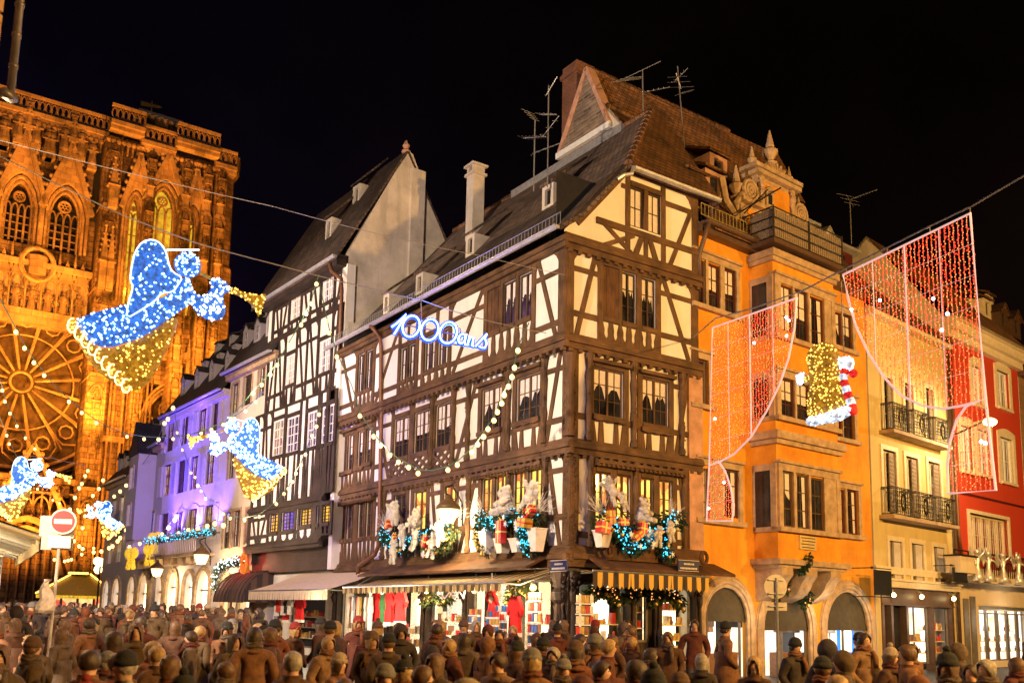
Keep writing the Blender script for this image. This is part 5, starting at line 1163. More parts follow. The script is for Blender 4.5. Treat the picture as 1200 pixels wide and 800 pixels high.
for a, b, mt in ((.51, 2.15, 'glass'),):
    m = MB(FC); m.poly([(a, .2, .3), (b, .2, .3), (b, .2, 2.36), (a, .2, 2.36)]); m.build('shop_window', M[mt], cre)
for u in (.75, 2.9, 5.6):
    s = MB(FC); s.tube([(u, -.08, 2.9), (u, -.25, 2.85), (u, -.28, 2.75)], .03, 6); lo = s.build('spotlight', M['steel'], cre); s = MB(FC); s.ball((u, -.28, 2.7), .08, 8, 6); s.build('bulb', M['bulb'], lo)
m = MB(FC); m.box(0, CU1, -.35, .05, CZ, CZ + .3); m.build('cornice', M['cream_paint'], cre)
slab(FC, cre, [(0, -.4, CZ + .3), (CU1, -.4, CZ + .3), (CU1, 4, CZ + 4.4), (0, 4, CZ + 4.4)], .15, 'roof_dark'); slab(FC, cre, [(0, 4, CZ + 4.4), (CU1, 4, CZ + 4.4), (CU1, 8, CZ + .3), (0, 8, CZ + .3)], .15, 'roof_dark')
for e in (0, CU1): m = MB(FC); m.poly([(e, 0, 0), (e, 8, 0), (e, 8, CZ + .3), (e, 4, CZ + 4.4), (e, 0, CZ + .3)]); m.build('gable_wall', M['old_plaster'], cre)
m = MB(FC); m.poly([(0, .9, 0), (CU1, .9, 0), (CU1, .9, CZ), (0, .9, CZ)]); m.build('inner_wall', M['black_paint'], cre)
downpipe(FC, cre, [(CU1 - .05, -.12, CZ), (CU1 - .05, -.12, .2)], .07, 'brown_paint')
# maroon roof lights and purple metal roofs seen behind
for k, (px, py, w, wd, hh) in enumerate(((985, 300, 1.2, 2.2, 1.6),)):
    u, z = FO.at(px, py, w); dormer(FO, cre, u - .3, w, z - 1.3, wd, hh, 2.4, 'maroon_paint', 'zinc', -.3, over=.25)
for px, py in ((945, 265), (968, 282)):
    u, z = FO.at(px, py, 1.6); dormer(FO, ora, u, 1.6, z - .9, .9, 1.0, 2.0, 'old_plaster', 'zinc', .1, over=.2, gabled=px > 960)

# ------------------------------------------------------------------ red house
FD = Fr(FC.pw(1119, 640), 41.6); DU1 = FD.at(1197, 470)[0] - .3; DZ = 13.2
red = thing('red_house', 'red plastered house with white window surrounds, silver balcony figures and cream ground floor', 'house', FD, 3)
dw = [(1139, 430, 1150, 474), (1168, 436, 1182, 478), (1126, 500, 1139, 552), (1146, 505, 1160, 556), (1172, 514, 1187, 565)]
dh = [FD.rect(q) for q in dw]; big = FD.rect((1136, 605, 1181, 652))
m = MB(FD); m.wall(0, DU1, 4.0, DZ, 0, dh + [big], .22); m.build('wall', M['red_plaster'], red)
sh = [FD.rect((1147, 713, 1196, 760))]; sh = [(sh[0][0], DU1 - .3, .3, FD.at(1170, 715)[1])]
m = MB(FD); m.wall(0, DU1, 0, 4.0, -.04, sh, .3); m.build('ground_wall', M['shop_cream'], red)
for r in dh: window(FD, red, r, 0, 'white_paint', 'glass', 2, 2, depth=.22, curtain='sides', sash=.08, trim=(.24, 'cream_paint', .06), arched=.16, sill=(.14, .12, 'cream_paint'))
window(FD, red, big, 0, 'cream_paint', 'glass_red', 5, 2, depth=.3, sash=.1, trim=(.14, 'cream_paint', .08), post=.14, curtain='sides')
m = MB(FD); m.box(0, DU1, -.75, 0, FD.at(1150, 677)[1] - .25, FD.at(1150, 677)[1]); bal = m.build('balcony_slab', M['shop_cream'], red)
zb = FD.at(1150, 677)[1]; m = MB(FD)
for k in range(34): u = .9 + (DU1 - .9) * k / 33; m.box(u - .015, u + .015, -.72, -.69, zb, zb + .85)
m.box(.8, DU1, -.74, -.67, zb + .85, zb + .92); m.build('railing', M['iron'], bal)
m = MB(FD); m.box(0, DU1, -.25, .02, DZ, DZ + .3); m.box(0, DU1, -.45, .02, DZ + .3, DZ + .65); m.box(0, DU1, -.6, .02, DZ + .65, DZ + .85); m.build('cornice', M['cream_paint'], red)
zz = DZ + .85; slab(FD, red, [(0, -.6, zz), (DU1, -.6, zz), (DU1, 3.2, zz + 4.4), (0, 3.2, zz + 4.4)], .15, 'roof_warm'); slab(FD, red, [(0, 3.2, zz + 4.4), (DU1, 3.2, zz + 4.4), (DU1, 8, zz), (0, 8, zz)], .15, 'roof_warm')
for px, py, w, g in ((1158, 372, .9, False), (1178, 398, .5, True), (1160, 352, 2.0, False), (1193, 405, .5, True)):
    u, z = FD.at(px, py, w); dormer(FD, red, u, w, zz + 1.15 * (w + .6) - .1, .85, 1.0, 1.5, 'cream_paint' if not g else 'brown_paint', 'roof_warm', .4, over=.12, gabled=g)
for e in (0, DU1): m = MB(FD); m.poly([(e, 0, 0), (e, 8, 0), (e, 8, zz), (e, 3.2, zz + 4.4), (e, 0, zz)]); m.build('gable_wall', M['old_plaster'], red)
m = MB(FD); m.poly([(0, .9, 0), (DU1, .9, 0), (DU1, .9, DZ), (0, .9, DZ)]); m.build('inner_wall', M['black_paint'], red)
a, b, c, d = sh[0]; m = MB(FD)
for k in range(6): u = a + (b - a) * k / 5; m.box(u - .05, u + .05, .1, .2, c, d)
m.box(a, b, -.1, .0, d + .05, d + .16); f = m.build('shop_window', M['steel'], red); m = MB(FD); m.poly([(a, .35, c), (b, .35, c), (b, .35, d), (a, .35, d)]); m.build('lit_back_wall', M['shop_arch'], f)
for k in range(5): uu = a + (b - a) * k / 5 + .1; shop_window(FD, uu, uu + (b - a) / 5 - .2, c, d - .1, .12, 'shop_arch', 2 + k % 2, red, seed=60 + k)
m = MB(FD); u = FD.at(1131, 735)[0]; m.box(u - .22, u + .22, -.1, -.042, .2, 2.75); u = FD.at(1139, 735)[0]; m.box(u - .22, u + .22, -.1, -.042, .2, 2.85); m.build('pillar_panel', M['grey_paint'], red)
m = MB(FD); m.tube([(.05, -.14, DZ), (.05, -.14, 5.2), (.2, -.16, 4.4)], .08, 8); m.build('downpipe', M['copper_pipe'], red, smooth=True)
m = MB(FD); m.box(0, DU1, -.05, .0, FD.at(1180, 590)[1] - .03, FD.at(1180, 590)[1] + .05); m.build('string_course', M['maroon_paint'], red)
# dark house at the right edge
FE = Fr(FD.wp(DU1 + .05, 0, 0), 44)
edge = thing('dark_end_house', 'dim house at the right edge of the picture beyond the red house', 'house', FE, 2)
m = MB(FE); hs = [(1.0 + k * 2, 2.0 + k * 2, z, z + 1.8) for k in range(3) for z in (1.0, 4.3, 7.6, 10.6)]; m.wall(0, 8, 0, 13.0, 0, hs, .2); m.build('wall', M['stone'], edge)
for r in hs: window(FE, edge, r, 0, 'brown_paint', 'glass', 2, 3, depth=.2, curtain='sides', trim=(.15, 'stone_trim', .05))
m = MB(FE); m.box(0, 8, -.5, .02, 13.0, 13.4); m.build('cornice', M['brown_paint'], edge); slab(FE, edge, [(0, -.5, 13.4), (8, -.5, 13.4), (8, 3.5, 17.5), (0, 3.5, 17.5)], .15, 'roof_dark')
m = MB(FE); m.poly([(0, 0, 0), (0, 7, 0), (0, 7, 13.4), (0, 3.5, 17.5), (0, 0, 13.4)]); m.poly([(0, .8, 0), (8, .8, 0), (8, .8, 13), (0, .8, 13)]); m.build('gable_wall', M['old_plaster'], edge)
# house corner with a drainpipe at the upper left, close to the camera
lp = onray(-4, 60, 9.0); FL = Fr((lp.x, lp.y), 74); nl = thing('pale_corner_house', 'pale stone house corner with a zinc drainpipe at the upper left edge', 'house', FL, -1)
zt = 12.0; m = MB(FL); zw = FL.at(6, 114, 0)[1]; m.box(-5.5, -.02, 0, 6, zw, zt); m.box(-5.5, -.6, .05, 6, 0, zw)
for k in range(4): z = zw + .05 + k * .8; m.box(-.45, .0, -.03, .3, z, z + .76)
m.build('wall', M['stone'], nl)
m = MB(FL); x, z_ = FL.at(14, 50, -.02); zb_ = FL.at(6, 110, -.02)[1]; m.tube([(x + .01, -.06, zb_), (x + .01, -.06, zt)], .04, 10); m.box(x - .1, x + .08, -.1, .0, zb_ - .05, zb_ + .02)
for z in [zb_ + .3 + k * .35 for k in range(15)]: m.tube([(x + .01, -.06, z), (x + .01, -.06, z + .04)], .048, 10)
m.build('drainpipe', M['dark_zinc'], nl, smooth=True)
# ------------------------------------------------------------------ light strings and cables
def sag(a, b, n, s):
    a, b = Vector(a), Vector(b); return [a.lerp(b, i / n) - Vector((0, 0, s * 4 * (i / n) * (1 - i / n))) for i in range(n + 1)]
bulb_me = None
def bulb_mesh():
    global bulb_me
    if bulb_me is None:
        m = MB(); m.ball((0, 0, -.09), .068, 8, 6, (1, 1, 1.15)); m.m = 1; m.lathe((0, 0, -.03), [(.03, 0), (.03, .05), (.012, .07)], 6)
        o = m.build('bulb', [M['bulb_hot'], M['green_wire']], smooth=True); bulb_me = o.data; bpy.data.objects.remove(o)
    return bulb_me
def light_string(label, pts, Y0, Y1, pre=(), post=(), skip=(), size=1.0, glow_w=0, group='strings of festoon bulbs over the street'):
    n = len(pts); P = [onray(x, y, Y0 + (Y1 - Y0) * i / max(1, n - 1)) for i, (x, y) in enumerate(pts)]
    A = [onray(*q) for q in pre]; B = [onray(*q) for q in post]
    t = thing('light_string', label, 'string lights', WORLD, *P[0], group); m = MB(); up = Vector((0, 0, .02))
    m.tube(A + [p + up for p in P] + B, .014, 5); m.build('wire', M['green_wire'], t)
    for i, p in enumerate(P):
        if i in skip: continue
        b = bpy.data.objects.new('bulb', bulb_mesh()); COL.objects.link(b); b.parent = t; b.location = p - P[0]; b.scale = (size * (.88 if Y0 < 40 else 1.25),) * 3; CH.setdefault(t.name, []).append(b)
    if glow_w:
        for f in (.25, .6, .85): LAMPS.append((P[int(f * (n - 1))] - Vector((0, .15, .1)), glow_w))
    return t
LAMPS = []
light_string('long festoon sagging across the cathedral rose window from the left edge', [(19, 386), (29, 405), (40, 422), (52, 437), (66, 455), (81, 468), (96, 481), (113, 493), (131, 503), (149, 509), (169, 512), (186, 513), (203, 512), (221, 510)], 22, 34, pre=[(-8, 335, 21)], post=[(258, 500, 36)], skip=(4, 8), size=.85)
light_string('festoon running down left from the top bolt across the tall half-timbered house', [(371, 330), (365, 353), (359, 365), (353, 378), (339, 401), (325, 425), (317, 436), (307, 448), (297, 458), (284, 474), (271, 488)], 28, 30, pre=[(374, 322, 28)], post=[(262, 500, 30)], skip=(9,), glow_w=60)
light_string('deep festoon hanging in front of the corner house like a wide letter U', [(383, 373), (386, 387), (395, 415), (412, 452), (422, 484), (438, 508), (446, 519), (457, 530), (467, 538), (479, 544), (490, 551), (507, 552), (525, 547), (536, 541), (553, 526), (560, 517), (567, 508), (572, 499), (579, 489), (583, 479), (588, 469), (591, 459), (596, 449), (600, 438), (603, 427), (607, 407)], 27, 21.5, pre=[(374, 330, 28)], post=[(620, 378, 21.5)], skip=(3, 11), glow_w=45)
light_string('festoon descending in front of the lower white casements of the tall half-timbered house', [(374, 483), (371, 497), (366, 508), (358, 530), (353, 542), (347, 552), (343, 562), (338, 570), (333, 576), (324, 588), (312, 597), (304, 603), (287, 607), (270, 605), (262, 600), (241, 582), (236, 573), (232, 567), (229, 557), (224, 552), (214, 525), (208, 505)], 30, 44, pre=[(376, 478, 30)], post=[(204, 478, 45)], skip=(10,), size=.95, glow_w=60)
light_string('short festoon rising to the gutter of the lilac house beside the long one', [(203, 475), (197, 488), (193, 493), (186, 512), (175, 533), (161, 553), (148, 566), (141, 573), (134, 579), (124, 586)], 46, 62, post=[(118, 590, 64)], skip=(4,), size=1.2)
light_string('small festoon climbing the cathedral wall above the no-entry sign', [(103, 549), (100, 555), (96, 564), (93, 569), (88, 580), (82, 594)], 60, 50, pre=[(104, 545, 60)], size=1.2)
light_string('festoon dropping past the left trumpet angel', [(8, 508), (11, 518), (20, 536), (44, 571), (52, 577), (62, 584), (70, 588)], 36, 48, pre=[(-4, 480, 35)], skip=(2, 4), size=.9)
light_string('far festoon over the market stall roof', [(154, 607), (150, 614), (148, 618), (141, 627), (138, 631), (132, 637), (128, 639), (119, 643), (110, 644), (97, 640), (93, 637), (87, 631)], 58, 66, pre=[(160, 600, 57)], size=1.4)
light_string('festoon in front of the lilac balcony and the grey oriel', [(207, 602), (205, 606), (198, 615), (190, 623), (186, 626), (175, 631), (164, 634), (152, 638)], 48, 54, pre=[(214, 590, 47)], size=1.2)
light_string('low distant festoon across the foot of the cathedral', [(2, 649), (9, 646), (64, 653), (76, 655), (80, 654), (84, 653), (96, 647), (110, 640)], 70, 74, post=[(120, 630, 74)], size=1.3)
light_string('festoon carrying on from the rose window string to the beige house roof', [(236, 505), (248, 501), (262, 495), (275, 488), (288, 479), (300, 468)], 35, 31, pre=[(221, 510, 34)], post=[(310, 458, 30)])
light_string('short steep festoon between the grey corner house and the smallest trumpet angel', [(121, 560), (116, 570), (109, 578), (103, 590), (100, 602), (97, 616)], 62, 66, pre=[(124, 552, 62)], size=1.3)
light_string('festoon slanting above the blue-lit balcony garland', [(262, 612), (252, 610), (243, 613), (232, 616), (221, 618), (209, 622), (196, 628)], 40, 50, pre=[(272, 604, 39)], size=1.1)
light_string('steep festoon at the left edge above the left trumpet angel', [(3, 455), (6, 468), (12, 482), (20, 497), (30, 511), (41, 524)], 34, 42, pre=[(-2, 440, 33)])
def cable(label, pts, r=.012, mt='wire', name='cable'):
    m = MB(); P = [onray(*q) for q in pts]; c = P[0]; Q = []
    for a, b in zip(P, P[1:]): Q += sag(a, b, 6, (b - a).length * .006)[:-1]
    m.tube(Q + [P[-1]], r, 5); o = m.build(name, M[mt], None, loc=c); return tag(o, label, 'cable')
cable('bright steel cable that carries the big angel and the blue number sign', [(-6, 180, 13), (144, 252, 14.2), (228, 284, 14.8), (320, 309, 15.6), (430, 337, 16.6), (495, 352, 17.2), (547, 369, 19), (600, 382, 21), (640, 390, 22.5)], .010)
cable('thin upper cable crossing the sky from left to the corner house', [(-6, 163, 15), (320, 242, 18), (460, 278, 20), (560, 299, 22), (662, 322, 23.3)], .007)
cable('slack black cable looping from the corner house to the orange wall', [(775, 372, 27), (800, 362, 26.6), (820, 352, 26.8), (806, 380, 26.6)], .012, 'iron')
cable('cable crossing in front of the cathedral behind the left angel', [(28, 533, 40), (60, 536, 42), (100, 545, 46)], .014)
# the two light curtains hang from one cable over the square
p0, p1 = onray(835, 384, 21.0), onray(1137, 250, 14.6); FQ = Fr(p0, math.degrees(math.atan2(p1.y - p0.y, p1.x - p0.x)))
def onq(x, y): return FQ.pw(x, y)
m = MB(); pts = [FO.pw(812, 396, -.1)] + [onq(*q) for q in ((838, 373), (880, 362), (940, 341), (988, 316), (1040, 290), (1090, 265), (1140, 241), (1205, 203))]
m.tube(pts, .016, 5); o = m.build('cable', M['wire'], None, loc=pts[0]); tag(o, 'heavy cable rising to the upper right that carries both red light curtains', 'cable')
def curtain(label, big, arc_big, small, seed, top, spacing=.088):
    """Red light curtain: a tube frame of a large quarter panel with a small one below, strands of lamps hanging inside."""
    Rn = random.Random(seed); ou, oz = FQ.at(*big[0]); t = thing('light_curtain', label, 'light curtain', FQ, ou, 0, oz, 'red light curtains')
    leds = {k: MB(FQ) for k in ('led_red', 'led_warm', 'led_white')}
    for part, outline in (('large_panel', big + arc_big), ('small_panel', small)):
        q = [FQ.at(*p) for p in outline]; fr = MB(FQ); fr.tube([(u, 0, z) for u, z in q], .022, 6, closed=True)
        us = [u for u, z in q]; ua, ub = min(us), max(us)
        def span(u):
            zs = []
            for i in range(len(q)):
                (x0, z0), (x1, z1) = q[i], q[(i + 1) % len(q)]
                if (x0 - u) * (x1 - u) <= 0 and abs(x1 - x0) > 1e-6: zs.append(z0 + (z1 - z0) * (u - x0) / (x1 - x0))
            return (min(zs), max(zs)) if len(zs) > 1 else (0, 0)
        if part == 'large_panel':
            for f in (.25, .5, .75):
                u = ua + (ub - ua) * f; a, b = span(u); fr.tube([(u, 0, a), (u, 0, b)], .016 if f == .5 else .008, 5)
        zz = [z for u, z in q]; zlo, zhi = min(zz), max(zz)
        for k in range(1, 6 if part == 'large_panel' else 3):
            z = zlo + (zhi - zlo) * k / (6 if part == 'large_panel' else 3); xs = []
            for i in range(len(q)):
                (x0, z0), (x1, z1) = q[i], q[(i + 1) % len(q)]
                if (z0 - z) * (z1 - z) < 0: xs.append(x0 + (x1 - x0) * (z - z0) / (z1 - z0))
            if len(xs) > 1: fr.tube([(min(xs), 0, z), (max(xs), 0, z)], .0035, 3)
        fo = fr.build(part, M['frame_white'], t)
        n = int((ub - ua) / spacing)
        for k in range(1, n):
            u = ua + (ub - ua) * k / n; a, b = span(u)
            if b - a < .15: continue
            s = MB(FQ); s.tube([(u, 0, b), (u + Rn.uniform(-.01, .01), .004, (a + b) / 2), (u, 0, a)], .0045, 3); s.build('light_strand', M['strand'], fo)
            z = b - Rn.uniform(.02, .08)
            while z > a + .02:
                kk = 'led_red' if Rn.random() < .5 else 'led_warm'; leds[kk].octa((u + Rn.uniform(-.018, .018), Rn.uniform(-.02, .02), z), .015 if kk == 'led_red' else .0105); z -= Rn.uniform(.028, .055)
        for k in range(5 if part == 'large_panel' else 2):
            u = Rn.uniform(ua + .1, ub - .1); a, b = span(u)
            if b - a > .3: leds['led_white'].ball((u, -.03, Rn.uniform(a + .1, b - .1)), .03, 6, 4)
    for k, mb in leds.items(): o = mb.build('lamps', M[k], t); kind(o, 'stuff')
    h = MB(FQ)
    for x, y, yt in top: u, z = FQ.at(x, y); u2, z2 = FQ.at(x, yt); h.tube([(u, 0, z), (u, 0, z2)], .008, 4)
    h.build('hanger', M['wire'], t)
M['frame_white'] = glow('frame_white', (1, .62, .55), .55); M['strand'] = glow('strand', (1, .15, .06), .4)
curtain('red light curtain in front of the orange house, curved on its right side', [(835, 384), (934, 349)], [(931, 385), (924, 420), (913, 452), (898, 482), (880, 512), (860, 532), (845, 540), (831, 546)], [(831, 546), (842, 540), (850, 552), (856, 570), (860, 592), (858, 610), (828, 610)], 3, [(838, 383, 373), (880, 367, 362), (930, 350, 344)])
curtain('larger red light curtain before the cream house, curved on its left side', [(1137, 250), (988, 322)], [(994, 350), (1003, 382), (1018, 414), (1036, 442), (1056, 463), (1080, 475), (1105, 479), (1128, 475), (1155, 467)], [(1155, 467), (1167, 574), (1111, 578), (1110, 545), (1113, 518), (1121, 492), (1132, 476)], 4, [(1137, 250, 242), (1090, 272, 266), (1040, 296, 291), (992, 319, 313)])
# ------------------------------------------------------------------ figures made of lamps
def inside(poly, x, y):
    c = False; n = len(poly)
    for i in range(n):
        (x0, y0), (x1, y1) = poly[i], poly[(i + 1) % n]
        if (y0 > y) != (y1 > y) and x < (x1 - x0) * (y - y0) / (y1 - y0) + x0: c = not c
    return c
def edge_d(poly, x, y):
    d = 1e9
    for i in range(len(poly)):
        (x0, y0), (x1, y1) = poly[i], poly[(i + 1) % len(poly)]; dx, dy = x1 - x0, y1 - y0; L2 = dx * dx + dy * dy or 1e-9
        t = max(0, min(1, ((x - x0) * dx + (y - y0) * dy) / L2)); d = min(d, math.hypot(x - x0 - t * dx, y - y0 - t * dy))
    return d
def smooth_poly(p, n=2):
    for _ in range(n):
        q = []
        for i in range(len(p)):
            a, b = p[i], p[(i + 1) % len(p)]; q += [(a[0] * .75 + b[0] * .25, a[1] * .75 + b[1] * .25), (a[0] * .25 + b[0] * .75, a[1] * .25 + b[1] * .75)]
        p = q
    return p
def puffy(F, poly, thick, w, name, mt, parent, step, leds=None, led_r=.012, led_n=0, Rn=random, outline=None):
    """A rounded, cushion-like body over an outline in (u, z), with lamps scattered over its front and back."""
    xs, ys = [p[0] for p in poly], [p[1] for p in poly]; pts = [Vector(p) for p in poly]; nb = len(pts); x = min(xs) + step / 2; R_ = max(.02, thick * 1.3)
    while x < max(xs):
        y = min(ys) + step / 2
        while y < max(ys):
            jx, jy = x + Rn.uniform(-.2, .2) * step, y + Rn.uniform(-.2, .2) * step
            if inside(poly, jx, jy) and edge_d(poly, jx, jy) > step * .4: pts.append(Vector((jx, jy)))
            y += step
        x += step
    vs, _, fs, *_r = delaunay_2d_cdt(pts, [(i, (i + 1) % nb) for i in range(nb)], [], 1, 1e-5)
    def h(x, y): d = min(1, edge_d(poly, x, y) / R_); return thick * math.sqrt(max(0, 1 - (1 - d) ** 2))
    hs = [h(v.x, v.y) for v in vs]; m = MB(F); b = len(vs)
    m.v = [(v.x, w - k, v.y) for v, k in zip(vs, hs)] + [(v.x, w + k, v.y) for v, k in zip(vs, hs)]
    for f in fs:
        c = sum((vs[i] for i in f), Vector((0, 0))) / len(f)
        if inside(poly, c.x, c.y): m._face(list(f)); m._face([i + b for i in f][::-1])
    o = m.build(name, M[mt], parent, smooth=True)
    if leds:
        l = MB(F); k = 0; tries = 0
        while k < led_n and tries < led_n * 30:
            tries += 1; x, y = Rn.uniform(min(xs), max(xs)), Rn.uniform(min(ys), max(ys))
            if not inside(poly, x, y): continue
            s = 1 if k % 4 == 3 else -1; l.octa((x, w + s * (h(x, y) + led_r * .4), y), led_r * Rn.uniform(.7, 1.3)); k += 1
        lo = l.build('lamps', M[leds], o); kind(lo, 'stuff')
    if outline: q = MB(F); q.tube([(x, w - .02, y) for x, y in poly], outline, 5, closed=True); q.build('outline_tube', M['neon_core'], o)
    return o
WING = [(285, 270), (286, 200), (296, 120), (325, 62), (370, 42), (412, 58), (438, 100), (450, 150), (470, 190), (520, 208), (500, 250), (480, 290), (430, 300), (400, 350), (345, 400), (282, 455), (284, 380), (302, 290)]
ROBE = [(520, 200), (556, 205), (566, 240), (575, 300), (560, 332), (530, 360), (460, 430), (400, 490), (330, 545), (200, 608), (120, 570), (60, 490), (110, 455), (200, 410), (280, 378), (400, 340), (470, 290), (510, 240)]
ARM = [(556, 230), (590, 285), (635, 275), (660, 230), (648, 190), (690, 172), (745, 205), (748, 240), (716, 250), (720, 300), (735, 345), (715, 385), (660, 402), (610, 380), (566, 335), (550, 290)]
SKIRT = [(520, 390), (508, 470), (480, 560), (430, 690), (390, 762), (330, 795), (250, 762), (150, 690), (60, 545), (42, 505), (60, 492), (120, 572), (200, 610), (330, 547), (400, 492), (460, 432)]
BELL = [(745, 205), (830, 226), (890, 228), (926, 214), (915, 280), (895, 343), (870, 295), (820, 255), (745, 236)]
def angel(label, cx, cy, k, Y, deg, mirror, seed, nl, sky=0):
    """Trumpet angel of blue and gold lamps. Its drawing is laid out in metres on its own upright plane."""
    Rn = random.Random(seed); c = onray(cx, cy, Y); F = Fr(c, deg); s = k * Y / FPX; mx = -1 if mirror else 1
    f = lambda p: [(mx * (x - 480) * s, c.z - (y - 400) * s) for x, y in p]
    t = thing('trumpet_angel', label, 'light figure', F, 0, 0, c.z, 'trumpet angels made of blue and gold lamps'); r = .0155 * Y / 14; nl = int(nl * .62); st = max(.05, 14 * s)
    T = max(.1, 26 * s)
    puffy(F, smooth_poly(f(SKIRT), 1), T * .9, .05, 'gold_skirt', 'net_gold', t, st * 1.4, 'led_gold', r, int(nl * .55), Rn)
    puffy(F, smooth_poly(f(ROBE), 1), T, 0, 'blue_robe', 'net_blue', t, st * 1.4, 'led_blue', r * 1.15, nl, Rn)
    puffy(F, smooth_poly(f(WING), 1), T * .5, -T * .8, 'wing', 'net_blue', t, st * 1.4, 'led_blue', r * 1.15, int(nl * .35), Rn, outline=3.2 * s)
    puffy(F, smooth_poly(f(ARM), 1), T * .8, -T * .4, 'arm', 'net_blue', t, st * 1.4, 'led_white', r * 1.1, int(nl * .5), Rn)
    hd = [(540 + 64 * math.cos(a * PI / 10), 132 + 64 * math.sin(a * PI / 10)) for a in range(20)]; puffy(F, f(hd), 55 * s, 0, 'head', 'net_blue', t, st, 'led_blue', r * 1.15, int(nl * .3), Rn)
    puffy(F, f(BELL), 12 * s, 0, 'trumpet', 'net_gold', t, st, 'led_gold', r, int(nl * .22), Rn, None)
    m = MB(F); q = f([(600, 160), (655, 188)]); m.tube([(q[0][0], -.02, q[0][1]), (q[1][0], -.05, q[1][1])], 9 * s, 6); m.build('mouthpiece', M['net_gold'], t)
    m = MB(F); q = f([(440, 72), (590, 44)]); m.tube([(q[0][0], 0, q[0][1]), (q[1][0], 0, q[1][1])], 4 * s, 6); m.build('hanging_bar', M['neon_core'], t)
    m = MB(F); n = 9
    for i in range(n):
        a = i / (n - 1); bx, by = 55 + 250 * a, 520 + 255 * a; L_ = 24
        m.tube([(mx * (bx + L_ * math.cos(j * PI / 5) * .8 - 480) * s, -T * .9, c.z - (by + L_ * 1.4 * math.sin(j * PI / 5) - 400) * s) for j in range(9)], 3.5 * s, 4)
    m.build('hem_curls', M['led_gold_soft'], t)
    l = MB(F)
    for i in range(int(nl * .3)):
        a = Rn.random(); x, y = 40 + 280 * a + Rn.uniform(-16, 16), 505 + 285 * a + Rn.uniform(-18, 22); l.octa((mx * (x - 480) * s, -T * Rn.uniform(-.5, 1), c.z - (y - 400) * s), r * 1.1)
    kind(l.build('hem_lamps', M['led_gold'], t), 'stuff')
    return t
M['led_gold_soft'] = glow('led_gold_soft', (1, .75, .35), 2.2)
angel('biggest trumpet angel, in front of the cathedral, facing right', 200, 370, .25, 14.5, 25, False, 1, 420)
angel('trumpet angel facing left in front of the beige house', 278, 535, .132, 30, 4, True, 2, 330)
angel('trumpet angel facing right at the left edge above the white awning', 34, 571, .10, 33, 25, False, 5, 260)
angel('smallest trumpet angel, facing left before the grey corner house', 118, 608, .06, 58, 8, True, 6, 150)
# bonneted gingerbread figure with a candy cane
c = onray(970, 450, 17.2); FG = Fr(c, -22); s = 17.2 / FPX / 6.667; gf = lambda p: [((x - 300) * s, c.z - (y - 400) * s) for x, y in p]; Rn = random.Random(9)
gb = thing('light_gingerbread_figure', 'plump gold lamp figure with white hem and candy cane by the orange house', 'light figure', FG, 0, 0, c.z)
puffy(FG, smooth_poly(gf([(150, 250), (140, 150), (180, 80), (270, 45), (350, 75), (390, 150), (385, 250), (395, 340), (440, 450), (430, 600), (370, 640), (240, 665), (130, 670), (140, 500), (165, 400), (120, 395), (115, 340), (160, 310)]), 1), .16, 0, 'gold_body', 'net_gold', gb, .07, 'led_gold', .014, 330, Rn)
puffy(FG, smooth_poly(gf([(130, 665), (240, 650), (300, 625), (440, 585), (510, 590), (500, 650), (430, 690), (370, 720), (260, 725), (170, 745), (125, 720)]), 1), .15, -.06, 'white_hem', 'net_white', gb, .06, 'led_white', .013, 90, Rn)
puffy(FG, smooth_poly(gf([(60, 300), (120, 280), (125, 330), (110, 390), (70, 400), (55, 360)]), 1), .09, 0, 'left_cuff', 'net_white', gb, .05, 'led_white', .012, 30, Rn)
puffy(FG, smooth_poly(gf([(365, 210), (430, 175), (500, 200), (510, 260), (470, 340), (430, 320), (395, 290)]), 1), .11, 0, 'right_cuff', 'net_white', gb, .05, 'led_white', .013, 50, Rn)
cane = MB(FG); P = gf([(440, 300), (425, 340), (420, 390), (432, 440), (446, 490), (462, 540), (478, 590), (486, 640)])
for i in range(len(P) - 1): cane.m = i % 2; cane.tube([(P[i][0], -.1, P[i][1]), (P[i + 1][0], -.1, P[i + 1][1])], 34 * s, 8)
for q in gf([(497, 340), (486, 645)]): cane.m = 0; cane.ball((q[0], -.12, q[1]), 34 * s, 10, 8)
cane.build('candy_cane', [M['net_red'], M['net_white']], gb, smooth=True)
m = MB(FG); q = gf([(430, 180), (425, -60)]); m.tube([(q[0][0], 0, q[0][1]), (q[1][0], 0, q[1][1] + .9)], .01, 4); m.build('cord', M['wire'], gb)
# number sign
FN = Fr(onray(515, 388, 17.0), 12); sg = thing('number_sign', 'blue neon sign reading 1000 ans hanging before the corner house', 'neon sign', FN, 0, 0, onray(515, 388, 17.0).z)
nz = lambda x, y: (420 + x / 6.667, 340 + y / 6.667)
def ell(cx, cy, rx, ry, tilt, n=20): return [(cx + rx * math.cos(a) * math.cos(tilt) - ry * math.sin(a) * math.sin(tilt), cy + rx * math.cos(a) * math.sin(tilt) + ry * math.sin(a) * math.cos(tilt)) for a in [2 * PI * k / n for k in range(n)]]
glyph = {'digit_one': [[(258, 292), (300, 262), (372, 192), (330, 262), (278, 348)]], 'digit_zero': [ell(410, 286, 66, 84, .3)], 'digit_zero_b': [ell(555, 313, 66, 84, .3)], 'digit_zero_c': [ell(700, 336, 66, 84, .3)],
 'letter_a': [ell(806, 382, 26, 38, .35), [(842, 345), (828, 400), (832, 432), (850, 428)]], 'letter_n': [[(866, 362), (850, 436)], [(858, 400), (880, 366), (898, 372), (890, 410), (886, 438), (900, 440)]], 'letter_s': [[(912, 442), (950, 400), (1002, 345), (985, 380), (1000, 420), (985, 455), (955, 452), (940, 440)]]}
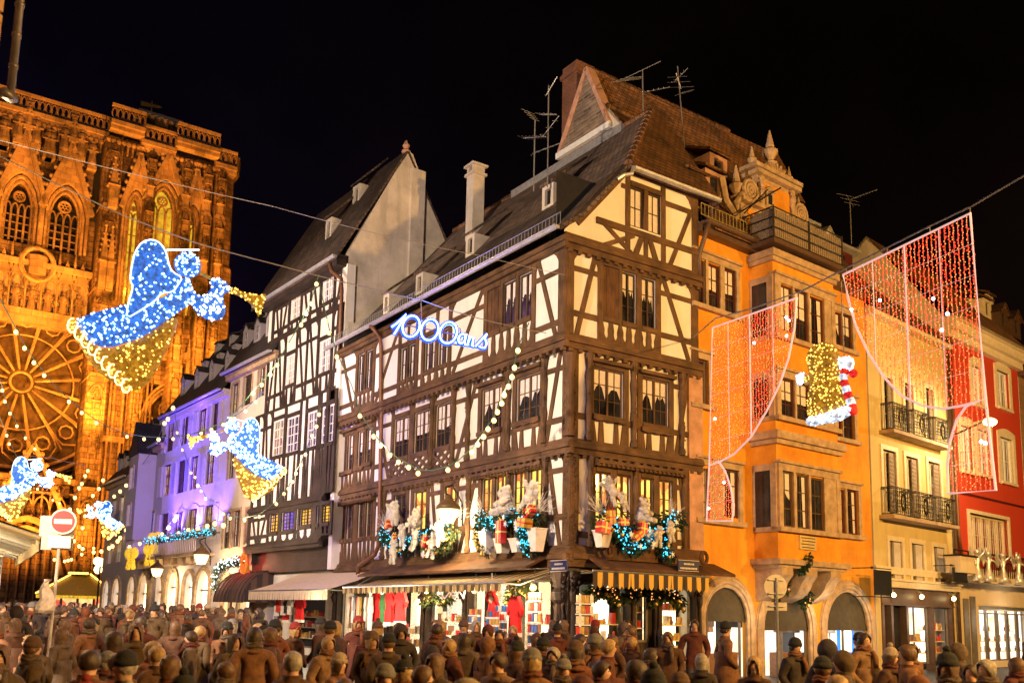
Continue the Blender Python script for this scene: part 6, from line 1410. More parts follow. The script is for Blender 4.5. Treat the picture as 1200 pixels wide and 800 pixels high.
for nm, strokes in glyph.items():
    m = MB(FN); b = MB(FN)
    for st in strokes:
        P = [FN.at(*nz(*q)) for q in st]; cl_ = len(P) == 20; m.tube([(u, -.035, z) for u, z in P], .017, 6, closed=cl_); b.tube([(u, 0, z) for u, z in P], .046, 6, closed=cl_)  # wider blue tube is the halo of the neon, put in as a glowing shape
    o = m.build(nm.replace('_b', '').replace('_c', ''), M['neon_core'], sg); b.build('blue_halo', M['neon_halo'], o)
m = MB(FN)
for st in (((355, 265), (790, 350)), ((285, 350), (1005, 458)), ((490, 60), (490, 300)), ((795, 290), (800, 335))): P = [FN.at(*nz(*q)) for q in st]; m.tube([(u, .03, z) for u, z in P], .012, 4)
m.build('support_frame', M['wire'], sg)
# ------------------------------------------------------------------ street signs and lamps
pp = onray(75, 611, 20); FS = Fr(pp, 8); ns = thing('no_entry_sign', 'red no-entry sign with a white bar on a pole in front of the cathedral', 'traffic sign', FS, 0, 0, 0)
def disc(F, u, w, z, r, d, n=28): m = MB(F); m.prism([(u + r * math.cos(2 * PI * k / n), z + r * math.sin(2 * PI * k / n)) for k in range(n)], w, w + d); return m
k_ = 20 / FPX; zc = pp.z
disc(FS, 0, -.05, zc, .27, .03).build('white_rim', M['plate_white'], ns); disc(FS, 0, -.056, zc, .235, .005).build('red_disc', M['sign_red'], ns)
m = MB(FS); m.box(-.18, .18, -.062, -.057, zc - .05, zc + .05); m.build('white_bar', M['plate_white'], ns)
m = MB(FS); m.box(-.5, .2, .06, .09, zc - .6, zc + .12); m.build('back_board', M['sign_back'], ns); m = MB(FS); m.box(-.27, .18, -.04, -.01, zc - .56, zc - .31); m.build('white_plate', M['plate_white'], ns)
m = MB(FS); m.tube([(-.1, .03, -.3), (-.08, .02, 1.2), (-.05, .02, zc - .2)], .035, 8); m.build('pole', M['sign_back'], ns)
bz = FS.at(63, 700)[1]; m = MB(FS); m.lathe((-.19, -.1, bz - .32), [(.02, 0), (.15, .0), (.19, .06), (.18, .16), (.16, .3), (.13, .44), (.08, .56), (.025, .63), (.07, .7)], 14); Rn = random.Random(2); m.v = [(x + Rn.uniform(-.03, .03) + .03 * math.sin(z * 11), y + Rn.uniform(-.03, .03), z) for x, y, z in m.v]; o = m.build('plastic_bag', M['bag'], None, loc=FS.wp(-.19, -.1, bz)); tag(o, 'crumpled pale plastic bag tied to the pole of the no-entry sign', 'bag')
pp = onray(909, 687, 22); FS2 = Fr(pp, 10); bs = thing('round_sign_back', 'round traffic sign seen from its grey back in front of the orange house', 'traffic sign', FS2, 0, 0, 0); zc = pp.z
disc(FS2, 0, 0, zc, .285, .02).build('disc', M['sign_back'], bs); m = MB(FS2); m.box(-.27, .27, 0, .02, zc - .55, zc - .36); m.build('lower_plate', M['sign_back'], bs)
m = MB(FS2); m.tube([(0, -.04, 0), (0, -.04, zc + .2)], .035, 8); m.build('pole', M['steel'], bs)
m = MB(FS2)
for z in (zc + .16, zc - .16, zc - .45): m.box(-.2, .2, -.05, -.001, z - .012, z + .012)
m.build('clamp', M['steel'], bs)
def wall_lamp(label, F, px, py, w, wall_u, top=True, k=1.0, power=250):
    u, z = F.at(px, py, w); t = thing('street_lamp', label, 'street lamp', F, wall_u, 0, z - .3)
    m = MB(F); m.tube([(wall_u, -.02, z - .25), (wall_u, -.06, z + .45), (wall_u, w * .25, z + .75 * k), (u, w * .9, z + .8 * k), (u, w - .12, z + .7 * k), (u, w - .1, z + .55 * k), (u, w, z + .5 * k)], .03, 6); m.tube([(wall_u, 0, z - .1), (wall_u, w * .4, z + .2), (wall_u, w * .2, z + .6)], .015, 5); m.build('bracket', M['iron'], t)
    m = MB(F); m.lathe((u, w, z + .1), [(.36 * k, 0), (.34 * k, .08), (.2 * k, .22 * k), (.09 * k, .3 * k), (.05 * k, .42 * k)], 14); m.build('shade', M['lamp_shade'], t, smooth=True)
    m = MB(F); m.lathe((u, w, z - .3 * k), [(.16 * k, 0), (.22 * k, .1 * k), (.3 * k, .38 * k)], 14); m.build('glass_bowl', M['lamp_bowl'], t, smooth=True)
    LAMPS.append((F.wp(u, w, z - .42 * k), power)); return t
wall_lamp('glowing street lantern on a curved bracket between the white bear displays of the corner house', L, 525, 600, -1.1, L.at(543, 600)[0], power=420)
wall_lamp('lantern on a bracket below the right end of the lilac balcony', F4, 236, 652, -1.4, F4.at(248, 645)[0], k=1.1, power=300)
wall_lamp('lantern by the yellow bows at the left end of the lilac arcade', F4, 184, 668, -1.2, F4.at(178, 665)[0], k=1.0, power=200)
u, z = FD.at(1160, 494, -2.2); t = thing('street_lamp', 'bright tilted lamp on an arm in front of the red house', 'street lamp', FD, u, 0, z)
m = MB(FD); m.tube([(u + 1.2, 0, z - .2), (u + .8, -1.2, z + .05), (u + .1, -2.1, z + .12)], .035, 6); m.build('arm', M['iron'], t)
m = MB(FD); m.ball((u, -2.2, z), .3, 10, 7, (1.1, .8, .5)); m.build('lamp_head', M['lamp_bowl'], t, smooth=True); LAMPS.append((FD.wp(u, -2.3, z - .35), 650))
p = onray(115, 667, 66); F = Fr(p, -50); t = thing('street_lamp', 'cluster of three bright globes at the far corner above the crowd', 'street lamp', F, 0, 0, p.z - 1)
m = MB(F); m.tube([(.4, 0, 0), (.4, 0, p.z + .3)], .06, 6); m.build('post', M['iron'], t)
for dx, dz in ((0, 0), (.5, .5), (-.3, .6)): m = MB(F); m.ball((dx, 0, p.z + dz), .3, 8, 6); m.build('globe', M['lamp_bowl'], t, smooth=True)
# street name plates and hanging shop signs
for F, r, lb in ((L, (645, 656, 664, 669), 'dim blue street name plate on the left face of the shop corner'), (R, (795, 656, 819, 669), 'blue street name plate at the right end of the striped awning')):
    a, b, c, d = F.rect(r, -1.0); t = thing('street_name_plate', lb, 'sign', F, a, -1, c); m = MB(F); m.box(a, b, -1.0, -.96, c, d); m.build('plate', M['sign_blue'], t)
    m = MB(F); x = a + .06; Rn = random.Random(3)
    for row, (zz, f) in enumerate(((d - (d - c) * .36, .55), (c + (d - c) * .25, .95))):
        x = (a + b) / 2 - (b - a) * f * .42
        while x < (a + b) / 2 + (b - a) * f * .42: wd = Rn.uniform(.02, .045); m.box(x, x + wd, -1.006, -1.001, zz - .02, zz + .025); x += wd + .018
    for z in (c, d - .012): m.box(a, b, -1.005, -1.001, z, z + .012)
    m.build('lettering', M['plate_white'], t); m = MB(F); m.box(a + .1, a + .14, -.96, -.14, c + .05, c + .09); m.build('bracket', M['iron'], t)
for F, r, w, lb in ((FC, (1025, 668, 1044, 697), -.7, 'tall blank black hanging sign at the left end of the cream house'), (FC, (1117, 665, 1133, 682), -.7, 'square blank black hanging sign between the cream and red houses')):
    a, b, c, d = F.rect(r, w); t = thing('hanging_sign', lb, 'sign', F, a, w, c, 'black hanging shop signs'); m = MB(F); m.box(a, b, w - .03, w + .03, c, d); m.build('panel', M['black_paint'], t)
    m = MB(F); m.tube([(a - .15, 0, d + .06), (a - .1, w, d + .06), (b + .06, w, d + .06)], .018, 5); m.tube([(a - .15, 0, c - .06), (a - .1, w, c - .06), (b + .06, w, c - .06)], .018, 5); m.ball((a - .15, w, d + .06), .05, 6, 5); m.build('bracket', M['iron'], t)
# ------------------------------------------------------------------ awnings
def awning(label, F, ua, ub, wf, zb, zf, mt, vmt, val=.28, scall=True, inset=.0, wb=-.1):
    t = thing('awning', label, 'awning', F, (ua + ub) / 2, wb, zf); m = MB(F); n = 24; rr = max(1, int((ub - ua) / .3))
    for k in range(rr * 2):
        a, b = ua + (ub - ua) * k / (rr * 2), ua + (ub - ua) * (k + 1) / (rr * 2); a2, b2 = ua + inset + (ub - ua - 2 * inset) * k / (rr * 2), ua + inset + (ub - ua - 2 * inset) * (k + 1) / (rr * 2)
        uv = [(a, 0), (b, 0), (b, 2), (a, 2)]; zm = (zf + zb) / 2 - .05; wm = (wf + wb) / 2
        m.poly([(a, wf, zf), (b, wf, zf), ((b + b2) / 2, wm, zm), ((a + a2) / 2, wm, zm)], uv); m.poly([((a + a2) / 2, wm, zm), ((b + b2) / 2, wm, zm), (b2, wb, zb), (a2, wb, zb)], uv)
    m.build('canopy', M[mt], t); m = MB(F); N_ = rr * 2
    for k in range(N_):
        a, b = ua + (ub - ua) * k / N_, ua + (ub - ua) * (k + 1) / N_; pts = [(a, zf)] + ([(a, zf - val * .8)] + [(a + (b - a) * j / 4, zf - val * (.8 + .2 * math.sin(PI * j / 4))) for j in (1, 2, 3)] + [(b, zf - val * .8)] if scall else [(a, zf - val), (b, zf - val)]) + [(b, zf)]
        off = .018 * math.sin(k * 2.1); m.poly([(u, wf - .01 + off * (zf - z) / val, z) for u, z in pts], [(u, z) for u, z in pts])
    m.build('valance', M[vmt], t); m = MB(F); m.tube([(ua, wf, zf), (ub, wf, zf)], .03, 6)
    for u in (ua + .3, ub - .3): m.tube([(u, wb, zb - .1), (u, wf * .6, zf - .02), (u, wf, zf)], .02, 5)
    m.build('arm', M['steel'], t); return t
zf = L.at(490, 685, -1.9)[1]
awning('brown striped sloping awning over the souvenir racks of the corner house', L, L.at(402, 688, -1.9)[0], L.at(588, 681, -1.9)[0], -1.9, 2.95, zf, 'awning_brown', 'awning_brown', .22)
awning('short yellow and black striped awning over the corner shop windows', R, R.at(694, 675, -1.1)[0], R.at(830, 690, -1.1)[0], -1.12, 2.93, 2.86, 'awning_yellow', 'awning_yellow', .42)
zf = F2.at(340, 691, -2.2)[1]; awning('plain beige awning below the tall half-timbered house', F2, F2.at(292, 690, -2.2)[0], F2.at(384, 689, -2.2)[0], -2.2, 3.2, zf, 'awning_beige', 'awning_beige', .34, False)
ua, ub = F3.at(271, 685, -.6)[0], F3.at(305, 680, -.6)[0]; zb = F3.at(300, 668, -.6)[1]; t = thing('barrel_awning', 'dark brown ribbed barrel awning below the beige house', 'awning', F3, ua, 0, zb - 1.3)
m = MB(F3); n = 10; RB = 1.35
for j in range(9):
    u, v = ua + (ub - ua) * j / 8, ua + (ub - ua) * (j + .5) / 8
    for i in range(n):
        p = [(-RB * math.sin(PI / 2 * q / n), zb - RB + RB * math.cos(PI / 2 * q / n)) for q in (i, i + 1)]
        if j < 8: m.poly([(u, p[0][0], p[0][1]), (ua + (ub - ua) * (j + 1) / 8, p[0][0], p[0][1]), (ua + (ub - ua) * (j + 1) / 8, p[1][0], p[1][1]), (u, p[1][0], p[1][1])])
    m.tube([(u, -RB * 1.01 * math.sin(PI / 2 * q / n), zb - RB + RB * 1.01 * math.cos(PI / 2 * q / n)) for q in range(n + 1)], .035, 5)
m.build('canopy', M['awning_dark'], t)
for e in (ua, ub): m = MB(F3); m.poly([(e, 0, zb - RB)] + [(e, -RB * math.sin(PI / 2 * q / n), zb - RB + RB * math.cos(PI / 2 * q / n)) for q in range(n + 1)]); m.build('end_panel', M['awning_dark'], t)
A, B = onray(47, 627, 12.8), onray(18, 651, 19.0); rd = R.d; bk = -rd * 2.6 + Vector((0, 0, .75)); t = thing('stall_awning', 'white slatted stall awning with a yellow edge at the left edge', 'awning', WORLD, *A)
m = MB(); m.poly([A, B, B + bk, A + bk]); m.poly([p + Vector((0, 0, .03)) for p in (A, A + bk, B + bk, B)]); m.build('canopy', M['awning_white'], t)
m = MB()
for k in range(9):
    p = A.lerp(B, k / 8) - Vector((0, 0, .05)); m.tube([p, p + bk], .035, 6)
m.build('rib', M['white_paint'], t)
m = MB(); q = [A, B, B - Vector((0, 0, .22)), A - Vector((0, 0, .22))]; m.poly(q); m.poly([p + rd * .02 for p in q[::-1]]); m.build('valance', M['awning_beige'], t)
m = MB(); m.tube([B + bk * .1 - Vector((0, 0, .1)), Vector((B.x - .2, B.y - .15, 0))], .04, 6); m.build('post', M['steel'], t); LAMPS.append((A.lerp(B, .15) + bk * .5 - Vector((0, 0, .75)), 90)); LAMPS.append((A.lerp(B, .7) + bk * .5 - Vector((0, 0, .75)), 90))
REDS = []
# ------------------------------------------------------------------ plush bears, gifts, garlands in front of the first-floor windows
def blob(name, balls, voxel, mt, limbs=()):
    """One continuous soft body grown from overlapping balls and limbs."""
    m = MB()
    for (x, y, z, r) in balls: m.ball((x, y, z), r, 12, 8)
    for pts, r, tp in limbs: m.tube(pts, r, 8, taper=tp); m.ball(pts[0], r, 8, 6); m.ball(pts[-1], r * tp * 1.15, 8, 6)
    o = m.build(name, M[mt]); rm = o.modifiers.new('r', 'REMESH'); rm.mode = 'VOXEL'; rm.voxel_size = voxel; sm = o.modifiers.new('s', 'SMOOTH'); sm.iterations = 2
    me = bpy.data.meshes.new_from_object(o.evaluated_get(bpy.context.evaluated_depsgraph_get())); bpy.data.objects.remove(o)
    bm = bmesh.new(); bm.from_mesh(me); fr_ = random.Random(5)
    for f in list(bm.faces):      # fur: one tuft on every little facet
        c = f.calc_center_median(); n = f.normal; t = n.orthogonal().normalized() * voxel * .45; tip = c + (n + Vector((fr_.uniform(-.7, .7), fr_.uniform(-.7, .7), fr_.uniform(-.9, .4)))).normalized() * voxel * fr_.uniform(1.2, 2.4)
        bm.faces.new([bm.verts.new(c - t), bm.verts.new(c + t), bm.verts.new(tip)])
    bm.to_mesh(me); bm.free()
    me.shade_smooth(); return me
SIT = blob('bear', [(0, 0, .22, .22), (0, -.02, .42, .17), (0, -.05, .62, .15), (0, -.19, .58, .07), (-.11, -.02, .75, .05), (.11, -.02, .75, .05)], .018, 'fur_white', [([(-.12, -.08, .14), (-.2, -.34, .1)], .09, .8), ([(.12, -.08, .14), (.2, -.34, .1)], .09, .8), ([(-.15, -.04, .45), (-.2, -.24, .32)], .07, .8), ([(.15, -.04, .45), (.2, -.24, .32)], .07, .8)])
CLIMB = blob('bear', [(0, 0, .22, .17), (0, 0, .42, .15), (.02, -.04, .63, .14), (.05, -.17, .63, .065), (-.09, 0, .76, .045), (.12, 0, .76, .045)], .018, 'fur_white', [([(-.1, 0, .14), (-.16, -.1, -.2)], .075, .75), ([(.1, 0, .14), (.2, -.12, -.08)], .075, .75), ([(-.13, 0, .48), (-.28, -.12, .68)], .06, .8), ([(.13, 0, .48), (.3, -.12, .56)], .06, .8)])
HANG = blob('bear', [(0, 0, .1, .1), (0, 0, .22, .085), (0, -.02, .34, .08), (0, -.09, .33, .035), (-.055, 0, .41, .026), (.055, 0, .41, .026)], .012, 'fur_white', [([(-.06, 0, .06), (-.08, -.03, -.14)], .042, .8), ([(.06, 0, .06), (.09, -.03, -.13)], .042, .8), ([(-.07, 0, .25), (-.16, -.02, .14)], .035, .8), ([(.07, 0, .25), (.16, -.02, .3)], .035, .8)])
def bear_eyes(r, y, z, d):
    m = MB(); m.ball((-d, y, z), r, 6, 5); m.ball((d, y, z), r, 6, 5); m.ball((0, y - r * 2.2, z - d * .7), r * 1.3, 6, 5)
    o = m.build('face', M['black_paint']); me = o.data; bpy.data.objects.remove(o); return me
FACES = {SIT.name: bear_eyes(.018, -.19, .66, .06), CLIMB.name: bear_eyes(.016, -.17, .67, .05), HANG.name: bear_eyes(.01, -.085, .365, .03)}
def bear(me, F, px, py, w, label, sz=1.0, rot=0.0, tilt=0.0):
    sz *= .78; u, z = F.at(px, py, w); o = bpy.data.objects.new('plush_bear', me); COL.objects.link(o); o.matrix_world = F.M @ Matrix.Translation((u, w, z)) @ Matrix.Rotation(rot, 4, 'Z') @ Matrix.Rotation(tilt, 4, 'Y') @ Matrix.Scale(sz, 4)
    tag(o, label, 'plush bear', 'white plush bears in the window displays')
    f = bpy.data.objects.new('face', FACES[me.name]); COL.objects.link(f); f.parent = o; return o
def gift(F, px, py, w, label, mt, sx=.13, sz=.13, tilt=.1):
    u, z = F.at(px, py, w); t = thing('gift_box', label, 'gift box', F, u, w, z, 'wrapped gift boxes in the window displays'); ca, sa = math.cos(tilt), math.sin(tilt)
    m = MB(F); m.obox((u, w, z), (sx * ca, 0, sx * sa), (0, sx * .8, 0), (-sz * sa, 0, sz * ca)); m.build('box', M[mt], t)
    m = MB(F); m.obox((u, w, z), (sx * 1.03 * ca, 0, sx * 1.03 * sa), (0, sx * .83, 0), (-.02 * sa, 0, .02 * ca)); m.obox((u, w, z), (.02 * ca, 0, .02 * sa), (0, sx * .84, 0), (-sz * 1.03 * sa, 0, sz * 1.03 * ca))
    for s in (-1, 1): m.tube([(u, w, z + sz), (u + s * .08, w, z + sz + .08), (u + s * .1, w, z + sz + .01), (u, w, z + sz)], .018, 4)
    m.build('ribbon', M['ribbon'] if mt != 'gift_gold' else M['gift_red'], t)
def pot(F, px, py0, py1, w, label, rt=.19):
    u, z0 = F.at(px, py1, w); z1 = F.at(px, py0, w)[1]; h = z1 - z0; m = MB(F); m.lathe((u, w, z0), [(rt * .62, 0), (rt, h), (rt * 1.08, h), (rt * 1.08, h + .03), (rt * .9, h + .03), (rt * .85, h - .05)], 4, PI / 4)
    o = m.build('plant_pot', M['pot'], None, loc=F.wp(u, w, z0)); tag(o, label, 'pot', 'white square pots in the window displays')
def twig_fan(F, px, py, w, label, a0, a1, l, seed):
    Rn = random.Random(seed); u, z = F.at(px, py, w); m = MB(F)
    for k in range(34):
        a = Rn.uniform(a0, a1); q = l * Rn.uniform(.6, 1); b = a + Rn.uniform(-.25, .25); m.tube([(u, w, z), (u + q * .5 * math.cos(a), w + Rn.uniform(-.1, .1), z + q * .5 * math.sin(a)), (u + q * math.cos(b), w + Rn.uniform(-.15, .15), z + q * math.sin(b))], .008, 3, taper=.4)
    o = m.build('twig_bundle', M['twig'], None, loc=F.wp(u, w, z)); tag(o, label, 'twigs', 'bleached twig fans in the window displays')
def garland(F, pts, w, label, spread, seed, nleaf=700, lights=('led_cyan', 90), stars=4, baubles=4, mt='pine', drops=()):
    """Evergreen swag: thin needles along a path, hung with lamps, frosted stars and baubles."""
    Rn = random.Random(seed); P = [(*F.at(x, y, w),) for x, y in pts]; u0, z0 = P[0]
    t = thing('pine_garland', label, 'garland', F, u0, w, z0, 'evergreen garlands on the house fronts'); m = MB(F); seg = []
    for a, b in zip(P, P[1:]): seg.append((a, b))
    def pick():
        a, b = Rn.choice(seg); q = Rn.random(); return a[0] + (b[0] - a[0]) * q, a[1] + (b[1] - a[1]) * q
    for _ in range(nleaf):
        u, z = pick(); d = Vector((Rn.gauss(0, 1), Rn.gauss(0, .8), Rn.gauss(-.2, 1))).normalized(); r = spread * Rn.random() ** .7; c = Vector((u, w, z)) + d * r; l = Rn.uniform(.07, .16); e = (d + Vector((0, 0, -.6))).normalized() * l; s = d.orthogonal().normalized() * .013
        m.poly([c - s, c + s, c + e + s * .3, c + e - s * .3]); s2 = d.cross(s).normalized() * .05; m.poly([c, c + s2 + e * .4, c + e * .9, c - s2 + e * .4])
    m.build('foliage', M[mt], t); l = MB(F)
    for _ in range(lights[1]): u, z = pick(); d = Vector((Rn.gauss(0, 1), -abs(Rn.gauss(0, 1)), Rn.gauss(0, 1))).normalized() * spread * Rn.uniform(.7, 1.05); l.octa((u + d.x, w + d.y, z + d.z), .026 if Rn.random() < .6 else .016)
    kind(l.build('lamps', M[lights[0]], t), 'stuff')
    for _ in range(stars):
        u, z = pick(); z -= Rn.uniform(0, spread); s = MB(F); r = Rn.uniform(.08, .12)
        q = [(u + (r if k % 2 == 0 else r * .35) * math.sin(k * PI / 6), z + (r if k % 2 == 0 else r * .35) * math.cos(k * PI / 6)) for k in range(12)]; s.prism(q, w - spread - .05, w - spread - .02); s.build('star', M['frost'], t)
    for _ in range(baubles): u, z = pick(); s = MB(F); s.ball((u, w - spread * .8, z - spread * .7), .055, 8, 6); s.build('bauble', M['gilt'], t, smooth=True)
    return t
# display on the short side
w = -.62
garland(R, [(703, 607), (720, 616), (735, 628), (742, 640), (752, 630), (764, 622), (780, 612), (795, 610)], w, 'thick garland with blue lamps under the windows above the yellow striped awning', .3, 11, 1500, ('led_cyan', 150), 5, 4)
garland(R, [(737, 620), (733, 640)], w - .05, 'short garland tail with blue lamps left of the bear seated on the short side', .18, 12, 300, ('led_cyan', 40), 2, 0)
garland(R, [(780, 618), (778, 645), (784, 652)], w - .05, 'hanging tail of garland with gold baubles at the right end of the short side', .17, 13, 350, ('led_cyan', 45), 2, 5)
m = MB(R); q0, q1 = R.at(713, 577, w), R.at(750, 622, w)
for s in (-.09, .09): m.tube([(q0[0] + s, w - s * .3, q0[1] + .05), (q1[0] + s, w - s * .3, q1[1])], .022, 5)
for k in range(9): f = (k + .5) / 9; u, z = q0[0] + (q1[0] - q0[0]) * f, q0[1] + (q1[1] - q0[1]) * f; m.tube([(u - .09, w + .03, z), (u + .09, w - .03, z)], .016, 4)
ld = m.build('ladder', M['board'], None, loc=R.wp(q1[0], w, q1[1])); tag(ld, 'small wooden ladder wound with blue lamps leaning below the climbing bear', 'ladder')
l = MB(R); Rn = random.Random(4)
for _ in range(60): f = Rn.random(); l.octa((q0[0] + (q1[0] - q0[0]) * f + Rn.uniform(-.13, .13), w - .06, q0[1] + (q1[1] - q0[1]) * f + Rn.uniform(-.06, .06)), .02)
lo = l.build('lamps', M['led_blue'], ld); kind(lo, 'stuff')
bear(CLIMB, R, 722, 583, w - .05, 'white plush bear climbing at the top of the small ladder', .95, -.5, -.5)
bear(HANG, R, 732, 592, w - .05, 'little white bear on the middle of the small ladder', 1.1, .2, -.4)
bear(SIT, R, 752, 613, w, 'seated white plush bear between the windows above the yellow striped awning', 1.1, .5)
bear(HANG, R, 771, 634, w - .3, 'little white bear hanging on the garland, left one of the pair above the awning', 1.25, 0, .15); bear(HANG, R, 786, 628, w - .3, 'little white bear hanging on the garland, right one of the pair above the awning', 1.25, .2, -.15)
gift(R, 707, 618, w - .3, 'red gift box at the left end of the display over the yellow awning', 'gift_red', .15, .14, -.15); gift(R, 716, 606, w - .25, 'gold gift box standing at the foot of the ladder on the left', 'gift_gold', .1, .18, .1); gift(R, 729, 612, w - .3, 'flat red gift box lying below the ladder', 'gift_red', .14, .08, .05)
gift(R, 753, 619, w - .36, 'red gift box under the seated bear', 'gift_red', .1, .15, -.1); gift(R, 746, 628, w - .34, 'slanting gold gift box hanging in the garland below the seated bear', 'gift_gold', .15, .08, .6)
for px, y0, y1, lb in ((706, 622, 641, 'white square pot at the left end of the display over the yellow awning'), (738, 626, 643, 'white square pot in the middle of the display over the yellow awning'), (759, 622, 643, 'white square pot below the seated bear over the yellow awning')): pot(R, px, y0, y1, w, lb, .26)
twig_fan(R, 706, 604, w, 'bleached twig fan beside the ladder on the short side', 1.3, 2.7, .75, 1); twig_fan(R, 783, 612, w, 'bleached twig fan at the right end of the short side', -.1, 1.5, .75, 2)
# display at the right of the long side
w = -.5
garland(L, [(565, 606), (575, 612), (590, 610), (600, 604), (615, 606), (630, 604)], w, 'garland with blue lamps along the right-hand windows of the long side', .28, 14, 1200, ('led_cyan', 90), 4, 2)
garland(L, [(612, 610), (616, 628), (620, 645)], w - .05, 'dense blue-lit tail of garland between the two right pots of the long side', .2, 15, 450, ('led_cyan', 90), 3, 0)
garland(L, [(562, 610), (560, 630), (572, 648)], w - .05, 'gold baubled tail of garland left of the right-hand pots of the long side', .17, 16, 400, ('led_warm', 30), 2, 7, 'pine_warm')
bear(SIT, L, 594, 605, w - .05, 'big seated white bear on the garland of the long side near the corner', 1.35, -.3); bear(CLIMB, L, 617, 592, w - .05, 'white bear climbing upward near the corner post on the long side', 1.1, .3, .4)
gift(L, 587, 623, w - .3, 'tall red gift box below the big seated bear', 'gift_red', .12, .3, 0); gift(L, 615, 612, w - .3, 'gold gift box on the blue garland near the corner post', 'gift_gold', .17, .12, -.2); gift(L, 622, 598, w - .28, 'round-looking red gift box below the climbing bear near the corner', 'gift_red', .12, .1, .5)
for px, y0, y1, lb in ((571, 624, 649, 'white square pot leftmost of the four near the corner on the long side'), (589, 632, 648, 'white square pot below the tall red gift box'), (607, 632, 647, 'white square pot between tall red gift box and blue garland tail'), (629, 620, 646, 'bluish lit white pot next to the corner post')): pot(L, px, y0, y1, w, lb, .27)
twig_fan(L, 628, 604, w, 'bleached twig fan by the corner post of the long side', .2, 1.6, .85, 3); twig_fan(L, 562, 602, w, 'bleached twig fan hanging right of the street lantern', 1.6, 3.2, .6, 4)
# display at the left of the long side
garland(L, [(452, 624), (458, 634), (468, 640), (480, 636), (495, 630), (510, 628), (528, 622)], w, 'garland with blue lamps behind the street lantern on the long side', .3, 17, 1500, ('led_cyan', 140), 4, 5)
garland(L, [(500, 632), (505, 648), (520, 640), (532, 622)], w - .05, 'greenish garland tail with warm lamps below the street lantern', .22, 18, 700, ('led_warm', 50), 2, 6, 'pine_warm')
bear(CLIMB, L, 463, 612, w - .05, 'white bear standing at the left end of the long side display', 1.15, .2, -.1); bear(SIT, L, 488, 618, w - .05, 'white bear sitting in the middle of the left display on the long side', 1.0, .3); bear(HANG, L, 461, 652, w - .25, 'white bear hanging lowest at the left end of the left display', 1.7, 0, .1); bear(HANG, L, 472, 632, w - .25, 'small white bear beside the lowest hanging one in the left display', 1.5, 0, -.2)
bear(CLIMB, L, 485, 640, w - .25, 'white bear clinging under the sitting one in the left display', .9, -.2, .5); bear(HANG, L, 506, 645, w - .25, 'white bear hanging just left below the street lantern', 1.7, .3, .3); bear(CLIMB, L, 517, 632, w - .3, 'white bear hanging right below the street lantern glass', .9, .3, -.3)
gift(L, 455, 615, w - .2, 'red gift box at the far left end of the left display', 'gift_red', .12, .12, .3); gift(L, 498, 634, w - .25, 'red gift box in the middle of the left display by the lantern', 'gift_red', .1, .16, -.3); gift(L, 462, 630, w - .25, 'small red gift box below the standing bear in the left display', 'gift_red', .08, .1, .5)
twig_fan(L, 452, 618, w, 'pale twig fan at the far left end of the left display', 1.2, 3.0, .7, 5); twig_fan(L, 535, 606, w, 'pale twig fan just right of the street lantern', .4, 2.2, .6, 6)
# garlands over the shop windows and down the street
garland(R, [(684, 700), (694, 694), (706, 690), (717, 696), (722, 704)], -.25, 'garland arched over the left bright shop window below the yellow awning', .16, 21, 700, ('led_warm', 26), 0, 5, 'pine_warm'); garland(R, [(732, 702), (740, 696), (748, 692)], -.2, 'short garland over the narrow middle shop window below the yellow awning', .12, 22, 250, ('led_warm', 10), 0, 2, 'pine_warm')
garland(R, [(763, 704), (772, 697), (782, 695), (793, 700), (797, 710)], -.25, 'garland arched over the right bright shop window below the yellow awning', .16, 23, 700, ('led_warm', 26), 0, 5, 'pine_warm'); garland(L, [(597, 705), (603, 690), (613, 685), (622, 692), (627, 706)], -.3, 'garland over the postcard window left of the corner pier', .18, 24, 700, ('led_warm', 24), 0, 5, 'pine_warm')
garland(L, [(497, 706), (508, 699), (520, 704), (530, 698)], -.3, 'garland below the brown striped awning by the white zigzag chain', .15, 25, 450, ('led_warm', 16), 0, 2, 'pine_warm')
garland(FO, [(921, 690), (928, 684), (938, 688), (946, 700), (940, 704)], -.25, 'dark garland with gold bow over the middle arch of the orange house', .2, 26, 600, ('led_warm', 14), 0, 3); garland(FO, [(940, 668), (944, 660), (948, 653)], -1.0, 'withered plant hanging on the stone corbel of the oriel', .13, 27, 200, ('led_warm', 0), 0, 0)
garland(F4, [(170, 634), (190, 631), (215, 627), (235, 624), (253, 621)], -1.05, 'blue-lit garland along the lilac balcony railing', .22, 28, 700, ('led_cyan', 220), 0, 0); garland(F3, [(252, 690), (254, 668), (262, 660), (275, 657), (290, 658)], -.35, 'garland framing the last arch and running onto the beige house', .22, 29, 700, ('led_white', 120), 0, 0)
for px, py, lb in ((281, 660, 'glowing red and gold ring ornament on the beige house'),):
    u, z = F3.at(px + 6, py, -.5); t = thing('ring_ornament', lb, 'ornament', F3, u, -.5, z); m = MB(F3); m.tube([(u + .28 * math.cos(k * PI / 8), -.5, z + .45 * math.sin(k * PI / 8)) for k in range(16)], .11, 6, closed=True); m.build('gold_ring', M['net_gold'], t); m = MB(F3)
    for k in range(9): a = k * 2 * PI / 9; m.tube([(u + .45 * math.cos(a), -.45, z + .6 * math.sin(a)), (u + .75 * math.cos(a), -.45, z + .85 * math.sin(a))], .06, 5)
    m.build('red_rays', M['net_red'], t); REDS.append(F3.wp(u + .3, -.9, z))
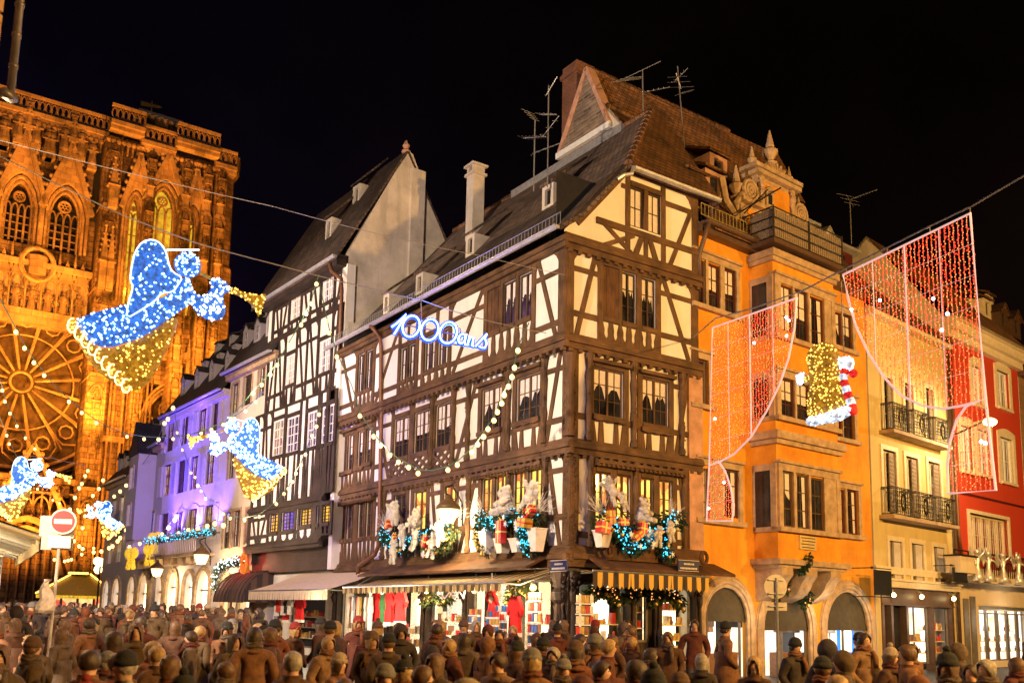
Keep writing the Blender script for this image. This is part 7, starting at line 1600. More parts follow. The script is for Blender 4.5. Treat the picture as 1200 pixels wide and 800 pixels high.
for px, py, lb in ((154, 650, 'yellow glowing bow lowest at the left of the oriel'), (176, 645, 'yellow glowing bow beside the lantern left of the arcade'), (181, 632, 'yellow glowing bow highest, at the end of the lilac balcony')):
    p = onray(px, py, 51); F = Fr(p, -50); m = MB(F)
    for s in (-1, 1): m.ball((s * .42, 0, p.z + .1), .4, 8, 6, (1.1, .5, .8)); m.tube([(s * .1, 0, p.z), (s * .45, 0, p.z - .75)], .13, 5)
    m.ball((0, -.1, p.z), .2, 8, 6); o = m.build('bow', M['net_gold2'], None, smooth=True, loc=p); tag(o, lb, 'bow', 'yellow bows at the end of the street')
# zigzag lamp chain and bare bulbs under the awning
m = MB(L); P = [L.at(x, y, -1.0) for x, y in ((516, 694), (521, 701), (527, 693), (533, 702), (538, 692), (543, 700), (545, 691))]; m.tube([(u, -1.0, z) for u, z in P], .02, 5); o = m.build('zigzag_chain', M['frame_white'], None, loc=L.wp(P[0][0], -1, P[0][1])); tag(o, 'white zigzag lamp chain under the brown striped awning', 'lamp chain')
for px, py, lb in ((500, 692, 'bare bulb leftmost of the three under the brown awning'), (556, 691, 'bare bulb left of the hanging Santa figure'), (579, 690, 'bare bulb right above the hanging Santa figure'), (625, 688, 'bare bulb by the garland at the corner pier')):
    u, z = L.at(px, py, -.8); t = thing('bare_bulb', lb, 'bulb', L, u, -.8, z, 'bare bulbs lighting the souvenir racks'); m = MB(L); m.ball((u, -.8, z), .085, 8, 6); m.build('bulb', M['bulb_hot'], t); m = MB(L); m.tube([(u, -.8, z + .06), (u, -.75, z + .5)], .012, 4); m.build('flex', M['iron'], t); LAMPS.append((L.wp(u, -1.0, z - .1), 150))
# ------------------------------------------------------------------ souvenirs outside the shop
def garment(m, u, w, z, s, h, mi=0):
    m.m = mi; m.prism([(u - s, z - h), (u + s, z - h), (u + s * .8, z - h * .35), (u + s * 1.3, z - h * .5), (u + s * 1.45, z - h * .35), (u + s * .7, z), (u - s * .7, z), (u - s * 1.45, z - h * .35), (u - s * 1.3, z - h * .5), (u - s * .8, z - h * .35)], w - .05, w + .05)
def rack(label, F, px0, px1, py, w, items, seed, h=.7):
    Rn = random.Random(seed); ua, z = F.at(px0, py, w); ub = F.at(px1, py, w)[0]; t = thing('clothes_rack', label, 'clothes rack', F, ua, w, 0); m = MB(F); m.tube([(ua, w, 0), (ua, w, z), (ub, w, z), (ub, w, 0)], .02, 5)
    for u in (ua, ub): m.tube([(u, w - .3, .03), (u, w + .3, .03)], .02, 5)
    m.build('frame', M['steel'], t); n = len(items)
    for i, mt in enumerate(items): m = MB(F); garment(m, ua + (ub - ua) * (i + .5) / n, w + Rn.uniform(-.04, .04), z - .03, min(.2, (ub - ua) / n * .42), h * Rn.uniform(.8, 1.1)); m.build('garment', M[mt], t)
rack('rack of brown, white and red garments at the left end of the brown awning', L, 410, 437, 698, -1.5, ['goods_brown', 'goods_white', 'black_paint', 'goods_red', 'goods_gold', 'black_paint', 'goods_white', 'goods_brown', 'goods_white'], 1, .95); rack('rack of white shirts further down the street under the beige awning', F2, 322, 342, 700, -1.6, ['goods_white', 'goods_red', 'goods_white', 'black_paint', 'goods_white'], 2, .6)
for px, py, s, lb, mt in ((441, 698, .26, 'red hooded costume hanging leftmost under the brown awning', 'santa_red'), (450, 700, .16, 'green and gold costume hanging between the red ones', 'goods_green'), (457, 698, .24, 'red costume hanging right of the green one under the brown awning', 'santa_red'), (470, 696, .27, 'broad red flared costume hanging alone under the brown awning', 'santa_red'), (604, 703, .22, 'red stocking-like cloth hanging by the postcard window', 'santa_red'), (352, 700, .3, 'square red cloth hanging under the beige awning', 'santa_red'), (336, 701, .2, 'small red cloth hanging left of the square one under the beige awning', 'santa_red')):
    F = F2 if px < 400 else L; w = -1.3; u, z = F.at(px, py, w); t = thing('hanging_costume', lb, 'costume', F, u, w, z - .9, 'costumes hanging under the awnings'); m = MB(F); garment(m, u, w, z + .1, s, .95); m.build('cloth', M[mt], t)
    m = MB(F); m.box(u - s * 1.02, u + s * 1.02, w - .065, w + .065, z - .9, z - .8); m.build('fur_trim', M['fur_white'], t); m = MB(F); m.tube([(u, w, z + .08), (u, w, z + .35)], .01, 4); m.build('hook', M['iron'], t)
# hanging Santa doll
u, z = L.at(579, 712, -1.2); sd = thing('santa_doll', 'red and white Santa doll climbing a rope under the brown awning', 'doll', L, u, -1.2, z - .5)
m = MB(L); m.lathe((u, -1.2, z - .35), [(.1, 0), (.17, .05), (.19, .25), (.14, .48), (.06, .56)], 10)
for s in (-1, 1): m.tube([(u + s * .13, -1.2, z + .1), (u + s * .2, -1.3, z + .28), (u + s * .06, -1.32, z + .42)], .06, 7); m.tube([(u + s * .08, -1.2, z - .3), (u + s * .15, -1.32, z - .42), (u + s * .1, -1.25, z - .6)], .07, 7)
m.build('red_suit', M['santa_red'], sd, smooth=True); m = MB(L); m.ball((u, -1.24, z + .29), .095, 9, 7); m.build('head', M['skin_a'], sd, smooth=True)
m = MB(L); m.ball((u, -1.3, z + .22), .09, 8, 6, (1, .6, 1)); m.tube([(u + .1 * math.cos(k * PI / 5), -1.24 + .1 * math.sin(k * PI / 5), z + .35) for k in range(10)], .03, 5, closed=True); m.tube([(u + .19 * math.cos(k * PI / 5), -1.2 + .19 * math.sin(k * PI / 5), z - .3) for k in range(10)], .035, 5, closed=True); m.ball((u + .12, -1.2, z + .5), .045, 6, 5); m.build('white_beard_and_trim', M['fur_white'], sd, smooth=True)
m = MB(L); m.lathe((u, -1.24, z + .34), [(.1, 0), (.08, .1), (.03, .22)], 9); m.build('cap', M['santa_red'], sd); m = MB(L); m.tube([(u + .05, -1.32, z - .7), (u + .05, -1.32, z + .9)], .012, 4); m.build('rope', M['twig'], sd)
def card_rack(label, F, px, w, h, seed):
    Rn = random.Random(seed); u = F.at(px, 730, w)[0]; t = thing('postcard_rack', label, 'postcard rack', F, u, w, 0, 'postcard racks in front of the corner shop'); m = MB(F); m.tube([(u, w, 0), (u, w, h)], .03, 6); m.lathe((u, w, 0), [(.3, 0), (.3, .04), (.04, .06)], 8)
    for k in range(7): m.box(u - .3, u + .3, w - .2, w - .17, .5 + k * (h - .5) / 7, .53 + k * (h - .5) / 7)
    m.build('stand', M['white_paint'], t); m = MB(F)
    for k in range(7):
        for j in range(4): m.m = Rn.randrange(5); x = u - .27 + j * .14; z = .54 + k * (h - .5) / 7; m.box(x, x + .11, w - .19, w - .165, z, z + (h - .5) / 7 * .72)
    kind(m.build('cards', [M['goods_' + c] for c in ('red', 'gold', 'white', 'blue', 'brown')], t), 'stuff')
card_rack('tall postcard rack with reddish cards beside the corner pier', L, 633, -.7, 2.35, 1); card_rack('postcard rack left of the garland window on the long side', L, 594, -1.1, 2.0, 2); card_rack('postcard rack below the Santa doll', L, 584, -1.6, 1.85, 3); card_rack('postcard rack left of the left bright window on the short side', R, 680, -.6, 2.3, 4); card_rack('postcard rack right below the bright window left of the Santa doll', L, 563, -1.3, 1.9, 5)
# silver figures on the balcony of the red house, white cabinet, market stall, aerials
for i, (px, lb) in enumerate(((1145, 'silver winged figure leftmost on the red house balcony'), (1158, 'silver winged figure second from the left on the red house balcony'), (1175, 'silver winged figure third from the left on the red house balcony'), (1193, 'silver winged figure at the right edge on the red house balcony'))):
    u = FD.at(px, 660, -.85)[0]; z = zb; t = thing('silver_figure', lb, 'figurine', FD, u, -.85, z, 'silver figures along the balcony'); m = MB(FD); h = 1.25; m.lathe((u, -.85, z), [(.3, 0), (.17, .25), (.08, .6), (.13, .85), (.05, .98)], 9); m.ball((u, -.85, z + 1.1), .11, 8, 6)
    for s in (-1, 1): m.tube([(u + s * .12, -.85, z + .88), (u + s * (.36 + .04 * i), -.95, z + .8 + .25 * ((i + (s > 0)) % 2)), (u + s * .5, -1.0, z + (.6, 1.3)[(i + (s > 0)) % 2])], .04, 6)
    m.build('body', M['silver'], t, smooth=True); m = MB(FD)
    for s in (-1, 1): m.prism([(u + s * .06, z + .9), (u + s * .42, z + 1.3), (u + s * .5, z + .95), (u + s * .3, z + .6)], -.8, -.77)
    m.build('wing', M['silver'], t)
a, b, c, d = FD.rect((1124, 652, 1143, 671), -.9); t = thing('balcony_cabinet', 'pale cabinet with dark lid and handle at the left end of the red balcony', 'cabinet', FD, a, -.9, c); m = MB(FD); m.box(a, b, -.95, -.4, c, d); m.build('body', M['shop_cream'], t); m = MB(FD); m.box(a - .05, b + .05, -1.0, -.35, d, d + .06); m.tube([(a + .1, -.7, d + .06), (a + .1, -.7, d + .25), (b - .1, -.7, d + .25), (b - .1, -.7, d + .06)], .03, 5); m.build('lid', M['iron'], t)
p = onray(92, 690, 70); F = Fr((p.x, p.y), 20); st = thing('market_stall', 'Christmas market stall with yellow lit roof in front of the cathedral', 'stall', F); hw = 2.2
m = MB(F)
for u in (-hw, -hw / 2, 0, hw / 2, hw): m.box(u - .08, u + .08, -.1, .1, 0, 2.4)
m.box(-hw, hw, 0, 2.6, 0, 1.0); m.box(-hw, hw, 2.5, 2.6, 0, 2.4); m.build('frame', M['board'], st)
slab(F, st, [(-hw - .5, -.7, 2.5), (hw + .5, -.7, 2.5), (hw * .3, 1.4, 4.0), (-hw * .3, 1.4, 4.0)], .12, 'goods_gold'); slab(F, st, [(-hw - .5, 3.4, 2.5), (-hw * .3, 1.4, 4.0), (hw * .3, 1.4, 4.0), (hw + .5, 3.4, 2.5)], .12, 'pine'); m = MB(F); m.box(-hw - .5, hw + .5, -.78, -.7, 2.28, 2.5); m.build('lit_fascia', M['net_gold2'], st)  # yellow light on the front slope is put into its gold colour
m = MB(F); m.poly([(-hw, 2.4, 1), (hw, 2.4, 1), (hw, 2.4, 2.3), (-hw, 2.4, 2.3)]); m.build('lit_back_wall', M['lit_warm2'], st); l = MB(F); P = [(-hw - .5, 2.55), (-hw * .3, 4.05), (hw * .3, 4.05), (hw + .5, 2.55)]
for (x0, z0_), (x1, z1_) in zip(P, P[1:]):
    for k in range(18): q = k / 18; l.octa((x0 + (x1 - x0) * q, -.72 if z0_ == z1_ else -.72 + 2.1 * (((z0_ + (z1_ - z0_) * q) - 2.55) / 1.5), z0_ + (z1_ - z0_) * q + .08), .09)
kind(l.build('lamps', M['led_gold'], st), 'stuff')
def aerial(label, base, top, Y, arms, seed):
    Rn = random.Random(seed); a, b = onray(*base, Y), onray(*top, Y); t = thing('tv_aerial', label, 'aerial', WORLD, *a, 'television aerials on the roofs'); m = MB(); m.tube([a - Vector((0, 0, 1.0)), b], .022, 5); m.build('mast', M['steel'], t)
    for (x0, y0, x1, y1, n, l) in arms:
        p, q = onray(x0, y0, Y), onray(x1, y1, Y - .4); d = (q - p).normalized(); e = d.cross(Vector((Rn.uniform(-.4, .4), -.5, .8))).normalized(); m = MB(); m.tube([p, q], .013, 4)
        for k in range(n): c = p.lerp(q, (k + .3) / n); m.tube([c - e * l * (1 - .4 * k / n), c + e * l * (1 - .4 * k / n)], .008, 4)
        m.build('antenna', M['steel'], t)
aerial('tall double mast with aerials left of the rubble gable', (642, 184), (643, 100), 27.5, [(640, 112, 653, 90, 9, .2), (632, 134, 652, 134, 5, .25), (636, 160, 655, 136, 3, .5)], 1); aerial('lower bristling aerial left of the tall double mast', (626, 188), (627, 140), 27.0, [(613, 162, 640, 160, 7, .35), (618, 130, 628, 142, 4, .25), (624, 180, 656, 168, 4, .4)], 2)
aerial('long slanting aerial right of the brick chimney', (754, 122), (753, 82), 29.0, [(732, 92, 774, 72, 11, .3), (756, 108, 785, 102, 5, .4), (733, 95, 742, 90, 3, .6)], 3); aerial('bent aerial right of the hip roof peak', (802, 142), (794, 78), 30.5, [(790, 96, 806, 80, 5, .45), (796, 110, 812, 106, 5, .3), (798, 104, 792, 86, 3, .6)], 4); aerial('lone aerial above the roofs behind the cream house', (997, 258), (996, 236), 36, [(996, 234, 1028, 222, 9, .35), (992, 228, 1000, 242, 3, .5)], 5)
# ------------------------------------------------------------------ the crowd
def person_mesh(h, girth, sh, pose, lean):
    """A standing or walking figure grown as one skin over its skeleton: torso, neck, head with nose and ears, arms with hands in the coat pockets, legs."""
    k = h / 1.75; V = []; E_ = []; Rr = []
    def v(x, y, z, r, p=None):
        V.append((x * k, y * k + lean * z * k, z * k)); Rr.append(r * k if isinstance(r, (int, float)) else (r[0] * k, r[1] * k))
        if p is not None: E_.append((p, len(V) - 1))
        return len(V) - 1
    g = girth; pel = v(0, 0, .95, (.165 * g, .13 * g)); wst = v(0, 0, 1.12, (.155 * g, .12 * g), pel); ch = v(0, 0, 1.3, (.175 * g, .125 * g), wst); up = v(0, .01, 1.41, (.13, .1), ch); nk = v(0, .005, 1.5, .058, up); hb = v(0, -.01, 1.575, (.07, .082), nk); hm = v(0, -.012, 1.655, (.078, .095), hb); v(0, .0, 1.72, (.06, .072), hm)
    for s in (-1, 1):
        st = pose * s * .16
        s0 = v(s * sh, .01, 1.405, .078 * g, up); e = v(s * (sh + .075), .07 - st * .3, 1.15, .062 * g, s0); wr = v(s * (sh + .01), -.1 - st * .3, 1.0, .045, e); v(s * (sh - .03), -.13 - st * .3, .95, .04, wr)
        hp = v(s * .09, 0, .88, .1 * g, pel); kn = v(s * .1, -.02 - st * .6, .5, .068, hp); an = v(s * .1, .02 - st * 1.1, .09, .045, kn); v(s * .105, -.13 - st * 1.1, .035, .035, an)
    me = bpy.data.meshes.new('person'); me.from_pydata(V, E_, []); o = bpy.data.objects.new('tmp', me); COL.objects.link(o)
    md = o.modifiers.new('skin', 'SKIN'); md.use_smooth_shade = True
    for i, r in enumerate(Rr): sv = me.skin_vertices[0].data[i]; sv.radius = r if isinstance(r, tuple) else (r, r); sv.use_root = i == 0
    sb = o.modifiers.new('sub', 'SUBSURF'); sb.levels = 2; sb.render_levels = 2
    out = bpy.data.meshes.new_from_object(o.evaluated_get(bpy.context.evaluated_depsgraph_get())); bpy.data.objects.remove(o); out.name = 'person'
    hc = Vector((0, -.012 * k + lean * 1.655 * k, 1.645 * k))
    for q in out.vertices:      # face: nose, brow, chin, eye hollows; head ears
        p = q.co - hc
        if abs(p.x) < .1 * k and -.11 * k < p.z < .12 * k and p.y < -.02 * k:
            x, z = p.x / k, p.z / k
            q.co.y -= k * (.024 * math.exp(-(x / .016) ** 2 - ((z + .012) / .028) ** 2) + .008 * math.exp(-(x / .04) ** 2 - ((z + .085) / .02) ** 2) - .010 * (math.exp(-((abs(x) - .032) / .016) ** 2 - ((z - .018) / .016) ** 2)))
    for p in out.polygons:
        z = p.center.z / k; c = p.center / k
        p.material_index = 2 if z > 1.515 else 1 if (z < .80) else 0
        if z < .1: p.material_index = 3
        if .9 < z < .99 and abs(c.x) > sh - .1 and c.y < -.13: p.material_index = 0
    out.shade_smooth()
    for n in ('coat', 'trouser', 'skin', 'shoe'): out.materials.append(None)
    return out, hc, k
def crowd_part(name, fn):
    m = MB(); fn(m); o = m.build(name, M['coat_black'], None, smooth=True); me = o.data; bpy.data.objects.remove(o); return me
COATS = {'black': (.035, .03, .028), 'dark brown': (.08, .042, .024), 'tan': (.18, .1, .052), 'grey': (.10, .085, .07), 'rust': (.15, .055, .022), 'olive': (.08, .06, .03), 'navy': (.03, .03, .05), 'maroon': (.1, .03, .022), 'cream': (.24, .17, .11), 'red': (.2, .03, .02)}
for n, c in COATS.items(): c = (c[0] * .85, c[1] * .66, c[2] * .52); M['coat_' + n] = plain('coat_' + n.replace(' ', '_'), c, .85, var=.45, scale=9, bmp=.9)
HATS = {'grey knit hat': (.14, .13, .125), 'red knit hat': (.2, .018, .018), 'brown knit hat': (.09, .05, .03), 'cream knit hat': (.3, .24, .18), 'black knit hat': (.015, .015, .016)}
for n, c in HATS.items(): M['hat_' + n] = plain('hat_' + n.replace(' ', '_'), c, .95, var=.25, scale=30, bmp=.5)
HAIRS = {'dark hair': (.04, .022, .013), 'brown hair': (.1, .05, .024), 'fair hair': (.3, .19, .08), 'grey hair': (.26, .23, .2)}
for n, c in HAIRS.items(): M['hair_' + n] = plain('hair_' + n.replace(' ', '_'), c, .55, var=.45, scale=22, bmp=.5)
for n, c in (('trouser', (.03, .03, .04)), ('shoe', (.02, .015, .012)), ('skin_b', (.42, .24, .16))): M[n] = plain(n, c, .7)
PROTO = []; RH = random.Random(3)
for h, g, sh, pose, lean in ((1.78, 1.12, .2, .6, .0), (1.66, 1.0, .17, .5, -.01), (1.84, 1.15, .21, -.5, .01), (1.6, 1.05, .165, .3, .0), (1.72, 1.2, .19, 0, .0), (1.7, 1.05, .18, .8, -.02), (1.38, .95, .15, .4, .0)):
    me, hc, k = person_mesh(h, g, sh, pose, lean)
    def shell(m, top=1.07, front=.6, low=-.03, fr=.105, hc=hc, k=k, long=0.0):     # hair follows the skull, open at the face
        n, r = 14, 9; b = len(m.v); ax, ay, az = .092 * k * top, .108 * k * top, .108 * k * top
        for i in range(r + 1):
            for j in range(n):
                a = 2 * PI * j / n; facing = max(0, -math.sin(a)); t = (PI / 2 + .75 + (.5 if long else 0)) * i / r * (1 - front * facing ** 1.3); s = math.sin(t); zz = math.cos(t)
                w = 1 + .03 * math.sin(5 * a + i) + RH.uniform(-.05, .07); dz = -long * max(0, (i - r * .6) / (r * .4)) * k if long else 0
                m.v.append((hc.x + ax * max(s, .82 if t > PI / 2 and long else 0) * math.cos(a) * w, hc.y + .006 * k + ay * max(s, .82 if t > PI / 2 and long else 0) * math.sin(a) * w, hc.z + .015 * k + az * zz + dz * (1 - facing)))
        for i in range(r):
            for j in range(n): l = (j + 1) % n; m._face([b + i * n + j, b + i * n + l, b + (i + 1) * n + l, b + (i + 1) * n + j])
    def hat(m, hc=hc, k=k):
        m.lathe((hc.x, hc.y + .008 * k, hc.z + .02 * k), [(.103 * k, 0), (.112 * k, .005 * k), (.113 * k, .05 * k), (.104 * k, .055 * k), (.1 * k, .085 * k), (.075 * k, .125 * k), (.035 * k, .148 * k), (.004, .152 * k)], 14)
    def pom(m, hc=hc, k=k): hat(m); m.ball((hc.x, hc.y + .01 * k, hc.z + .19 * k), .042 * k, 9, 7)
    def hood(m, hc=hc, k=k):
        n, r = 14, 8; b = len(m.v)
        for i in range(r + 1):
            for j in range(n):
                a = 2 * PI * j / n; facing = max(0, -math.sin(a)); t = (PI * .78) * i / r * (1 - .45 * facing ** 2); s = max(math.sin(t), .75 if t > PI / 2 else 0)
                m.v.append((hc.x + .125 * k * s * math.cos(a), hc.y + .02 * k + .135 * k * s * math.sin(a), hc.z + .0 * k + .15 * k * math.cos(t)))
        for i in range(r):
            for j in range(n): l = (j + 1) % n; m._face([b + i * n + j, b + i * n + l, b + (i + 1) * n + l, b + (i + 1) * n + j])
    def scarf(m, hc=hc, k=k):
        for q in range(3): m.tube([(hc.x + (.085 + .012 * (q == 1)) * k * math.cos(j * PI / 7), hc.y + .02 * k + (.085 + .012 * (q == 1)) * k * math.sin(j * PI / 7), hc.z - (.155 - .035 * q) * k + .012 * k * math.sin(j * 1.7 + q)) for j in range(14)], .026 * k, 6, closed=True)
        m.tube([(hc.x + .05 * k, hc.y - .09 * k, hc.z - .15 * k), (hc.x + .06 * k, hc.y - .15 * k, hc.z - .26 * k), (hc.x + .055 * k, hc.y - .16 * k, hc.z - .42 * k)], .04 * k, 6)
    def skirt(m, hc=hc, k=k, g=g): m.lathe((0, 0, .58 * k), [(.235 * g * k, 0), (.215 * g * k, .2 * k), (.19 * g * k, .38 * k), (.182 * g * k, .5 * k), (.19 * g * k, .66 * k)], 14)
    def collar(m, hc=hc, k=k): m.lathe((hc.x, hc.y + .02 * k, hc.z - .21 * k), [(.14 * k, 0), (.11 * k, .04 * k), (.095 * k, .09 * k), (.1 * k, .1 * k)], 12)
    def eyes(m, hc=hc, k=k):
        for s in (-1, 1): m.ball((hc.x + s * .032 * k, hc.y - .088 * k, hc.z + .018 * k), .0085 * k, 6, 5)
        m.box(hc.x - .022 * k, hc.x + .022 * k, hc.y - .099 * k, hc.y - .09 * k, hc.z - .058 * k, hc.z - .052 * k)
    def ears(m, hc=hc, k=k):
        for s in (-1, 1): m.ball((hc.x + s * .08 * k, hc.y + .01 * k, hc.z - .002 * k), .026 * k, 7, 6, (.4, .8, 1.2))
    PROTO.append((me, h, {n: crowd_part(n, f) for n, f in (('hair', shell), ('hair_below_hat', lambda m, s=shell: s(m, 1.03, .7)), ('long_hair', lambda m, s=shell: s(m, 1.14, .66, long=.16)), ('knit_hat', hat), ('bobble_hat', pom), ('hood', hood), ('scarf', scarf), ('coat_skirt', skirt), ('collar', collar), ('eyes', eyes), ('ears', ears))}))
def put(me, parent, mt, name):
    o = bpy.data.objects.new(name, me); COL.objects.link(o); o.parent = parent; o.material_slots[0].link = 'OBJECT'; o.material_slots[0].material = mt; return o
USED = {}
def where(px, Y):
    near = 'in the foreground crowd' if Y < 8 else 'in the middle of the crowd' if Y < 17 else 'in the crowd'
    for x, n in ((55, 'below the left stall awning'), (105, 'by the no-entry sign'), (165, 'before the market stall'), (245, 'before the arcade'), (300, 'before the barrel awning'), (395, 'before the beige awning'), (470, 'before the clothes rack'), (545, 'before the red costumes'), (635, 'before the Santa doll'), (705, 'before the corner pier'), (805, 'before the yellow awning'), (890, 'before the left arch'), (955, 'by the round sign'), (1025, 'before the right arch'), (1115, 'before the cream house'), (9999, 'before the red house')):
        if px < x: return n, near
RC = random.Random(77)
def person(x, y, face, big):
    me, h, parts = PROTO[RC.choices(range(7), (4, 4, 3, 3, 4, 4, .7))[0]]
    px = 600 + FPX * (Vector((x, y, 1.6)) - CAM).dot(RX) / (Vector((x, y, 1.6)) - CAM).dot(FW); pl, near = where(px, y)
    for _ in range(60):
        coat = RC.choices(list(COATS), (4, 8, 5, 4, 4, 3, 2, 2, .8, .6))[0]; hairc = RC.choices(list(HAIRS), (4, 4, 2, 1))[0]; hatn = RC.choices([None, *HATS], (13, 1.4, .5, 1.6, .4, 2.2))[0]; style = RC.choice(['short', 'long']); hd = hatn is None and RC.random() < .12; sf = RC.choice([None, 'rust', 'grey', 'tan', 'maroon', None, None, None]) if not hd else None
        look = 'with the hood up' if hd else 'in ' + hatn if hatn else 'with ' + (style + ' ' + hairc)
        lb = f'person in {coat} coat {look}' + (f' and {sf} scarf' if sf else '') + f' {pl}'
        if len(lb.split()) > 14: lb = f'person in {coat} coat {look} {pl}'
        if lb not in USED: break
        if y < 17 and lb + ', ' + near not in USED: lb += ', ' + near; break
    if len(lb.split()) > 16: lb = lb.replace(', in the middle of the crowd', ', mid-crowd').replace(', in the foreground crowd', ', nearest')
    USED[lb] = 1; o = bpy.data.objects.new('person', me); COL.objects.link(o); o.location = (x, y, GZ(y)); o.rotation_euler = (0, 0, face)
    tag(o, lb, 'person', 'people in the crowd')
    cm = M['coat_' + coat]; sk = M[RC.choice(['skin_a', 'skin_a', 'skin_b'])]
    for sl, mm in zip(o.material_slots, (cm, M['trouser'], sk, M['shoe'])): sl.link = 'OBJECT'; sl.material = mm
    put(parts['collar'], o, cm, 'collar')
    if RC.random() < .6: put(parts['coat_skirt'], o, cm, 'coat_skirt')
    if hd: put(parts['hood'], o, cm, 'hood')
    else:
        if hatn: put(parts['bobble_hat' if RC.random() < .4 else 'knit_hat'], o, M['hat_' + hatn], 'knit_hat')
        put(parts['long_hair' if style == 'long' else 'hair_below_hat' if hatn else 'hair'], o, M['hair_' + hairc], 'hair')
    if sf: put(parts['scarf'], o, M['coat_' + sf], 'scarf')
    if y < 22: put(parts['eyes'], o, M['black_paint'], 'eyes'); put(parts['ears'], o, sk, 'ears')
def free(x, y):
    p = Vector((x, y, 0))
    for F, a, b, gap in ((L, -14.5, 0, 2.3), (R, 0, 5, 1.5), (FO, 0, 9.3, .9), (FC, 0, 6.5, .9), (FD, 0, 9, .9), (F2, -7.5, 0, 2.6), (F3, -6, 0, 1.9), (F4, -10, 0, 1.6), (F5, -8, 0, 1), (F6, -8, 0, 1), (FE, 0, 8, 1)):
        if (p - F.P).dot(F.i) > -gap and a - 1 < (p - F.P).dot(F.d) < b + 1: return False
        if (p - F.P).dot(F.i) > 0 and F in (L, R, FO) and x > -8: return False
    return abs(x) < y * .56 + .4
placed = []
def place(n, y0, y1, md, rule=lambda x, y: True):
    k = t = 0
    while k < n and t < n * 400:
        t += 1; y = y0 + (y1 - y0) * RC.random() ** .8; x = RC.uniform(-.56, .56) * y
        if not free(x, y) or not rule(x, y) or any((x - a) ** 2 + (y - b) ** 2 < md * md for a, b in placed): continue
        placed.append((x, y)); k += 1
        away = RC.random(); f = PI + RC.gauss(0, .5) if away < .5 else RC.uniform(0, 2 * PI)
        f = RC.choice([PI + .7, PI - .2, PI / 2 + .4, -PI / 2 + .3, .3]) + RC.gauss(0, .4)
        person(x, y, f, y < 9)
thin = lambda x, y: not (.16 < x / y < .33 and RC.random() < .55)
place(15, 4.6, 7.5, .6, thin); place(44, 7.5, 12.5, .55, thin); place(78, 12.5, 20, .55, thin); place(84, 20, 34, .5); place(70, 34, 62, .55)
# ------------------------------------------------------------------ ground, sky, lamps
m = MB()
for a, b in zip(GY, GY[1:]): m.poly([(-400, a[0], a[1]), (400, a[0], a[1]), (400, b[0], b[1]), (-400, b[0], b[1])])
g = m.build('ground', M['cobbles']); kind(g, 'structure')
W_ = bpy.data.worlds.new('World'); SC.world = W_; W_.use_nodes = True; nt = W_.node_tree; bg = nt.nodes['Background']
tc = N(nt, 'ShaderNodeTexCoord'); sx = N(nt, 'ShaderNodeSeparateXYZ'); nt.links.new(tc.outputs['Generated'], sx.inputs[0])
rx = ramp(nt, sx.outputs[0], [(.0, (.002, .001, .010)), (.3, (.0016, .001, .0042)), (.55, (.0013, .0008, .0008)), (1, (.0032, .0016, .0012))])
mp = N(nt, 'ShaderNodeMapRange'); nt.links.new(sx.outputs[0], mp.inputs[0]); mp.inputs[1].default_value = -1; mp.inputs[2].default_value = 1
nt.links.new(mp.outputs[0], rx.node.inputs[0])
hz = ramp(nt, sx.outputs[2], [(.25, (1.7, 1.5, 1.6)), (.5, (.7, .7, .5))])
cn = ramp(nt, noise_t(nt, tc.outputs['Generated'], 3.2, 6, .6), [(.35, (.6, .6, .6)), (.7, (1.9, 1.7, 1.6))])
nt.links.new(mixc(nt, 1.0, mixc(nt, 1.0, rx, hz, 'MULTIPLY'), cn, 'MULTIPLY'), bg.inputs[0]); bg.inputs[1].default_value = 1.0
def lamp(name, loc, power, c, r=.25, spot=None, aim=None, blend=.6):
    d = bpy.data.lights.new(name, 'SPOT' if spot else 'POINT'); d.energy = power; d.color = c; d.shadow_soft_size = r
    if spot: d.spot_size = math.radians(spot); d.spot_blend = blend
    o = bpy.data.objects.new(name, d); COL.objects.link(o); o.location = loc
    if aim is not None: o.rotation_euler = (Vector(aim) - Vector(loc)).to_track_quat('-Z', 'Y').to_euler()
    return o
K1 = 1.0
# street lamps round the square: sodium ones to the right, white ones to the left, then an added crowd fill
lamp('unseen_light', (17, 4, 10), 22000, (1, .53, .14), .35); lamp('unseen_light', (25, 18, 9), 9000, (1, .54, .15), .35)
lamp('unseen_light', (-15, 7, 10), 27000, (1, .75, .52), .35); lamp('unseen_light', (-25, 27, 9.5), 18000, (1, .74, .58), .35, 46, F2.wp(-3.4, 0, 10.5), .5)  # second one narrowed to a spot that brightens only the tall house
lamp('unseen_light', (-9, 14, 6), 900, (1, .62, .3), .3)
lamp('unseen_light', (3, 10, 5.5), 300, (1, .6, .25), .3); lamp('unseen_light', (-22, 36, 6), 1300, (1, .66, .45), .3)  # first one added to brighten the crowd, no lamp hangs there
for q in REDS: lamp('ornament_light', q, 60, (1, .04, .02), .2)
for F, u in ((FO, 1.9), (FO, 5.2), (FO, 8.0), (FC, 3.4), (FD, 4)): lamp('shop_spill_light', F.wp(u, -.9, 1.9), 45, (1, .8, .55), .4)  # added point lights, standing in for the spill of the shop windows
for u in (-7, -11): lamp('shop_spill_light', L.wp(u, -2.3, 1.7), 130, (1, .8, .55), .4)
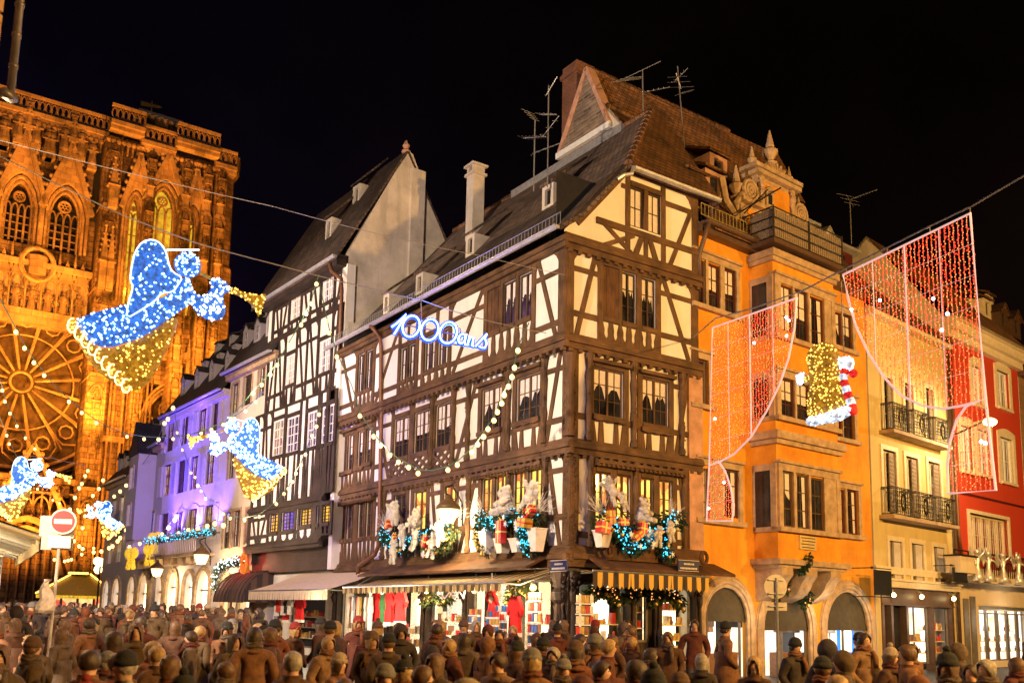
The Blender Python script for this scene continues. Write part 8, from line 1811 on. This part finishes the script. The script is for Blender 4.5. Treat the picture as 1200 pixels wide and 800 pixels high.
# floodlights at the foot of the cathedral, plus unseen ones added high in front
for u, w, z, p in ((-24, -12, 4, 80000), (-12, -12, 4, 60000), (-34, -12, 5, 70000), (2, -12, 5, 50000), (-17, -9, 20, 30000), (-17, -24, 26, 60000), (-5, -20, 26, 50000), (-32, -24, 28, 50000)):
    lamp('floodlight', K.wp(u, w, z), p * (.5 if z < 20 else .66), (1, .355, .03), .4, 150, K.wp(u, 0, 44), .8)
for (r, n) in bays: lamp('belfry_light', K.wp((r[0] + r[1]) / 2, -.2, 39), 900, (1, .6, .03), .3)
# violet uplights on the lilac house, red sign glow on the beige house
for px, py, p in ((193, 622, 2800), (214, 620, 3000), (238, 615, 1000)): q = F4.pw(px, py, -.8); lamp('violet_light', q, p, (.10, .05, 1), .15, 100, q + Vector((0, 0, 4)) + F4.i * 2.6)
lamp('violet_light', F4.pw(178, 600, -1.6), 350, (.12, .04, 1), .2, 120, F4.pw(178, 590, 2)); lamp('violet_light', onray(275, 520, 31), 500, (.25, .12, 1), .3); lamp('violet_light', F5.pw(170, 545, -2.6), 1300, (.08, .05, 1), .2, 110, F5.pw(175, 540, 1))  # middle one added for the blue angel's glow on the roofs
lamp('eave_light', F4.pw(222, 480, -.9), 60, (.2, .08, 1), .2)
SC.view_settings.view_transform = 'Standard'; SC.view_settings.look = 'None'; SC.view_settings.exposure = .3; SC.view_settings.gamma = 1
SC.cycles.max_bounces = 5; SC.cycles.diffuse_bounces = 3; SC.cycles.glossy_bounces = 2; SC.cycles.transmission_bounces = 2
SC.cycles.sample_clamp_indirect = 4; SC.cycles.use_denoising = True; SC.cycles.caustics_reflective = False
try: SC.cycles.denoiser = 'OPENIMAGEDENOISE'
except Exception: pass
for p, w_ in LAMPS: lamp('lantern_light', p, w_, (1, .72, .38), .12)
q = onray(515, 388, 17.0); lamp('sign_light', q + Vector((.1, .5, 0)), 260, (.08, .2, 1), .3)
q = onray(190, 360, 14.0); lamp('angel_light', q + Vector((0, 1.0, 0)), 60, (.2, .4, 1), .3)
